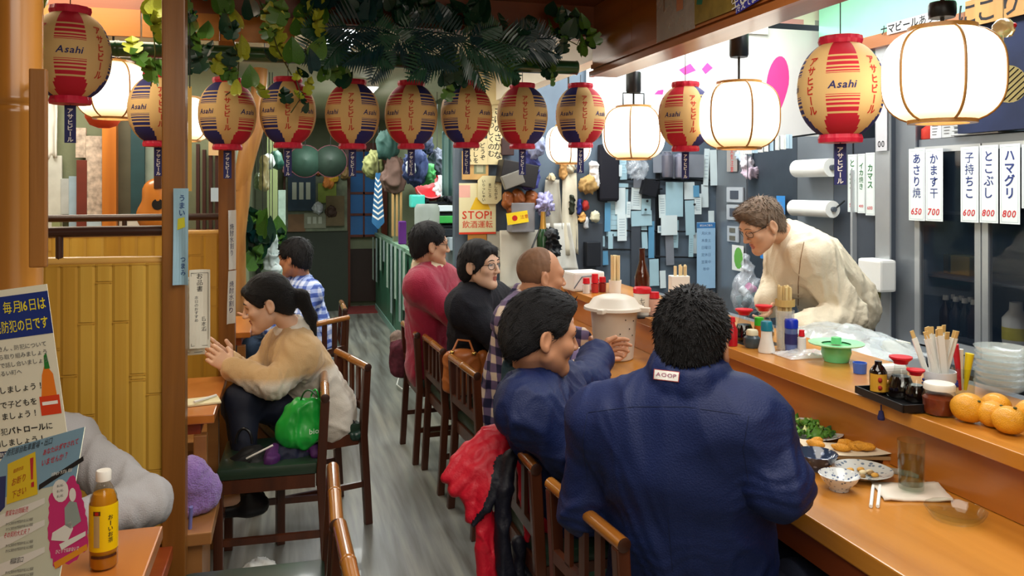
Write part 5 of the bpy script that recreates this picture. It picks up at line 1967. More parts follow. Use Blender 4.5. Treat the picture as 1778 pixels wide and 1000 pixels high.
citrus('front mandarin, the one closest to the ledge edge', 1752, 732, 1.96, .038, 4)
citrus('mandarin cut off by the right edge of the picture', 1792, 725, 2.02, .038, 5)
# lidded jar
c = PZ(1632, 724, ZL)
c = P(1631, 722, 2.13)
c.z = ZL
revolve('lidded_jar', 'round glass jar of brown preserve with a white lid', 'jar', c, [
 ('jar_glass', [(0, 0), (.036, 0), (.041, .008), (.042, .045), (.036, .062), (.036, .066)], GLASS),
 ('preserve', [(0, .003), (.035, .003), (.0395, .010), (.040, .044), (.030, .052), (0, .053)], M('brown_preserve', '#7a3218', rough=.35, var=.35, vscale=60)),
 ('lid', [(.0, .082), (.036, .082), (.0385, .078), (.0385, .066), (.0, .066)], M('lid_white', '#e6e2d6', rough=.4))], seg=28)
# tray with soy bottles
tc_ = P(1560, 700, 2.24)
tc_.z = ZL
t = thing('condiment_tray', 'black tray of sauces at the edge of the ledge', 'tray', tc_, -.10)
m = MB().box2((-.060, -.105, .004), (.060, .105, .009))
m.build('tray_base', BLACKP, t)
for a_, b_ in (((-.063, -.108, .004), (-.058, .108, .024)), ((.058, -.108, .004), (.063, .108, .024)), ((-.063, -.108, .004), (.063, -.103, .024)), ((-.063, .103, .004), (.063, .108, .024))):
 MB().box2(a_, b_).build('tray_rim', BLACKP, t)
TZ = ZL + .0095
def tp(u, v, d):
 p = P(u, v, d)
 return V(p.x, p.y, TZ)
sp = tp(1525, 690, 2.31)
t = thing('sauce_bottle', 'squat black sauce bottle with a yellow label', 'bottle', sp)
MB().lathe([(0, 0), (.021, 0), (.024, .004), (.024, .062), (.016, .075), (.010, .082), (.010, .092), (0, .092)], seg=20).build('bottle_body', SOY, t, smooth='auto')
lb = MB()
for i in range(9):
 a0, a1 = math.radians(170 + i * 14), math.radians(184 + i * 14)
 lb.add([(math.cos(a) * .0246, math.sin(a) * .0246, z) for a, z in ((a0, .008), (a1, .008), (a1, .058), (a0, .058))], [(0, 1, 2, 3)], 0)
lb.ell((math.cos(4.2) * .0244, math.sin(4.2) * .0244, .042), (.006, .006, .008), None, 8, 6, 1)
lb.ell((math.cos(4.2) * .0244, math.sin(4.2) * .0244, .020), (.006, .006, .007), None, 8, 6, 1)
lb.build('label_band', [col('#d9a030'), col('#a8281c')], t)
def soy_pot(name, label, pos, s, cap, grp='soy sauce pots'):
 return revolve(name, label, 'bottle', pos, [
  ('pot_glass', [(0, 0), (.030 * s, 0), (.033 * s, .006 * s), (.030 * s, .030 * s), (.016 * s, .062 * s), (.013 * s, .080 * s)], GLASS),
  ('sauce', [(0, .003 * s), (.029 * s, .003 * s), (.0315 * s, .008 * s), (.0285 * s, .030 * s), (.020 * s, .050 * s), (0, .050 * s)], SOY),
  ('cap', [(0, .079 * s), (.016 * s, .079 * s), (.017 * s, .084 * s), (.026 * s, .092 * s), (.026 * s, .096 * s), (0, .098 * s)], cap)], None, 20)
soy_pot('soy_pot', 'glass soy sauce pot with flat red cap on the black tray', tp(1564, 695, 2.27), 1.18, REDCAP)
soy_pot('soy_pot', 'smaller dark soy pot with red cap, between tray edge and lidded jar', tp(1590, 706, 2.22), .92, REDCAP)
rl = MB().lathe([(.012, -.04), (.024, -.04), (.024, .04), (.012, .04)], axis=(1, -.25, .05), seg=20)
single(rl, 'film_roll', 'cloudy roll of plastic film lying behind the sauce bottles', 'roll', M('cloudy_film', '#d4d2cc', rough=.3), loc=P(1545, 645, 2.36))
# chopsticks in wrappers in a white cup
c = P(1632, 668, 2.26)
c.z = ZL
t = revolve('chopstick_cup', 'white cup with a blue flower band full of paper wrapped chopsticks', 'cup', c, [
 ('cup_body', [(0, 0), (.036, 0), (.040, .005), (.042, .085), (.039, .085), (.037, .008), (0, .008)], M('cup_white', '#dfe4ea', rough=.25, coat=.5))], seg=28)
bd = MB()
for i in range(26):
 a = 2 * PI * i / 26
 bd.ell((math.cos(a) * .0415, math.sin(a) * .0415, .052 + .006 * math.sin(i * 2.4)), (.005, .005, .0045), None, 7, 5)
bd.build('flower_band', col('#1e2a78', .3), t)
rr = random.Random(5)
for i in range(13):
 a, b_ = rr.uniform(-.30, .22), rr.uniform(-.12, .15)
 L = rr.uniform(.165, .185)
 q = MB()
 R3 = Matrix.Rotation(a, 3, Vector(Fv)) @ Matrix.Rotation(b_, 3, Vector(Rv)) @ Matrix.Rotation(-YAW + rr.uniform(-.5, .5), 3, 'Z')
 q.box(R3 @ V(0, 0, L / 2), (.019, .0035, L), 0, R3)
 q.box(R3 @ V(0, 0, L + .010), (.013, .0030, .022), 1, R3)
 q.build('wrapped_chopsticks', [PAPERW, col('#d8b878', .6)], t, loc=(rr.uniform(-.018, .018), rr.uniform(-.014, .014), .012))
# utensils in a glass
c = P(1673, 672, 2.30)
c.z = ZL
t = revolve('utensil_glass', 'glass holding a yellow and a red handled utensil', 'glass', c, [('glass_wall', [(0, 0), (.028, 0), (.031, .085), (.029, .085), (.026, .004), (0, .004)], GLASS)], seg=22)
MB().tube([(.006, 0, .02), (.012, -.004, .09), (.016, -.006, .125)], [.004, .010, .012], 10).build('yellow_handle', col('#e8d018', .35), t, smooth=True)
MB().tube([(-.008, .004, .02), (-.016, .006, .10), (-.022, .008, .150)], [.004, .008, .010], 10).build('red_handle', col('#c81c30', .35), t, smooth=True)
MB().tube([(.0, .01, .02), (.0, .012, .135)], [.006, .009], 8).build('white_handle', WHITEP, t, smooth=True)
# stack of glass bowls
c = P(1738, 688, 2.36)
c.z = ZL
for i in range(7):
 revolve('glass_bowl', 'clear glass bowl behind the mandarins, %s of its stack counted from the bottom' % ORD[i], 'bowl', c + V(0.004 * (i % 2), 0, i * .0175), [
  ('bowl_wall', [(0, 0), (.040, 0), (.066, .016), (.072, .028), (.069, .028), (.063, .018), (.038, .004), (0, .004)], film('bowl_glass', '#dfeae6', .26, .06, .08))], 'glass bowls in the stack', 26)
# tassel
p = PX(1531, 700, 1.585)
single(MB().tube([(0, 0, .03), (0, 0, .012)], .002, 5).lathe([(0, .014), (.006, .012), (.010, -.006), (.009, -.012), (0, -.012)], seg=12), 'navy_tassel', 'navy tassel dangling from the ledge edge below the tray', 'tassel', col('#1c1c4a', .8), loc=(p.x - .002, p.y, .868))
# ---------------------------------------------------------------- ledge, middle: plastic wrapped dishes and seasoning group
c = P(1452, 628, 2.78)
c.z = ZL
revolve('green_dish', 'green lidded plastic dish on the ledge before the cook', 'dish', c, [
 ('dish_body', [(0, 0), (.040, 0), (.050, .03), (.048, .055), (0, .055)], M('green_plastic', '#72d890', rough=.25, coat=.4)),
 ('wide_rim', [(.048, .052), (.090, .060), (.092, .064), (.048, .060)], M('green_plastic_pale', '#a0e8b4', rough=.25, coat=.4)),
 ('knob', [(0, .082), (.016, .082), (.018, .060), (0, .060)], M('green_plastic', '#5ec878'))], seg=26)
c = P(1493, 648, 2.60)
c.z = ZL
single(MB().lathe([(0, 0), (.020, 0), (.022, .034), (.019, .034), (.017, .004), (0, .004)], seg=18), 'blue_cup', 'small blue plastic cup by the green dish', 'cup', col('#3f6ac8', .3), loc=c)
rr = random.Random(3)
def crumple(w_, d_, h_, n, seed):
 mb = MB()
 mb.grid(lambda a, b: ((a - .5) * w_, (b - .5) * d_, h_ * (.5 + .9 * noise.noise(V(a * 5 + seed, b * 5, seed))) * min(1, 6 * min(a, 1 - a, b, 1 - b) + .1)), n, n, 0, .0015)
 return mb
c = P(1395, 628, 2.88)
single(crumple(.20, .14, .014, 12, 2), 'clear_wrap', 'crumpled clear wrap lying flat on the ledge edge', 'wrap', film('wrap_film', '#f2f4f4', .35, .12), loc=(c.x, c.y, ZL + .003))
# big plastic covered tray behind the ledge
c = P(1470, 592, 3.25)
t = thing('covered_tray', 'large food tray covered in clear plastic film before the cook', 'tray', (2.20, c.y + .04, .802), .05)
MB().box2((-.15, -.26, 0), (.15, .26, .045)).build('tray_body', col('#dfe6ea', .3), t, bevel=.006)
cov = MB()
cov.grid(lambda a, b: ((a - .5) * .36, (b - .5) * .62, .045 + .085 * math.sin(PI * min(max(a, .02), .98)) ** .6 * math.sin(PI * min(max(b, .02), .98)) ** .5 + .020 * noise.noise(V(a * 6, b * 9, 1))), 22, 30, 0, .001)
cov.build('plastic_cover', film('cover_film', '#e4eae8', .36, .15), t, smooth=True)
rr = random.Random(8)
for i in range(10):
 MB().ell((rr.uniform(-.11, .11), rr.uniform(-.2, .2), .058), (.03, .045, .02), None, 10, 7).build('food_portion', M('pale_food', '#a8b090', rough=.5, var=.2), t, smooth=True)
ROWS = []
def zl(u, v, d):
 p = P(u, v, d)
 return V(p.x, p.y, ZL)
revolve('salt_shaker', 'white salt shaker with a teal cap, nearest of the seasonings', 'shaker', zl(1331, 611, 2.93), [
 ('shaker_body', [(0, 0), (.029, 0), (.030, .010), (.020, .052), (.019, .078), (0, .078)], M('salt_white', '#e8e6e0', rough=.3)),
 ('cap', [(0, .112), (.018, .112), (.0205, .106), (.0205, .078), (0, .078)], col('#1c7a92', .3))])
revolve('sugar_pot', 'dark grey round pot with a cream lid among the seasonings', 'pot', zl(1306, 606, 3.02), [
 ('pot_body', [(0, 0), (.026, 0), (.032, .016), (.030, .036), (.020, .046), (0, .046)], col('#3e4a50', .3)),
 ('lid', [(0, .066), (.018, .066), (.022, .060), (.022, .046), (0, .046)], col('#d8cfae', .4))])
soy_pot('soy_pot', 'soy pot with red cap behind the dark grey round pot', zl(1292, 596, 3.14), 1.3, REDCAP)
soy_pot('soy_pot', 'soy pot with red cap beside the tall chopstick tube', zl(1326, 592, 3.24), 1.3, REDCAP)
revolve('sauce_bottle', 'slim red sauce bottle with a red cap at the left of the seasonings', 'bottle', zl(1272, 596, 3.05), [
 ('bottle_body', [(0, 0), (.018, 0), (.019, .06), (.010, .078), (.008, .09), (0, .09)], col('#b01420', .3)),
 ('cap', [(0, .108), (.009, .108), (.011, .09), (0, .09)], REDCAP)])
revolve('spice_bottle', 'spice bottle with a bright green cap behind the teal capped shaker', 'bottle', zl(1318, 598, 3.12), [
 ('bottle_body', [(0, 0), (.017, 0), (.017, .065), (0, .065)], col('#c8641c', .3)),
 ('cap', [(0, .095), (.017, .095), (.018, .065), (0, .065)], col('#38b028', .35))])
t = revolve('chopstick_tube', 'tall clear tube packed with wooden chopsticks before the cook', 'holder', zl(1363, 608, 2.98), [
 ('tube_wall', [(0, 0), (.030, 0), (.034, .145), (.032, .145), (.028, .004), (0, .004)], film('tube_film', '#e8ecea', .3, .1))])
rr = random.Random(6)
for i in range(16):
 a, r_ = rr.random() * 2 * PI, .024 * math.sqrt(rr.random())
 MB().box((math.cos(a) * r_, math.sin(a) * r_, .12), (.007, .007, .225 + rr.uniform(-.01, .01)), 0).build('chopstick', col('#dfc690', .6), t)
MB().lathe([(.0345, .160), (.0355, .160), (.0355, .185), (.0345, .185)], seg=20).build('paper_band', col('#caa868', .6), t)
revolve('spice_jar', 'clear jar with a royal blue cap and dark label', 'jar', zl(1374, 610, 2.94), [
 ('jar_body', [(0, 0), (.022, 0), (.023, .085), (0, .085)], M('jar_blueish', '#5a6aa0', rough=.2, coat=.5)),
 ('label_band', [(.0236, .028), (.0236, .066)], col('#28245e', .5)),
 ('cap', [(0, .118), (.021, .118), (.024, .112), (.024, .086), (0, .086)], col('#1830b0', .3))])
revolve('spice_bottle', 'small white labelled spice bottle with red cap, right of the blue capped jar', 'bottle', zl(1392, 613, 2.92), [
 ('bottle_body', [(0, 0), (.015, 0), (.015, .055), (0, .06)], col('#e8e4e0', .4)),
 ('cap', [(0, .082), (.009, .082), (.011, .06), (0, .06)], REDCAP)])
single(MB().box2((-.075, -.05, 0), (.075, .05, .010)), 'condiment_tray', 'flat black tray under the seasoning group', 'tray', BLACKP, loc=zl(1318, 600, 3.09) - V(0, 0, .0095), bevel=.003)
# ---------------------------------------------------------------- ledge, far end
t = revolve('chopstick_cup', 'white cup of plain wooden chopsticks at the far end of the ledge', 'cup', zl(1068, 505, 4.55), [
 ('cup_body', [(0, 0), (.032, 0), (.036, .075), (.033, .075), (.030, .005), (0, .005)], WHITEP)])
rr = random.Random(9)
for i in range(14):
 MB().box((rr.uniform(-.022, .022), rr.uniform(-.02, .02), .115), (.007, .007, .20)).build('chopstick', col('#e4cfa0', .6), t)
for k, (u, wh) in enumerate(((1018, 'left one'), (1033, 'middle one'), (1046, 'right one'))):
 revolve('red_capped_jar', 'small red capped spice jar at the far ledge end, %s of three' % wh, 'jar', zl(u, 505, 4.56 + .03 * k), [
  ('jar_body', [(0, 0), (.020, 0), (.022, .05), (0, .055)], col(('#e0dcd8', '#b83030', '#8a2420')[k], .3)),
  ('cap', [(0, .085 + .02 * (k == 1)), (.018, .085 + .02 * (k == 1)), (.020, .055), (0, .055)], REDCAP)], 'red capped jars at the far ledge end')
t = thing('white_container', 'white plastic container at the far end of the ledge', 'container', zl(1010, 497, 4.74), .1)
MB().box2((-.10, -.10, 0), (.10, .06, .11)).build('container_body', WHITEP, t, bevel=.012)
MB().tube([(-.10, -.105, .02), (-.05, -.107, .085), (.03, -.107, .09), (.09, -.105, .03)], .003, 6).build('handle', STEEL_D, t)
t = revolve('beer_bottle', 'tall brown glass beer bottle on the ledge', 'bottle', zl(1115, 535, 3.95), [
 ('bottle_glass', [(0, 0), (.033, 0), (.036, .006), (.036, .16), (.028, .19), (.015, .235), (.013, .285), (.0145, .29), (.0145, .30), (0, .30)], M('brown_glass', '#4a1c08', rough=.06, var=.1, coat=.8))])
t = revolve('pickle_tin', 'red and white printed pot in front of the brown beer bottle', 'pot', zl(1115, 546, 3.80), [
 ('tin_body', [(0, 0), (.040, 0), (.041, .100), (0, .102)], col('#e4ded0', .4)),
 ('lid', [(0, .128), (.038, .128), (.043, .122), (.043, .102), (0, .102)], REDCAP)])
tx = MB()
text(tx, '七味', 0, 0, .026, 0, vertical=True, wrap=lambda x, y, z: (math.cos(-2.0 + x / .042) * .0418, math.sin(-2.0 + x / .042) * .0418, y + .055))
tx.build('lettering', INKK, t)
revolve('pink_jar', 'pinkish jar with a red lid right of the printed pot', 'jar', zl(1136, 548, 3.78), [
 ('jar_body', [(0, 0), (.026, 0), (.028, .075), (0, .08)], col('#dcae9c', .3)), ('cap', [(0, .108), (.022, .108), (.025, .08), (0, .08)], REDCAP)])
single(MB().box2((-.07, -.06, 0), (.07, .06, .008)), 'condiment_tray', 'black tray under the printed pot and pink jar', 'tray', BLACKP, loc=zl(1122, 548, 3.79) - V(0, 0, .0085), bevel=.003)
t = thing('chopstick_box', 'white box of wooden chopsticks behind the head of the man in plain navy', 'box', zl(1179, 520, 4.1), -.2)
MB().box2((-.048, -.03, 0), (.048, .03, .15)).build('box_body', WHITEP, t, bevel=.004)
rr = random.Random(4)
for i in range(16):
 MB().box((rr.uniform(-.04, .04), rr.uniform(-.02, .02), .10), (.008, .007, .20 + rr.uniform(-.01, .012))).build('chopstick', col('#e4cfa0', .6), t)
single(MB().ell((0, 0, .02), (.022, .022, .022), None, 14, 9), 'lemon', 'small yellow lemon on the ledge beside the box of chopsticks', 'fruit', col('#e4dc28', .4), loc=zl(1218, 506, 4.15) + V(0, 0, .0), smooth=True)
# ---------------------------------------------------------------- counter top
ZT = .7205
def zt_(u, v, z=ZT):
 return PZ(u, v, z)
c = zt_(1066, 622)
t = revolve('ice_bucket', 'cream plastic ice bucket with a lid on the counter', 'bucket', c, [
 ('bucket_body', [(0, 0), (.082, 0), (.088, .006), (.106, .215), (.110, .222), (0, .222)], M('bucket_cream', '#d9cdbb', rough=.4, var=.04)),
 ('bucket_lid', [(0, .292), (.060, .288), (.095, .275), (.116, .245), (.136, .238), (.138, .226), (.112, .220), (0, .22)], M('bucket_lid', '#e0d6c6', rough=.38, var=.04))], seg=36)
MB().box((.10, -.10, .232), (.06, .03, .02), 0, Matrix.Rotation(-.7, 3, 'Z')).build('handle', M('bucket_lid', '#e0d6c6'), t, bevel=.004)
MB().box((-.095, -.10, .232), (.06, .03, .02), 0, Matrix.Rotation(.7, 3, 'Z')).build('handle', M('bucket_lid', '#e0d6c6'), t, bevel=.004)
sp_ = MB()
rr = random.Random(2)
for i in range(9):
 a, z = rr.uniform(-2.9, -.9), rr.uniform(.03, .19)
 r_ = .089 + (z / .215) * .0175 + .0005
 sp_.ell((math.cos(a) * r_, math.sin(a) * r_, z), (.003, .003, .003), None, 6, 5)
sp_.build('speck', col('#2a2018', .8), t)
# water glass on a folded cloth
c = zt_(1582, 856)
t = thing('coaster_cloth', 'folded white cloth under the water glass', 'cloth', (c.x, c.y, ZT), -.45)
cl = MB()
cl.grid(lambda a, b: ((a - .5) * .165, (b - .5) * .12 + .02 * (a - .5), .006 + .006 * noise.noise(V(a * 4, b * 4, 3)) + .005 * (a > .85) * (a - .85) * 6), 10, 8, 0, .005)
cl.build('cloth', M('white_cloth', '#e0d6c8', rough=.85), t, smooth=True)
revolve('water_glass', 'tall tumbler of clear drink on the white cloth', 'glass', (c.x, c.y, ZT + .013), [
 ('glass_wall', [(0, 0), (.030, 0), (.033, .122), (.0312, .122), (.028, .010), (0, .010)], GLASS),
 ('drink', [(0, .0105), (.0278, .0105), (.0302, .078), (0, .078)], WATER)], seg=30)
# glass ashtray
c = zt_(1659, 900)
revolve('glass_ashtray', 'shallow clear glass ashtray near the right edge of the counter', 'ashtray', (c.x, c.y, ZT), [
 ('dish_wall', [(0, 0), (.050, 0), (.060, .010), (.068, .024), (.063, .024), (.052, .008), (0, .006)], GLASS)], seg=14)
for k, (u, wh) in enumerate(((1513, 'left'), (1525, 'right'))):
 a, b_ = zt_(u - 1, 882), zt_(u + 3, 846)
 single(MB().tube([a + V(0, 0, .004), b_ + V(0, 0, .004)], .0042, 8), 'white_stick', 'short white stick lying on the counter, %s of two' % wh, 'stick', PAPERW, group='two white sticks on the counter')
BLUEW = M('blue_pattern_china', '#c8d0dc', rough=.15, var=.0, coat=.6)
def china(name, base, ink, sc):
 m, nt, b = new_mat(name)
 setp(b, Roughness=.15, Coat_Weight=.6)
 tc = nt.nodes.new('ShaderNodeTexCoord')
 vo = nt.nodes.new('ShaderNodeTexVoronoi')
 vo.inputs['Scale'].default_value = sc
 nt.links.new(tc.outputs['Object'], vo.inputs['Vector'])
 cr = nt.nodes.new('ShaderNodeValToRGB')
 cr.color_ramp.elements[0].position, cr.color_ramp.elements[0].color = .22, hexc(ink)
 cr.color_ramp.elements[1].position, cr.color_ramp.elements[1].color = .34, hexc(base)
 nt.links.new(vo.outputs['Distance'], cr.inputs['Fac'])
 nt.links.new(cr.outputs['Color'], b.inputs['Base Color'])
 return m
CH1, CH2, CH3 = china('bowl_china', '#d4d8d8', '#5a6a8a', 90), china('plate_china', '#c4c8c4', '#66788a', 60), china('dark_china', '#2c3a52', '#8a98b4', 55)
BOWL = [(0, .006), (.018, .006), (.020, 0), (.024, 0), (.026, .008), (.044, .026), (.051, .040), (.049, .041), (.042, .029), (.022, .011), (0, .010)]
c = zt_(1457, 850)
revolve('small_bowl', 'small pale blue patterned bowl at the front of the dishes', 'bowl', (c.x, c.y, ZT), [('bowl_wall', BOWL, CH1)], seg=30)
c = zt_(1506, 832)
PLATE = [(0, .003), (.030, .003), (.032, 0), (.038, 0), (.060, .010), (.078, .020), (.077, .022), (.056, .013), (.030, .007), (0, .007)]
t = revolve('flower_plate', 'flower patterned plate with food scraps behind the small bowl', 'plate', (c.x, c.y + .02, ZT), [('plate_dish', PLATE, CH2)], seg=32)
rr = random.Random(1)
for i in range(7):
 MB().ell((rr.uniform(-.03, .03), rr.uniform(-.03, .03), .013), (.012, .008, .006), None, 8, 6).build('scrap', col(('#c8943c', '#8a6a3a', '#d8c8a0')[i % 3], .6), t, smooth=True)
c = zt_(1424, 822)
revolve('dark_bowl', 'dark blue patterned bowl tucked against the navy sleeve', 'bowl', (c.x + .01, c.y + .03, ZT), [('bowl_wall', [(r_ * 1.12, z * 1.15) for r_, z in BOWL], CH3)], seg=30)
c = zt_(1478, 800)
t = thing('tempura_board', 'wooden board with golden fried food on paper', 'board', (c.x, c.y + .03, ZT), -.35)
MB().box2((-.13, -.055, .012), (.13, .055, .022)).build('board', wood('serving_board', '#8a6a44', '#a8865a', 0, 14, .5, .1, .08), t, bevel=.002)
for x in (-.1, .1):
 MB().box2((x - .01, -.05, 0), (x + .01, .05, .012)).build('board_foot', W_TABLE, t)
pp = MB()
pp.grid(lambda a, b: ((a - .5) * .24, (b - .5) * .115, .0235 + .006 * abs(a - .5) ** 2 * 8), 8, 4, 0, .001)
pp.build('serving_paper', col('#cdbfa4', .8), t)
rr = random.Random(12)
for i in range(9):
 q = MB().ell((0, 0, 0), (.026, .013, .011), Matrix.Rotation(rr.uniform(-.8, .8), 3, 'Z'), 12, 8)
 q.v = [tuple(Vector(p) * (1 + .25 * noise.noise(Vector(p) * 70 + V(i, 0, 0)))) for p in q.v]
 q.build('fried_piece', M('fried_batter', '#d89428', rough=.55, var=.25, vscale=60, bump=.6, bscale=300), t, smooth=True, loc=(rr.uniform(-.085, .075), rr.uniform(-.025, .025), .034 + .006 * (i % 2)))
a, b_ = PX(1512, 796, 1.575), zt_(1556, 832)
single(MB().box((0, 0, .004), (.19, .028, .008)), 'chopstick_rest_board', 'narrow grey wooden strip lying beside the fried food board', 'board', col('#8f8676', .6), loc=(zt_(1535, 818).x, zt_(1535, 818).y + .01, ZT), bevel=.002)
bpy.data.objects['chopstick_rest_board'].rotation_euler = (0, 0, -.9)
c = zt_(1405, 770)
t = revolve('salad_plate', 'wide plate heaped with green salad next to the navy sleeve', 'plate', (c.x + .02, c.y + .06, ZT), [('plate_dish', [(r_ * 1.55, z * 1.3) for r_, z in PLATE], CH2)], seg=32)
rr = random.Random(14)
LG = [col('#4a7a24', .5), col('#7a9a3c', .5), col('#244a1e', .5), col('#b8bc7a', .5)]
for i in range(46):
 q = MB()
 w_ = rr.uniform(.014, .030)
 q.grid(lambda a, b: ((a - .5) * w_ * 1.6, (b - .5) * w_, .010 * math.sin(a * 5 + i) * math.cos(b * 4 + i)), 4, 3, 0, .0012)
 aa, r_ = rr.random() * 2 * PI, .085 * math.sqrt(rr.random())
 o = q.build('salad_leaf', LG[rr.choice([0, 0, 1, 1, 2, 3])], t, smooth=True, loc=(math.cos(aa) * r_, math.sin(aa) * r_, .024 + .035 * (1 - r_ / .09) * rr.uniform(.4, 1)))
 o.rotation_euler = (rr.uniform(-.8, .8), rr.uniform(-.8, .8), rr.random() * 6)
# ---------------------------------------------------------------- tea bottle on the near table
c = PZ(180, 984, .7005)
t = revolve('tea_bottle', 'half litre plastic tea bottle with yellow label and white cap', 'bottle', c, [
 ('bottle_shell', [(0, 0), (.024, .0), (.0275, .006), (.0275, .030), (.0265, .034), (.0275, .038), (.0278, .132), (.0255, .150), (.016, .172), (.0125, .178), (.0125, .183), (0, .183)], thin_glass('bottle_plastic', '#f6f2e6', .06)),
 ('tea', [(0, .003), (.023, .003), (.0265, .008), (.0265, .130), (.024, .148), (.020, .158), (0, .158)], M('tea', '#c88a1c', rough=.15, var=.05)),
 ('label_sleeve', [(.0279, .042), (.0282, .130), (.0275, .137)], M('tea_label', '#f0c808', rough=.35, var=.02)),
 ('bottle_cap', [(0, .204), (.0135, .204), (.0150, .201), (.0150, .183), (0, .183)], M('cap_white', '#f0efe8', rough=.35, var=0))], seg=30)
A0 = math.atan2(-c.y, -c.x)
tw = lambda th: (lambda x, y, z: (math.cos(A0 + th + x / .0284) * (.0284 + z * .3), math.sin(A0 + th + x / .0284) * (.0284 + z * .3), y))
tx = MB()
def cyl_rect(mb, x0, y0, x1, y1, mi, wr, z=.0004):
 n = 6
 for i in range(n):
  a, b_ = x0 + (x1 - x0) * i / n, x0 + (x1 - x0) * (i + 1) / n
  mb.add([wr(a, y0, z), wr(b_, y0, z), wr(b_, y1, z), wr(a, y1, z)], [(0, 1, 2, 3)], mi)
cyl_rect(tx, -.021, .118, -.006, .127, 1, tw(0))
cyl_rect(tx, -.020, .052, -.008, .117, 3, tw(0))
cyl_rect(tx, -.017, .119, -.010, .126, 2, tw(0), .0012)
text(tx, 'おーいお茶', .0135, .088, .0115, 0, vertical=True, wrap=tw(0), z=.0012)
cyl_rect(tx, -.028, .028, .028, .034, 4, tw(0))
tx.build('label_print', [INKK, col('#5a3414'), col('#b82018'), col('#b8a070'), col('#4a2410')], t)
# ---------------------------------------------------------------- notices pinned at the near left
PX1 = 1.50 / FPX
x1 = (Rv * math.cos(.135) + V(0, 0, math.sin(.135)))
y1 = (V(0, 0, math.cos(.135)) - Rv * math.sin(.135))
W1, H1 = .26, .34
c1 = P(81, 493, 1.44) - x1 * W1 / 2 - y1 * H1 / 2
mw1 = frame(c1, x1, y1)
L1 = on_plane(mw1)
def pl(mb, L, quad, mi, z=.0004):
 poly(mb, [L(*q) for q in quad], mi, z)
def lt_(mb, L, s, u, v, px, mi, rot=0, d=1.44, align='c', stretch=1.0, z=.0009):
 x, y = L(u, v)
 text(mb, s, x, y, px * d / FPX, mi, rot=rot, align=align, stretch=stretch, z=z)
def draw1(mb):
 h, w_ = H1 / 2, W1 / 2
 rect(mb, -w_, h - .088, w_, h - .012, 0)
 R_ = w_ - .004
 text(mb, '毎月16日は', R_ - .040, h - .033, .0235, 1, z=.0009, stretch=.70)
 text(mb, '県民防犯の日です', R_ - .058, h - .067, .0235, 1, z=.0009, stretch=.60)
 for i, s in enumerate(('県民の皆さん、防犯について', 'できることから取り組みましょう', '家庭や地域で話し合いましょう', '明るい町へ')):
  text(mb, s, R_ - .010 - .0098 * len(s) / 2 - .05 * (i == 3), h - .105 - i * .0145, .0098, 3, z=.0009)
 for i, s in enumerate(('・戸締りをしましょう！', '・地域で子どもを', '見守りましょう！', '安全防犯パトロールに', '参加しましょう！')):
  text(mb, s, R_ - (.024, .040, .040, .018, .034)[i] - .0135 * len(s) / 2, h - .178 - i * .0205 - (.006 if i > 0 else 0) - (.006 if i > 2 else 0), .0135, 2, z=.0009)
 for i in range(2):
  rect(mb, .0, h - .298 - i * .045, .078 - .02 * i, h - .286 - i * .045, 4)
  text(mb, '防犯のポイント', .036 - .01 * i, h - .292 - i * .045, .0085, 5, z=.0009)
 # carrot coloured mark with an orange panel
 poly(mb, [(w_ - .036, h - .200), (w_ - .008, h - .202), (w_ - .010, h - .160), (w_ - .022, h - .140), (w_ - .030, h - .160)], 7)
 poly(mb, [(w_ - .024, h - .150), (w_ - .014, h - .150), (w_ - .017, h - .122), (w_ - .022, h - .126)], 8, .0007)
 rect(mb, w_ - .040, h - .232, w_ - .004, h - .198, 6, .0007)
 rect(mb, w_ - .036, h - .214, w_ - .008, h - .208, 5, .0009)
 frame_rect(mb, w_ - .030, h - .30, w_ - .012, h - .275, .0015, 3)
MP1 = M('notice_paper', '#e4e0cc', rough=.6, var=.04, vscale=4)
inks = [col('#18307c'), INKY, INKK, INKG, col('#2a3050'), INKW, col('#d8401c'), col('#e87c20'), col('#2a7a34')]
o = paper('notice', 'cream crime prevention notice with a navy and yellow heading', 'notice', mw1, W1, H1, MP1, 0, draw=draw1, inks=inks)
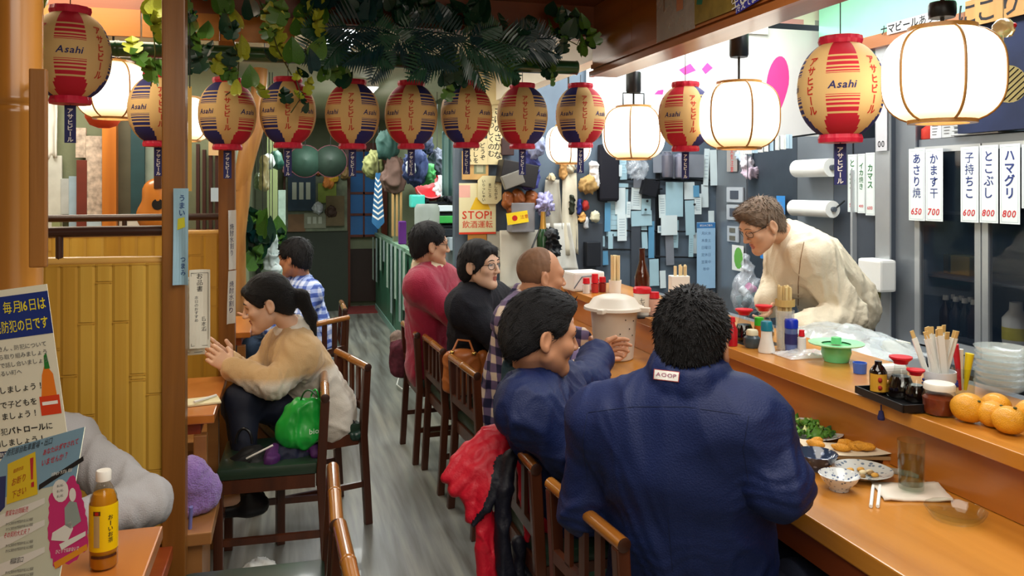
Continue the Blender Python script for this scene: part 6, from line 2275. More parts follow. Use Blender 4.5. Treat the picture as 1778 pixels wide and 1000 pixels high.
# second notice, leaning back on its lower edge
a2 = .50
x2 = (Rv * .94 + V(0, 0, .34) - Fv * a2).normalized()
y2 = (V(0, 0, 1) - Rv * .05 + Fv * a2).normalized()
W2, H2 = .30, .42
c2 = P(147, 741, 1.34) - x2 * W2 / 2 - (y2 - x2 * y2.dot(x2)).normalized() * H2 / 2
mw2 = frame(c2, x2, y2)
L2 = on_plane(mw2)
def draw2(mb):
 h, w_ = H2 / 2, W2 / 2
 rect(mb, -w_, h - .085, w_, h, 0, .0002)
 lt_(mb, L2, '防犯部　自転車置場・出口', 52, 776, 13, 3, d=1.36)
 pl(mb, L2, [(14, 806), (62, 784), (66, 858), (12, 876)], 1, .0006)
 lt_(mb, L2, '勧誘のお', 33, 815, 8, 2, .08, 1.36)
 lt_(mb, L2, 'お断り', 34, 833, 15, 2, .1, 1.36)
 lt_(mb, L2, '下さい', 34, 855, 15, 2, .1, 1.36)
 pl(mb, L2, [(53, 796), (59, 794), (58, 832), (55, 833)], 6, .0010)
 pl(mb, L2, [(55, 838), (60, 836), (60, 845), (55, 846)], 6, .0010)
 pl(mb, L2, [(0, 828), (11, 826), (9, 880), (0, 890)], 5, .0006)
 lt_(mb, L2, 'あなたはダマされて', 106, 776, 11.5, 6, .04, 1.36)
 lt_(mb, L2, 'いませんか？', 96, 797, 13, 6, .04, 1.36)
 pl(mb, L2, [(68, 842), (145, 792), (146, 800), (68, 851)], 3, .0006)
 lt_(mb, L2, '消費者トラブル 相談', 108, 820, 6.5, 4, .0, 1.36)
 # pink burst
 cx, cy = 119, 899
 pts = []
 ring = [(86, 862), (104, 846), (128, 825), (140, 850), (147, 880), (152, 905), (153, 950), (128, 975), (95, 985), (88, 960), (84, 925), (86, 890)]
 for i, (u, v) in enumerate(ring):
  u2, v2 = ring[(i + 1) % len(ring)]
  pts.append((u, v))
  for k in (1, 2, 3):
   t_ = k / 4
   f_ = 1.04 if k % 2 else .97
   uu, vv = u + (u2 - u) * t_, v + (v2 - v) * t_
   pts.append((cx + (uu - cx) * f_, cy + (vv - cy) * f_))
 pl(mb, L2, pts, 7, .0006)
 el = lambda u, v, a, b, n=14: [(u + a * math.cos(2 * PI * k / n), v - b * math.sin(2 * PI * k / n)) for k in range(n)]
 pl(mb, L2, el(106, 852, 14, 20), 4, .0010)
 for i in range(3):
  lt_(mb, L2, 'もしもし', 106, 843 + i * 9, 5, 3, 0, 1.36, z=.0014)
 pl(mb, L2, el(127, 859, 6, 12), 4, .0010)
 pl(mb, L2, [(122, 870), (134, 872), (142, 905), (124, 918), (114, 912), (113, 882)], 8, .0010)
 pl(mb, L2, [(92, 925), (124, 905), (128, 918), (118, 940), (90, 938)], 4, .0010)
 pl(mb, L2, [(104, 945), (150, 922), (150, 930), (108, 955)], 4, .0012)
 lt_(mb, L2, 'ひとりで悩まないで', 118, 955, 7, 4, .0, 1.36, z=.0014)
 pl(mb, L2, [(94, 977), (152, 944), (153, 954), (97, 988)], 9, .0010)
 # boxed lines of print
 for v0, s in ((890, '悪質な訪問販売'), (928, 'その契約大丈夫？'), (975, '相談窓口')):
  pl(mb, L2, [(-30, v0 + 16), (78, v0 - 42 + 16), (78, v0 - 16), (-30, v0 + 42)], 4, .0004)
  lt_(mb, L2, s, 30, v0 - 2, 10, 6 if v0 < 950 else 3, 0, 1.36)
  for k in range(2):
   lt_(mb, L2, 'すぐに契約せず家族や友人に相談', 34, v0 + 16 + k * 9, 5.5, 10, 0, 1.36)
inks2 = [col('#86b0cc'), col('#f2d020'), col('#b84a10'), INKK, INKW, col('#1c2c70'), col('#c81c34'), col('#d8287c'), col('#9aa8a4'), col('#f09a20'), INKG]
paper('notice', 'greenish white consumer notice with yellow sign and pink cartoon panel', 'notice', mw2, W2, H2, M('notice_paper_green', '#dce0cc', rough=.6, var=.04, vscale=4), 0, draw=draw2, inks=inks2)
# sheets hanging on the posts
mw = face_y(P(314, 410, 2.52))
o = paper('hanging_strip', 'pale blue fish print strip curling off the front brown post', 'poster', frame(P(314, 411, 2.46), Rv, V(0, 0, 1) - Rv * .09), .046, .295, M('strip_blue', '#9cc4d8', rough=.5, var=.12, vscale=8), 0, ripple=.006,
          draw=lambda mb: (poly(mb, [(-.012, .02), (.014, .03), (.012, .06), (-.01, .055)], 1), text(mb, 'うまい', .004, .095, .022, 0, vertical=True), text(mb, 'つまみ', .006, -.09, .02, 0, vertical=True)), inks=[col('#2a4a8a'), col('#d8d840')], dname='print')
for k, (u, v, dd, rot, lab) in enumerate(((347, 536, 2.60, -.10, 'white handwritten menu sheet curling off the front brown post, front one'), (338, 548, 2.64, -.02, 'white menu sheet behind the curling one on the front brown post'))):
 paper('menu_sheet', lab, 'menu', frame(P(u, v, dd), Rv + Fv * .35, V(0, 0, 1) - Rv * rot * 1.6), .062, .255, M('menu_white', '#e6e4d4', rough=.6, var=.03), .010, ripple=.006,
          draw=lambda mb: (frame_rect(mb, -.026, -.12, .026, .118, .0012, 0), text(mb, 'お品書', .0, .085, .020, 0, vertical=True), text(mb, '本日のおすすめ', -.010, .0, .012, 1, vertical=True), text(mb, '日本酒', .012, -.05, .016, 0, vertical=True)), inks=[INKK, INKG])
for k, (v0, v1, u) in enumerate(((365, 468, 402), (470, 562, 401))):
 a, b_ = P(u, v0, 3.78), P(u, v1, 3.78)
 paper('paper_strip', ('white strip', 'lower white strip')[k] + ' pinned edge-on to the second brown post', 'strip', frame((a + b_) / 2, Fv + Rv * .45, V(0, 0, 1) + Rv * (.03 if k else -.01)), .05, (a - b_).length, PAPERW, .006, ripple=.004,
          draw=lambda mb: text(mb, '焼酎水割り', 0, 0, .03, 0, vertical=True), inks=[col('#2a2a5a')])
# ---------------------------------------------------------------- bags and clothes on the chairs
def soft(name, label, cat, build, mats, root, res=.009, fold=.008, freq=11, seed=1, group=None, kids=None):
 F = Field()
 build(F)
 v, f = F.mesh(res=res)
 gi = F.groups_at(v[f].mean(1)) if len(mats) > 1 else None
 v = folds(v, f, fold, freq, seed)
 v = relax(v, f, 1, .35)
 t = thing(name, label, cat, root, 0, group)
 np_mesh('body_cloth', v - np.array(root, float), f, mats, t, gi)
 if kids:
  kids(t, Vector(root))
 return t
JR = M('red_shell_cloth', '#c4122c', rough=.5, var=.12, vscale=6, bump=.2, bscale=120)
JB = M('black_shell_cloth', '#0e1020', rough=.55, var=.2, bump=.2, bscale=120)
def jacket_(F):
 w_ = lambda u, v, d: P(u, v, d)
 def ridge(pts, r, g=0, k=.007):
  for (u0, v0, d0), (u1, v1, d1), ra, rb in zip(pts[:-1], pts[1:], r[:-1], r[1:]):
   F.cone(w_(u0, v0, d0), w_(u1, v1, d1), ra, rb, k=k, g=g)
 # gathered folds thrown over the rail
 ridge([(915, 765, 2.52), (868, 752, 2.52), (838, 762, 2.50), (808, 790, 2.47)], (.020, .026, .024, .020))
 ridge([(910, 780, 2.50), (862, 772, 2.48), (826, 792, 2.46), (786, 830, 2.43)], (.022, .026, .026, .020))
 ridge([(900, 795, 2.47), (856, 796, 2.45), (822, 822, 2.43), (790, 850, 2.42)], (.020, .026, .025, .022))
 ridge([(872, 810, 2.44), (842, 830, 2.42), (812, 862, 2.41)], (.024, .026, .022))
 ridge([(812, 775, 2.49), (792, 800, 2.46), (774, 830, 2.43)], (.016, .020, .014))
 ridge([(856, 770, 2.53), (842, 748, 2.53), (868, 742, 2.53)], (.020, .018, .016))
 # sleeve end flap
 ridge([(846, 845, 2.41), (838, 880, 2.40), (822, 902, 2.39)], (.030, .028, .012))
 ridge([(822, 858, 2.41), (818, 880, 2.40), (816, 900, 2.39)], (.022, .020, .010))
 ridge([(862, 838, 2.39), (846, 882, 2.375), (822, 912, 2.375)], (.012, .010, .007), 1, .004)
 # hanging red panels
 ridge([(842, 890, 2.41), (838, 950, 2.40), (842, 1010, 2.40), (846, 1090, 2.40)], (.026, .024, .024, .024))
 ridge([(856, 900, 2.42), (856, 960, 2.41), (858, 1090, 2.41)], (.016, .018, .018))
 ridge([(908, 800, 2.45), (912, 860, 2.44), (918, 935, 2.44)], (.018, .020, .008))
 ridge([(934, 836, 2.47), (944, 890, 2.46), (962, 950, 2.45)], (.022, .026, .012))
 ridge([(950, 850, 2.48), (960, 900, 2.47), (958, 950, 2.46)], (.018, .018, .012))
 # black side panel and lining
 ridge([(886, 795, 2.42), (876, 850, 2.39), (872, 920, 2.38), (880, 1000, 2.38), (884, 1090, 2.38)], (.022, .024, .022, .026, .026), 1)
 ridge([(868, 800, 2.43), (862, 830, 2.41), (868, 870, 2.39)], (.014, .018, .014), 1)
 ridge([(926, 930, 2.47), (928, 1000, 2.46), (930, 1090, 2.46)], (.030, .034, .034), 1)
 ridge([(900, 940, 2.44), (902, 1090, 2.43)], (.016, .022), 1)
soft('red_jacket', 'red and black shell jacket thrown over the back of a counter chair', 'jacket', jacket_, [JR, JB], (P(850, 800, 2.46).x, P(850, 800, 2.46).y, .55), .0065, .006, 13, 3)
GB = M('green_bag_plastic', '#1aa038', rough=.35, var=.12, vscale=10, coat=.3)
def gbag(F):
 a = P(518, 752, 3.16)
 F.ecap(P(520, 755, 3.16), P(522, 712, 3.17), (.085, .055), (.060, .035), Rv, k=.03)
 F.ecap(P(500, 742, 3.15), P(528, 705, 3.16), (.035, .03), (.03, .025), Rv, k=.03)
 F.ecap(P(545, 745, 3.17), P(548, 700, 3.17), (.03, .035), (.02, .025), Rv, k=.03)
def gkids(t, r):
 for k, (a, b, c) in enumerate((((520, 706), (528, 676), (552, 690)), ((536, 704), (548, 668), (556, 700)))):
  pts = []
  for q in range(11):
   s_ = q / 10
   p = P(a[0] * (1 - s_) ** 2 + 2 * b[0] * s_ * (1 - s_) + c[0] * s_ ** 2, a[1] * (1 - s_) ** 2 + 2 * (b[1] - 18) * s_ * (1 - s_) + c[1] * s_ ** 2, 3.15 + .03 * k)
   pts.append(p - r)
  MB().tube(pts, .007, 8, flat=.5).build('handle', [GB, col('#0c4a1c', .4)][k == 0], t, smooth=True)
 tx = MB()
 text(tx, 'bio', 0, 0, .030, 0)
 tx.build('print', col('#d8ecd0'), t, mw=frame(P(546, 748, 3.10) - r, Rv * .8 + Fv * .5, V(0, 0, 1)))
soft('green_bag', 'bright green shopping bag on top of the dark bundle on the empty chair', 'bag', gbag, [GB], (P(520, 755, 3.16).x, P(520, 755, 3.16).y, .56), .007, .008, 14, 4, kids=gkids)
DKB = [M('navy_bag_cloth', '#141a34', rough=.7, var=.25, vscale=12), M('purple_bag_cloth', '#4a1c5c', rough=.65, var=.2), M('black_bag_cloth', '#0e1216', rough=.6, var=.2)]
def dbag(F):
 F.ecap(P(478, 800, 3.13), P(540, 792, 3.20), (.055, .055), (.06, .06), V(0, 0, 1), k=.03, g=0)
 F.ecap(P(474, 782, 3.12), P(470, 803, 3.06), (.02, .02), (.028, .025), Rv, k=.015, g=1)
 F.ecap(P(545, 778, 3.14), P(548, 790, 3.12), (.025, .02), (.025, .02), Rv, k=.015, g=1)
 F.ecap(P(505, 775, 3.16), P(535, 770, 3.2), (.05, .04), (.05, .04), V(0, 0, 1), k=.03, g=0)
soft('dark_bag', 'navy and purple soft bag lying on the seat of the empty chair', 'bag', dbag, DKB[:2], (P(505, 800, 3.16).x, P(505, 800, 3.16).y, .456), .008, .008, 12, 5)
def bbag(F):
 F.ecap(P(412, 806, 3.12), P(448, 806, 3.10), (.04, .05), (.045, .05), V(0, 0, 1), k=.03)
 F.ecap(P(430, 790, 3.14), P(446, 785, 3.14), (.035, .03), (.03, .03), V(0, 0, 1), k=.03)
def bkids(t, r):
 MB().tube([P(428, 796, 3.06) - r, P(450, 785, 3.05) - r, P(474, 773, 3.06) - r], .004, 6).build('white_strap', WHITEP, t, smooth=True)
 pts = [P(424 + 14 * math.cos(a), 770 - 26 * math.sin(a), 3.12) - r for a in [PI * k / 10 for k in range(11)]]
 MB().tube(pts, .006, 6).build('handle', BLACKP, t, smooth=True)
soft('black_bag', 'small black handbag with a white strap at the front of the empty chair', 'bag', bbag, DKB[2:], (P(430, 806, 3.1).x, P(430, 806, 3.1).y, .456), .008, .006, 12, 6, kids=bkids)
def pouch(F):
 F.ecap(P(588, 758, 3.60), P(622, 752, 3.60), (.030, .045), (.028, .04), V(0, 0, 1), k=.03)
def pkids(t, r):
 for k in range(2):
  MB().tube([P(592 + 6 * k, 742, 3.58) - r, P(602, 722 - 6 * k, 3.58) - r, P(622, 742, 3.58) - r], .004, 6).build('handle', BLACKP, t, smooth=True)
soft('green_pouch', 'dark green shiny bag behind the back of the woman in the cardigan', 'bag', pouch, [M('dark_green_leather', '#1c3a30', rough=.35, var=.3, vscale=30, coat=.3)], (P(605, 756, 3.6).x, P(605, 756, 3.6).y, .456), .007, .006, 14, 7, kids=pkids)
TAN = M('tan_leather', '#b0642c', rough=.45, var=.15, vscale=10, coat=.2)
def tan(F):
 F.ecap(P(800, 618, 3.86), P(802, 672, 3.86), (.085, .035), (.095, .04), Rv, k=.02)
 F.ecap(P(838, 618, 3.9), P(836, 660, 3.9), (.03, .03), (.03, .035), Rv, k=.02)
def tankids(t, r):
 m = MB()
 for u, v in ((785, 612), (823, 614)):
  m = MB().ell(P(u, v, 3.82) - r, (.012, .008, .010), None, 10, 7)
  m.build('buckle', M('brass', '#d8b060', rough=.25, metal=1), t, smooth=True)
 MB().tube([P(785, 612, 3.83) - r, P(795, 590, 3.86) - r, P(815, 592, 3.86) - r, P(823, 614, 3.83) - r], .006, 6).build('strap', TAN, t, smooth=True)
 MB().box(P(800, 640, 3.81) - r, (.12, .004, .004), 0).build('seam', col('#7a3c14'), t)
soft('tan_bag', 'tan leather handbag hung on a counter chair back', 'bag', tan, [TAN], (P(805, 640, 3.86).x, P(805, 640, 3.86).y, .60), .007, .005, 12, 8, kids=tankids)
def lil(F):
 F.ecap(P(325, 830, 2.70), P(352, 848, 2.74), (.075, .06), (.06, .06), V(0, 0, 1), k=.04)
 F.ecap(P(355, 868, 2.74), P(325, 880, 2.70), (.035, .05), (.03, .05), V(0, 0, 1), k=.03, g=0)
def lkids(t, r):
 MB().tube([P(332, 880, 2.60) - r, P(330, 915, 2.60) - r, P(332, 948, 2.60) - r], .012, 8, flat=.5).build('hanging_sash', M('lilac_sash', '#6a6aa8', rough=.8), t, smooth=True)
soft('lilac_bundle', 'fluffy lilac coat bundled on the bench behind the brown post', 'coat', lil, [M('lilac_fleece', '#9a78c8', rough=.95, var=.15, vscale=40, bump=1.0, bscale=180, sheen=.4)], (P(340, 850, 2.72).x, P(340, 850, 2.72).y, .402), .007, .004, 30, 9, kids=lkids)
def floorbag(F):
 F.ecap(P(694, 606, 4.75), P(695, 640, 4.75), (.055, .05), (.06, .055), Rv, k=.03, g=0)
 F.ecap(P(690, 585, 4.78), P(697, 598, 4.78), (.04, .035), (.05, .04), Rv, k=.03, g=1)
soft('patterned_bag', 'dark red and grey bag beside the farthest counter chair', 'bag', floorbag, [M('red_grey_cloth', '#5a2434', rough=.8, var=.6, vscale=40), M('grey_check_cloth', '#8a7a70', rough=.8, var=.5, vscale=50)], (P(694, 640, 4.75).x, P(694, 640, 4.75).y, .40), .008, .006, 12, 10)
cb_ = [PZ(712, 672, .02), PZ(700, 677, .02), PZ(689, 668, .03), PZ(692, 657, .05), PZ(712, 652, .06)]
single(MB().tube([p - cb_[0] for p in cb_], .006, 8), 'white_cable', 'loop of white cable on the floor by the counter chairs', 'cable', WHITEP, loc=cb_[0], smooth=True)
# papers and pens on the middle booth table
c = PZ(345, 702, .7015)
for k, (dx, dy, r_, lab) in enumerate(((0, 0, .2, 'cream paper pad at the corner of the middle booth table'), (-.16, .12, -.3, 'white sheet farther in on the middle booth table'))):
 o = single(MB().box2((-.07, -.05, 0), (.07, .05, .006 - .004 * k)), 'paper_pad', lab, 'paper', [PAPERC, PAPERW][k], loc=c + V(dx, dy + .03, 0))
 o.rotation_euler = (0, 0, r_)
o = single(MB().tube([(0, -.06, .014), (0, .06, .010)], .005, 8), 'white_pen', 'white pen on the cream paper pad', 'pen', WHITEP, loc=c + V(.02, .03, .0))
o.rotation_euler = (0, 0, -.6)
# crumpled white napkin on the floor
c = PZ(450, 994, .03)
F = Field().ell((0, 0, 0), (.06, .04, .03))
v, f = F.mesh(res=.007)
v = folds(v, f, .009, 24, 3)
o = np_mesh('crumpled_tissue', v, f, PAPERW)
o.location = c + V(0, 0, .015)
tag(o, 'crumpled white tissue on the floor below the empty chair', 'tissue')
# ---------------------------------------------------------------- kitchen: hanging banner, notices, walls of slips
yb_ = 4.30
mw = face_y(V(0, 0, 0))
def quad_y(u0, v0, u1, v1, y):
 a, b = PY(u0, v0, y), PY(u1, v1, y)
 # keep the sheet square to the room
 zc = ((a.z + b.z) / 2)
 return V((a.x + b.x) / 2, y, zc), abs(b.x - a.x), abs(a.z - b.z)
def sheet_y(name, label, cat, u0, v0, u1, v1, y, mat, draw=None, inks=None, curl=0, group=None, tilt=0, th=.0015, ripple=0, dname='lettering'):
 c, w_, h_ = quad_y(u0, v0, u1, v1, y)
 m = face_y(c) @ Matrix.Rotation(tilt, 4, 'Z')
 return paper(name, label, cat, m, w_, h_, mat, curl, th, group, (lambda mb: draw(mb, w_, h_)) if draw else None, inks, 4, 4, ripple, dname)
def sheet_x(name, label, cat, u0, v0, u1, v1, x, mat, draw=None, inks=None, curl=0, group=None, tilt=0, ripple=0, dname='lettering'):
 a, b = PX(u0, v0, x), PX(u1, v0, x)
 vm = (v0 + v1) / 2
 um = (u0 + u1) / 2
 zt_2, zb_2 = PX(um, v0, x).z, PX(um, v1, x).z
 w_, h_ = abs(a.y - b.y), abs(zt_2 - zb_2)
 c = V(x, (a.y + b.y) / 2, (zt_2 + zb_2) / 2)
 return paper(name, label, cat, face_x(c) @ Matrix.Rotation(tilt, 4, 'Z'), w_, h_, mat, curl, .0015, group, (lambda mb: draw(mb, w_, h_)) if draw else None, inks, 4, 4, ripple, dname)
BANNER = M('banner_cloth', '#e6e4e0', rough=.7, var=.02)
def drawb(mb, w_, h_):
 n = 26
 cx, cy = w_ * .115, -h_ * .015
 pts = []
 for k in range(n):
  a = 2 * PI * k / n
  rx = .078 if math.sin(a) > 0 else .078 * (1 - .35 * abs(math.sin(a)))
  pts.append((cx + rx * math.cos(a) + (.02 * math.sin(a)), cy + (.20 if math.sin(a) < 0 else .17) * math.sin(a)))
 poly(mb, pts, 0)
 poly(mb, [(-w_ * .42, .05), (-w_ * .36, .09), (-w_ * .33, .05), (-w_ * .39, .02)], 0)
 poly(mb, [(-w_ * .30, .06), (-w_ * .27, .10), (-w_ * .24, .07), (-w_ * .28, .03)], 0)
sheet_y('banner', 'white cloth banner with a big pink petal hanging across the kitchen', 'banner', 1152, 38, 1466, 238, yb_, BANNER, drawb, [M('petal_pink', '#e8489c', rough=.6, var=.03)], dname='petal_print')
sheet_y('header_panel', 'cream panel above the white banner with a red and grey strip', 'panel', 1336, -40, 1466, 47, yb_ - .03, CREAMP, lambda mb, w_, h_: (rect(mb, -w_ / 2, -h_ / 2, -w_ * .05, -h_ / 2 + .03, 0), rect(mb, w_ * .1, -h_ / 2, w_ / 2, -h_ / 2 + .03, 1)), [col('#d89a94'), col('#a8a49e')], dname='strip_print')
sheet_y('header_panel', 'white panel above the banner behind the soffit', 'panel', 1120, -60, 1334, 60, yb_ - .02, M('white_panel', '#dcdad4', rough=.5, var=.02))
# fringe of pleated paper under the banner
fr = thing('paper_fringe', 'pleated white paper fringe under the banner', 'decoration', PY(1335, 255, yb_ - .06))
for i in range(9):
 p = PY(1290 + i * 10, 256 - i * 1.3, yb_ - .06) - fr.location
 q = MB()
 q.grid(lambda a, b: ((a - .5) * .034 + p.x, .008 * math.sin(a * 9 + i) + p.y, (b - .5) * .085 + p.z), 6, 3, 0, .001)
 q.build('pleat', [PAPERW, PAPERB][i % 3 == 2], fr)
rl = MB().tube([PY(1285, 250, yb_ - .03), PY(1420, 232, yb_ - .03)], .006, 6)
single(rl, 'banner_rod', 'thin dark rod carrying the pleated paper fringe', 'rod', BLACKP)
sheet_y('paper_sign', 'white printed sheet with a pink splash behind the small wire handled lamp', 'notice', 1122, 122, 1162, 215, 5.55, PAPERW, lambda mb, w_, h_: (poly(mb, [(-.03, .02), (.0, .05), (.05, .06), (.04, .02)], 0),), [col('#e8489c')])
sheet_y('wall_panel', 'white upper wall sheet behind the lamps at the back of the kitchen', 'panel', 1018, 90, 1240, 232, 5.58, M('white_wall_sheet', '#dfe6ea', rough=.5, var=.06))
# slips hanging on the kitchen back wall
rails = thing('slip_rail', 'dark wire rails for order slips on the kitchen back wall', 'rail', PY(1140, 320, 5.58))
for v, u0, u1 in ((311, 1045, 1245), (326, 1052, 1150), (400, 1060, 1205), (432, 1045, 1120), (445, 1120, 1215)):
 MB().tube([PY(u0, v, 5.60) - rails.location, PY(u1, v + 2, 5.60) - rails.location], .007, 6).build('rail', BLACKP, rails)
MB().box2(PY(1138, 300, 5.615) - rails.location, PY(1146, 490, 5.60) - rails.location).build('upright', BLACKP, rails)
MB().box2(PY(1094, 390, 5.615) - rails.location, PY(1112, 500, 5.59) - rails.location).build('upright', STEEL_D, rails)
SL = [(1054, 318, 1090, 410, 0), (1068, 326, 1086, 372, 2), (1050, 352, 1060, 402, 1), (1072, 372, 1088, 418, 2), (1056, 402, 1064, 432, 0), (1060, 406, 1065, 430, 3), (1096, 326, 1114, 364, 2), (1096, 366, 1132, 392, 0), (1114, 345, 1130, 372, 0), (1088, 350, 1095, 378, 2),
      (1114, 390, 1124, 432, 0), (1126, 384, 1136, 448, 1), (1144, 338, 1156, 378, 2), (1156, 316, 1186, 376, 0), (1148, 374, 1176, 408, 2), (1160, 382, 1178, 430, 0), (1188, 316, 1206, 346, 2), (1190, 348, 1206, 408, 0), (1206, 336, 1218, 372, 2), (1204, 322, 1214, 342, 1),
      (1218, 320, 1230, 360, 2), (1222, 258, 1231, 322, 2), (1233, 260, 1245, 322, 2), (1230, 366, 1240, 386, 2), (1196, 408, 1204, 446, 0), (1204, 404, 1212, 440, 2), (1156, 408, 1170, 460, 3), (1142, 392, 1152, 404, 2), (1128, 450, 1144, 496, 0), (1146, 470, 1156, 500, 2),
      (1040, 410, 1050, 428, 0), (1042, 436, 1056, 460, 1), (1100, 300, 1116, 326, 3), (1134, 268, 1150, 300, 3), (1168, 268, 1190, 310, 3), (1150, 262, 1168, 308, 3), (1076, 262, 1088, 312, 0), (1066, 286, 1080, 306, 2), (1174, 272, 1188, 306, 2), (1194, 268, 1222, 308, 3)]
SLM = [M('slip_blue', '#a8cbd8', rough=.6, var=.06), M('slip_deep_blue', '#5e9ac0', rough=.6, var=.06), M('slip_white', '#dcebee', rough=.6, var=.04), M('slip_grey', '#7f848e', rough=.6, var=.08)]
SLN = ['pale blue', 'deep blue', 'white', 'grey']
rr = random.Random(3)
rowof = lambda v: 0 if v < 312 else 1 if v < 362 else 2 if v < 412 else 3
for i, (u0, v0, u1, v1, k) in enumerate(SL):
 rw = rowof((v0 + v1) / 2)
 n_ = sum(1 for q in SL if q[4] == k and rowof((q[1] + q[3]) / 2) == rw and q[0] < u0)
 sheet_y('order_slip', '%s slip, %s of its colour from left, %s row on kitchen back wall' % (SLN[k], ORD[n_], ('top', 'second', 'third', 'lowest')[rw]), 'slip', u0, v0, u1, v1, 5.598 - .006 * (i % 5), SLM[k],
   (lambda mb, w_, h_: [rect(mb, -w_ * .3, y_ * h_ * .1, w_ * .3, y_ * h_ * .1 + .0035, 0) for y_ in range(-3, 4)]) if (k in (0, 2) and i % 3 == 0) else None, [col('#8aa4b4')], tilt=rr.uniform(-.05, .05), group='%s slips on the kitchen back wall' % SLN[k], dname='written_lines')
for i, (u, v, r_) in enumerate(((1062, 322, .004), (1070, 348, .004), (1124, 349, .004), (1121, 364, .004), (1206, 355, .004))):
 single(MB().ell((0, 0, 0), (.010, .008, .010), None, 10, 7), 'magnet', 'small black round magnet on the order slips, ' + ('top left one', 'lower left one', 'middle upper one', 'middle lower one', 'right one')[i], 'magnet', BLACKP, loc=PY(u, v, 5.565), group='black magnets on the slips', smooth=True)
# plastic bag, dark box and other things among them
for nm, lab, cat, u0, v0, u1, v1, y, h, d in (
  ('steel_canister', 'grey steel canister hanging among the slips above the rail', 'canister', 1150, 264, 1168, 308, 5.56, '#7e7e8c', .07),
  ('steel_canister', 'second grey canister on the rail, right of the first', 'canister', 1172, 266, 1190, 308, 5.56, '#9a9cb0', .07),
  ('black_box', 'tilted black box pinned among the pale slips', 'box', 1114, 312, 1140, 340, 5.56, '#12141c', .05)):
 c, w_, h_ = quad_y(u0, v0, u1, v1, y)
 if cat == 'canister':
  single(MB().lathe([(0, -h_ / 2), (w_ * .46, -h_ / 2), (w_ * .5, -h_ * .42), (w_ * .5, h_ * .36), (w_ * .3, h_ * .46), (w_ * .3, h_ / 2), (0, h_ / 2)], seg=18), nm, lab, cat, M('canister_' + h[1:], h, rough=.3, metal=.6), loc=c, smooth='auto')
 else:
  o = single(MB().box((0, 0, 0), (w_, d, h_)), nm, lab, cat, col(h), loc=c, bevel=.004)
  o.rotation_euler = (0, .25, 0)
c = PY(1108, 292, 5.52)
F = Field().ell(c, (.085, .05, .085)).cone(c + V(0, 0, .07), c + V(0, 0, .13), .02, .03)
v, f = F.mesh(res=.011)
v = folds(v, f, .02, 14, 2)
o = np_mesh('clear_bag', v - np.array(c), f, film('bag_film', '#ccd4dc', .34, .1))
o.location = c
tag(o, 'knotted clear plastic bag hanging above the slips', 'bag')
c = PY(1056, 300, 5.58)
single(MB().box((0, 0, 0), (.16, .06, .42)), 'dark_coat', 'dark coat hanging left of the slips', 'coat', col('#14141e', .9), loc=c, bevel=.02)
# tall calendar
sheet_y('calendar', 'tall light blue calendar poster at the end of the slips', 'calendar', 1210, 386, 1242, 500, 5.57, M('calendar_blue', '#a4ccec', rough=.5, var=.03),
  lambda mb, w_, h_: ([rect(mb, -w_ / 2, h_ / 2 - .045, w_ / 2, h_ / 2 - .005, 0), text(mb, '献立のご案内', 0, h_ / 2 - .025, .018, 1, z=.0009)] + [text(mb, s, 0, h_ / 2 - .085 - i * .055, .028, 2, z=.0009) for i, s in enumerate(('月火水', '木金土', '日曜日', '定休日', '営業中', '年中'))]), [col('#3f80c0'), INKW, col('#6a8cb4')])
# things on the steel panel
px_ = 3.19
for i, (u0, v0, u1, v1) in enumerate(((1263, 325, 1291, 352), (1263, 355, 1288, 383), (1264, 392, 1283, 421))):
 a, b = PX(u0, v0, px_), PX(u1, v1, px_)
 t = thing('switch_plate', 'pale switch plate on the steel panel, %s of three' % ('top', 'middle', 'lowest')[i], 'switch', (px_, (a.y + b.y) / 2, (a.z + b.z) / 2), 0, 'switch plates on the steel panel')
 hw, hh = abs(a.y - b.y) / 2, abs(a.z - b.z) / 2
 MB().box2((-.008, -hw, -hh), (.004, hw, hh)).build('plate', col('#b4bac0', .4), t, bevel=.002)
 for s in (-1, 1) if i == 2 else (0,):
  MB().box2((-.012, -hw * .5, s * hh * .5 - hh * (.28 if s else .55)), (-.006, hw * .5, s * hh * .5 + hh * (.28 if s else .55))).build('rocker', col('#6a6658' if i == 2 else '#4a4e58', .4), t)
sheet_x('red_notice', 'strip of small red handwriting on the steel panel', 'notice', 1262, 258, 1280, 298, px_ - .004, M('thin_strip', '#a39c96', rough=.4, var=.05), lambda mb, w_, h_: text(mb, '火気注意', 0, 0, .045, 0, vertical=True), [col('#d02828')])
# paper towel rolls and soap dispenser
for i, (u0, u1, v, vv, lab) in enumerate(((1384, 1444, 292, 14, 'upper paper towel roll on the steel cupboard'), (1378, 1446, 362, 13, 'lower paper towel roll on the steel cupboard'))):
 a, b = PX(u0, v, 3.12), PX(u1, v, 3.12)
 r_ = vv * (a.length + b.length) / 2 / FPX
 t = thing('paper_towel_roll', lab, 'paper towel', (a + b) / 2)
 MB().lathe([(r_ * .3, -abs(a.y - b.y) / 2), (r_, -abs(a.y - b.y) / 2), (r_, abs(a.y - b.y) / 2), (r_ * .3, abs(a.y - b.y) / 2)], axis=(0, 1, 0), seg=22).build('roll', PAPERW, t, smooth='auto')
 MB().lathe([(0, -abs(a.y - b.y) / 2 - .02), (r_ * .3, -abs(a.y - b.y) / 2 - .02), (r_ * .3, abs(a.y - b.y) / 2 + .02), (0, abs(a.y - b.y) / 2 + .02)], axis=(0, 1, 0), seg=12).build('core', STEEL_D, t)
 MB().tube([(.0, -abs(a.y - b.y) / 2 - .015, 0), (.07, -abs(a.y - b.y) / 2 - .015, .05)], .005, 6).build('bracket', BLACKP, t)
a, b = PX(1502, 447, 3.10), PX(1542, 508, 3.10)
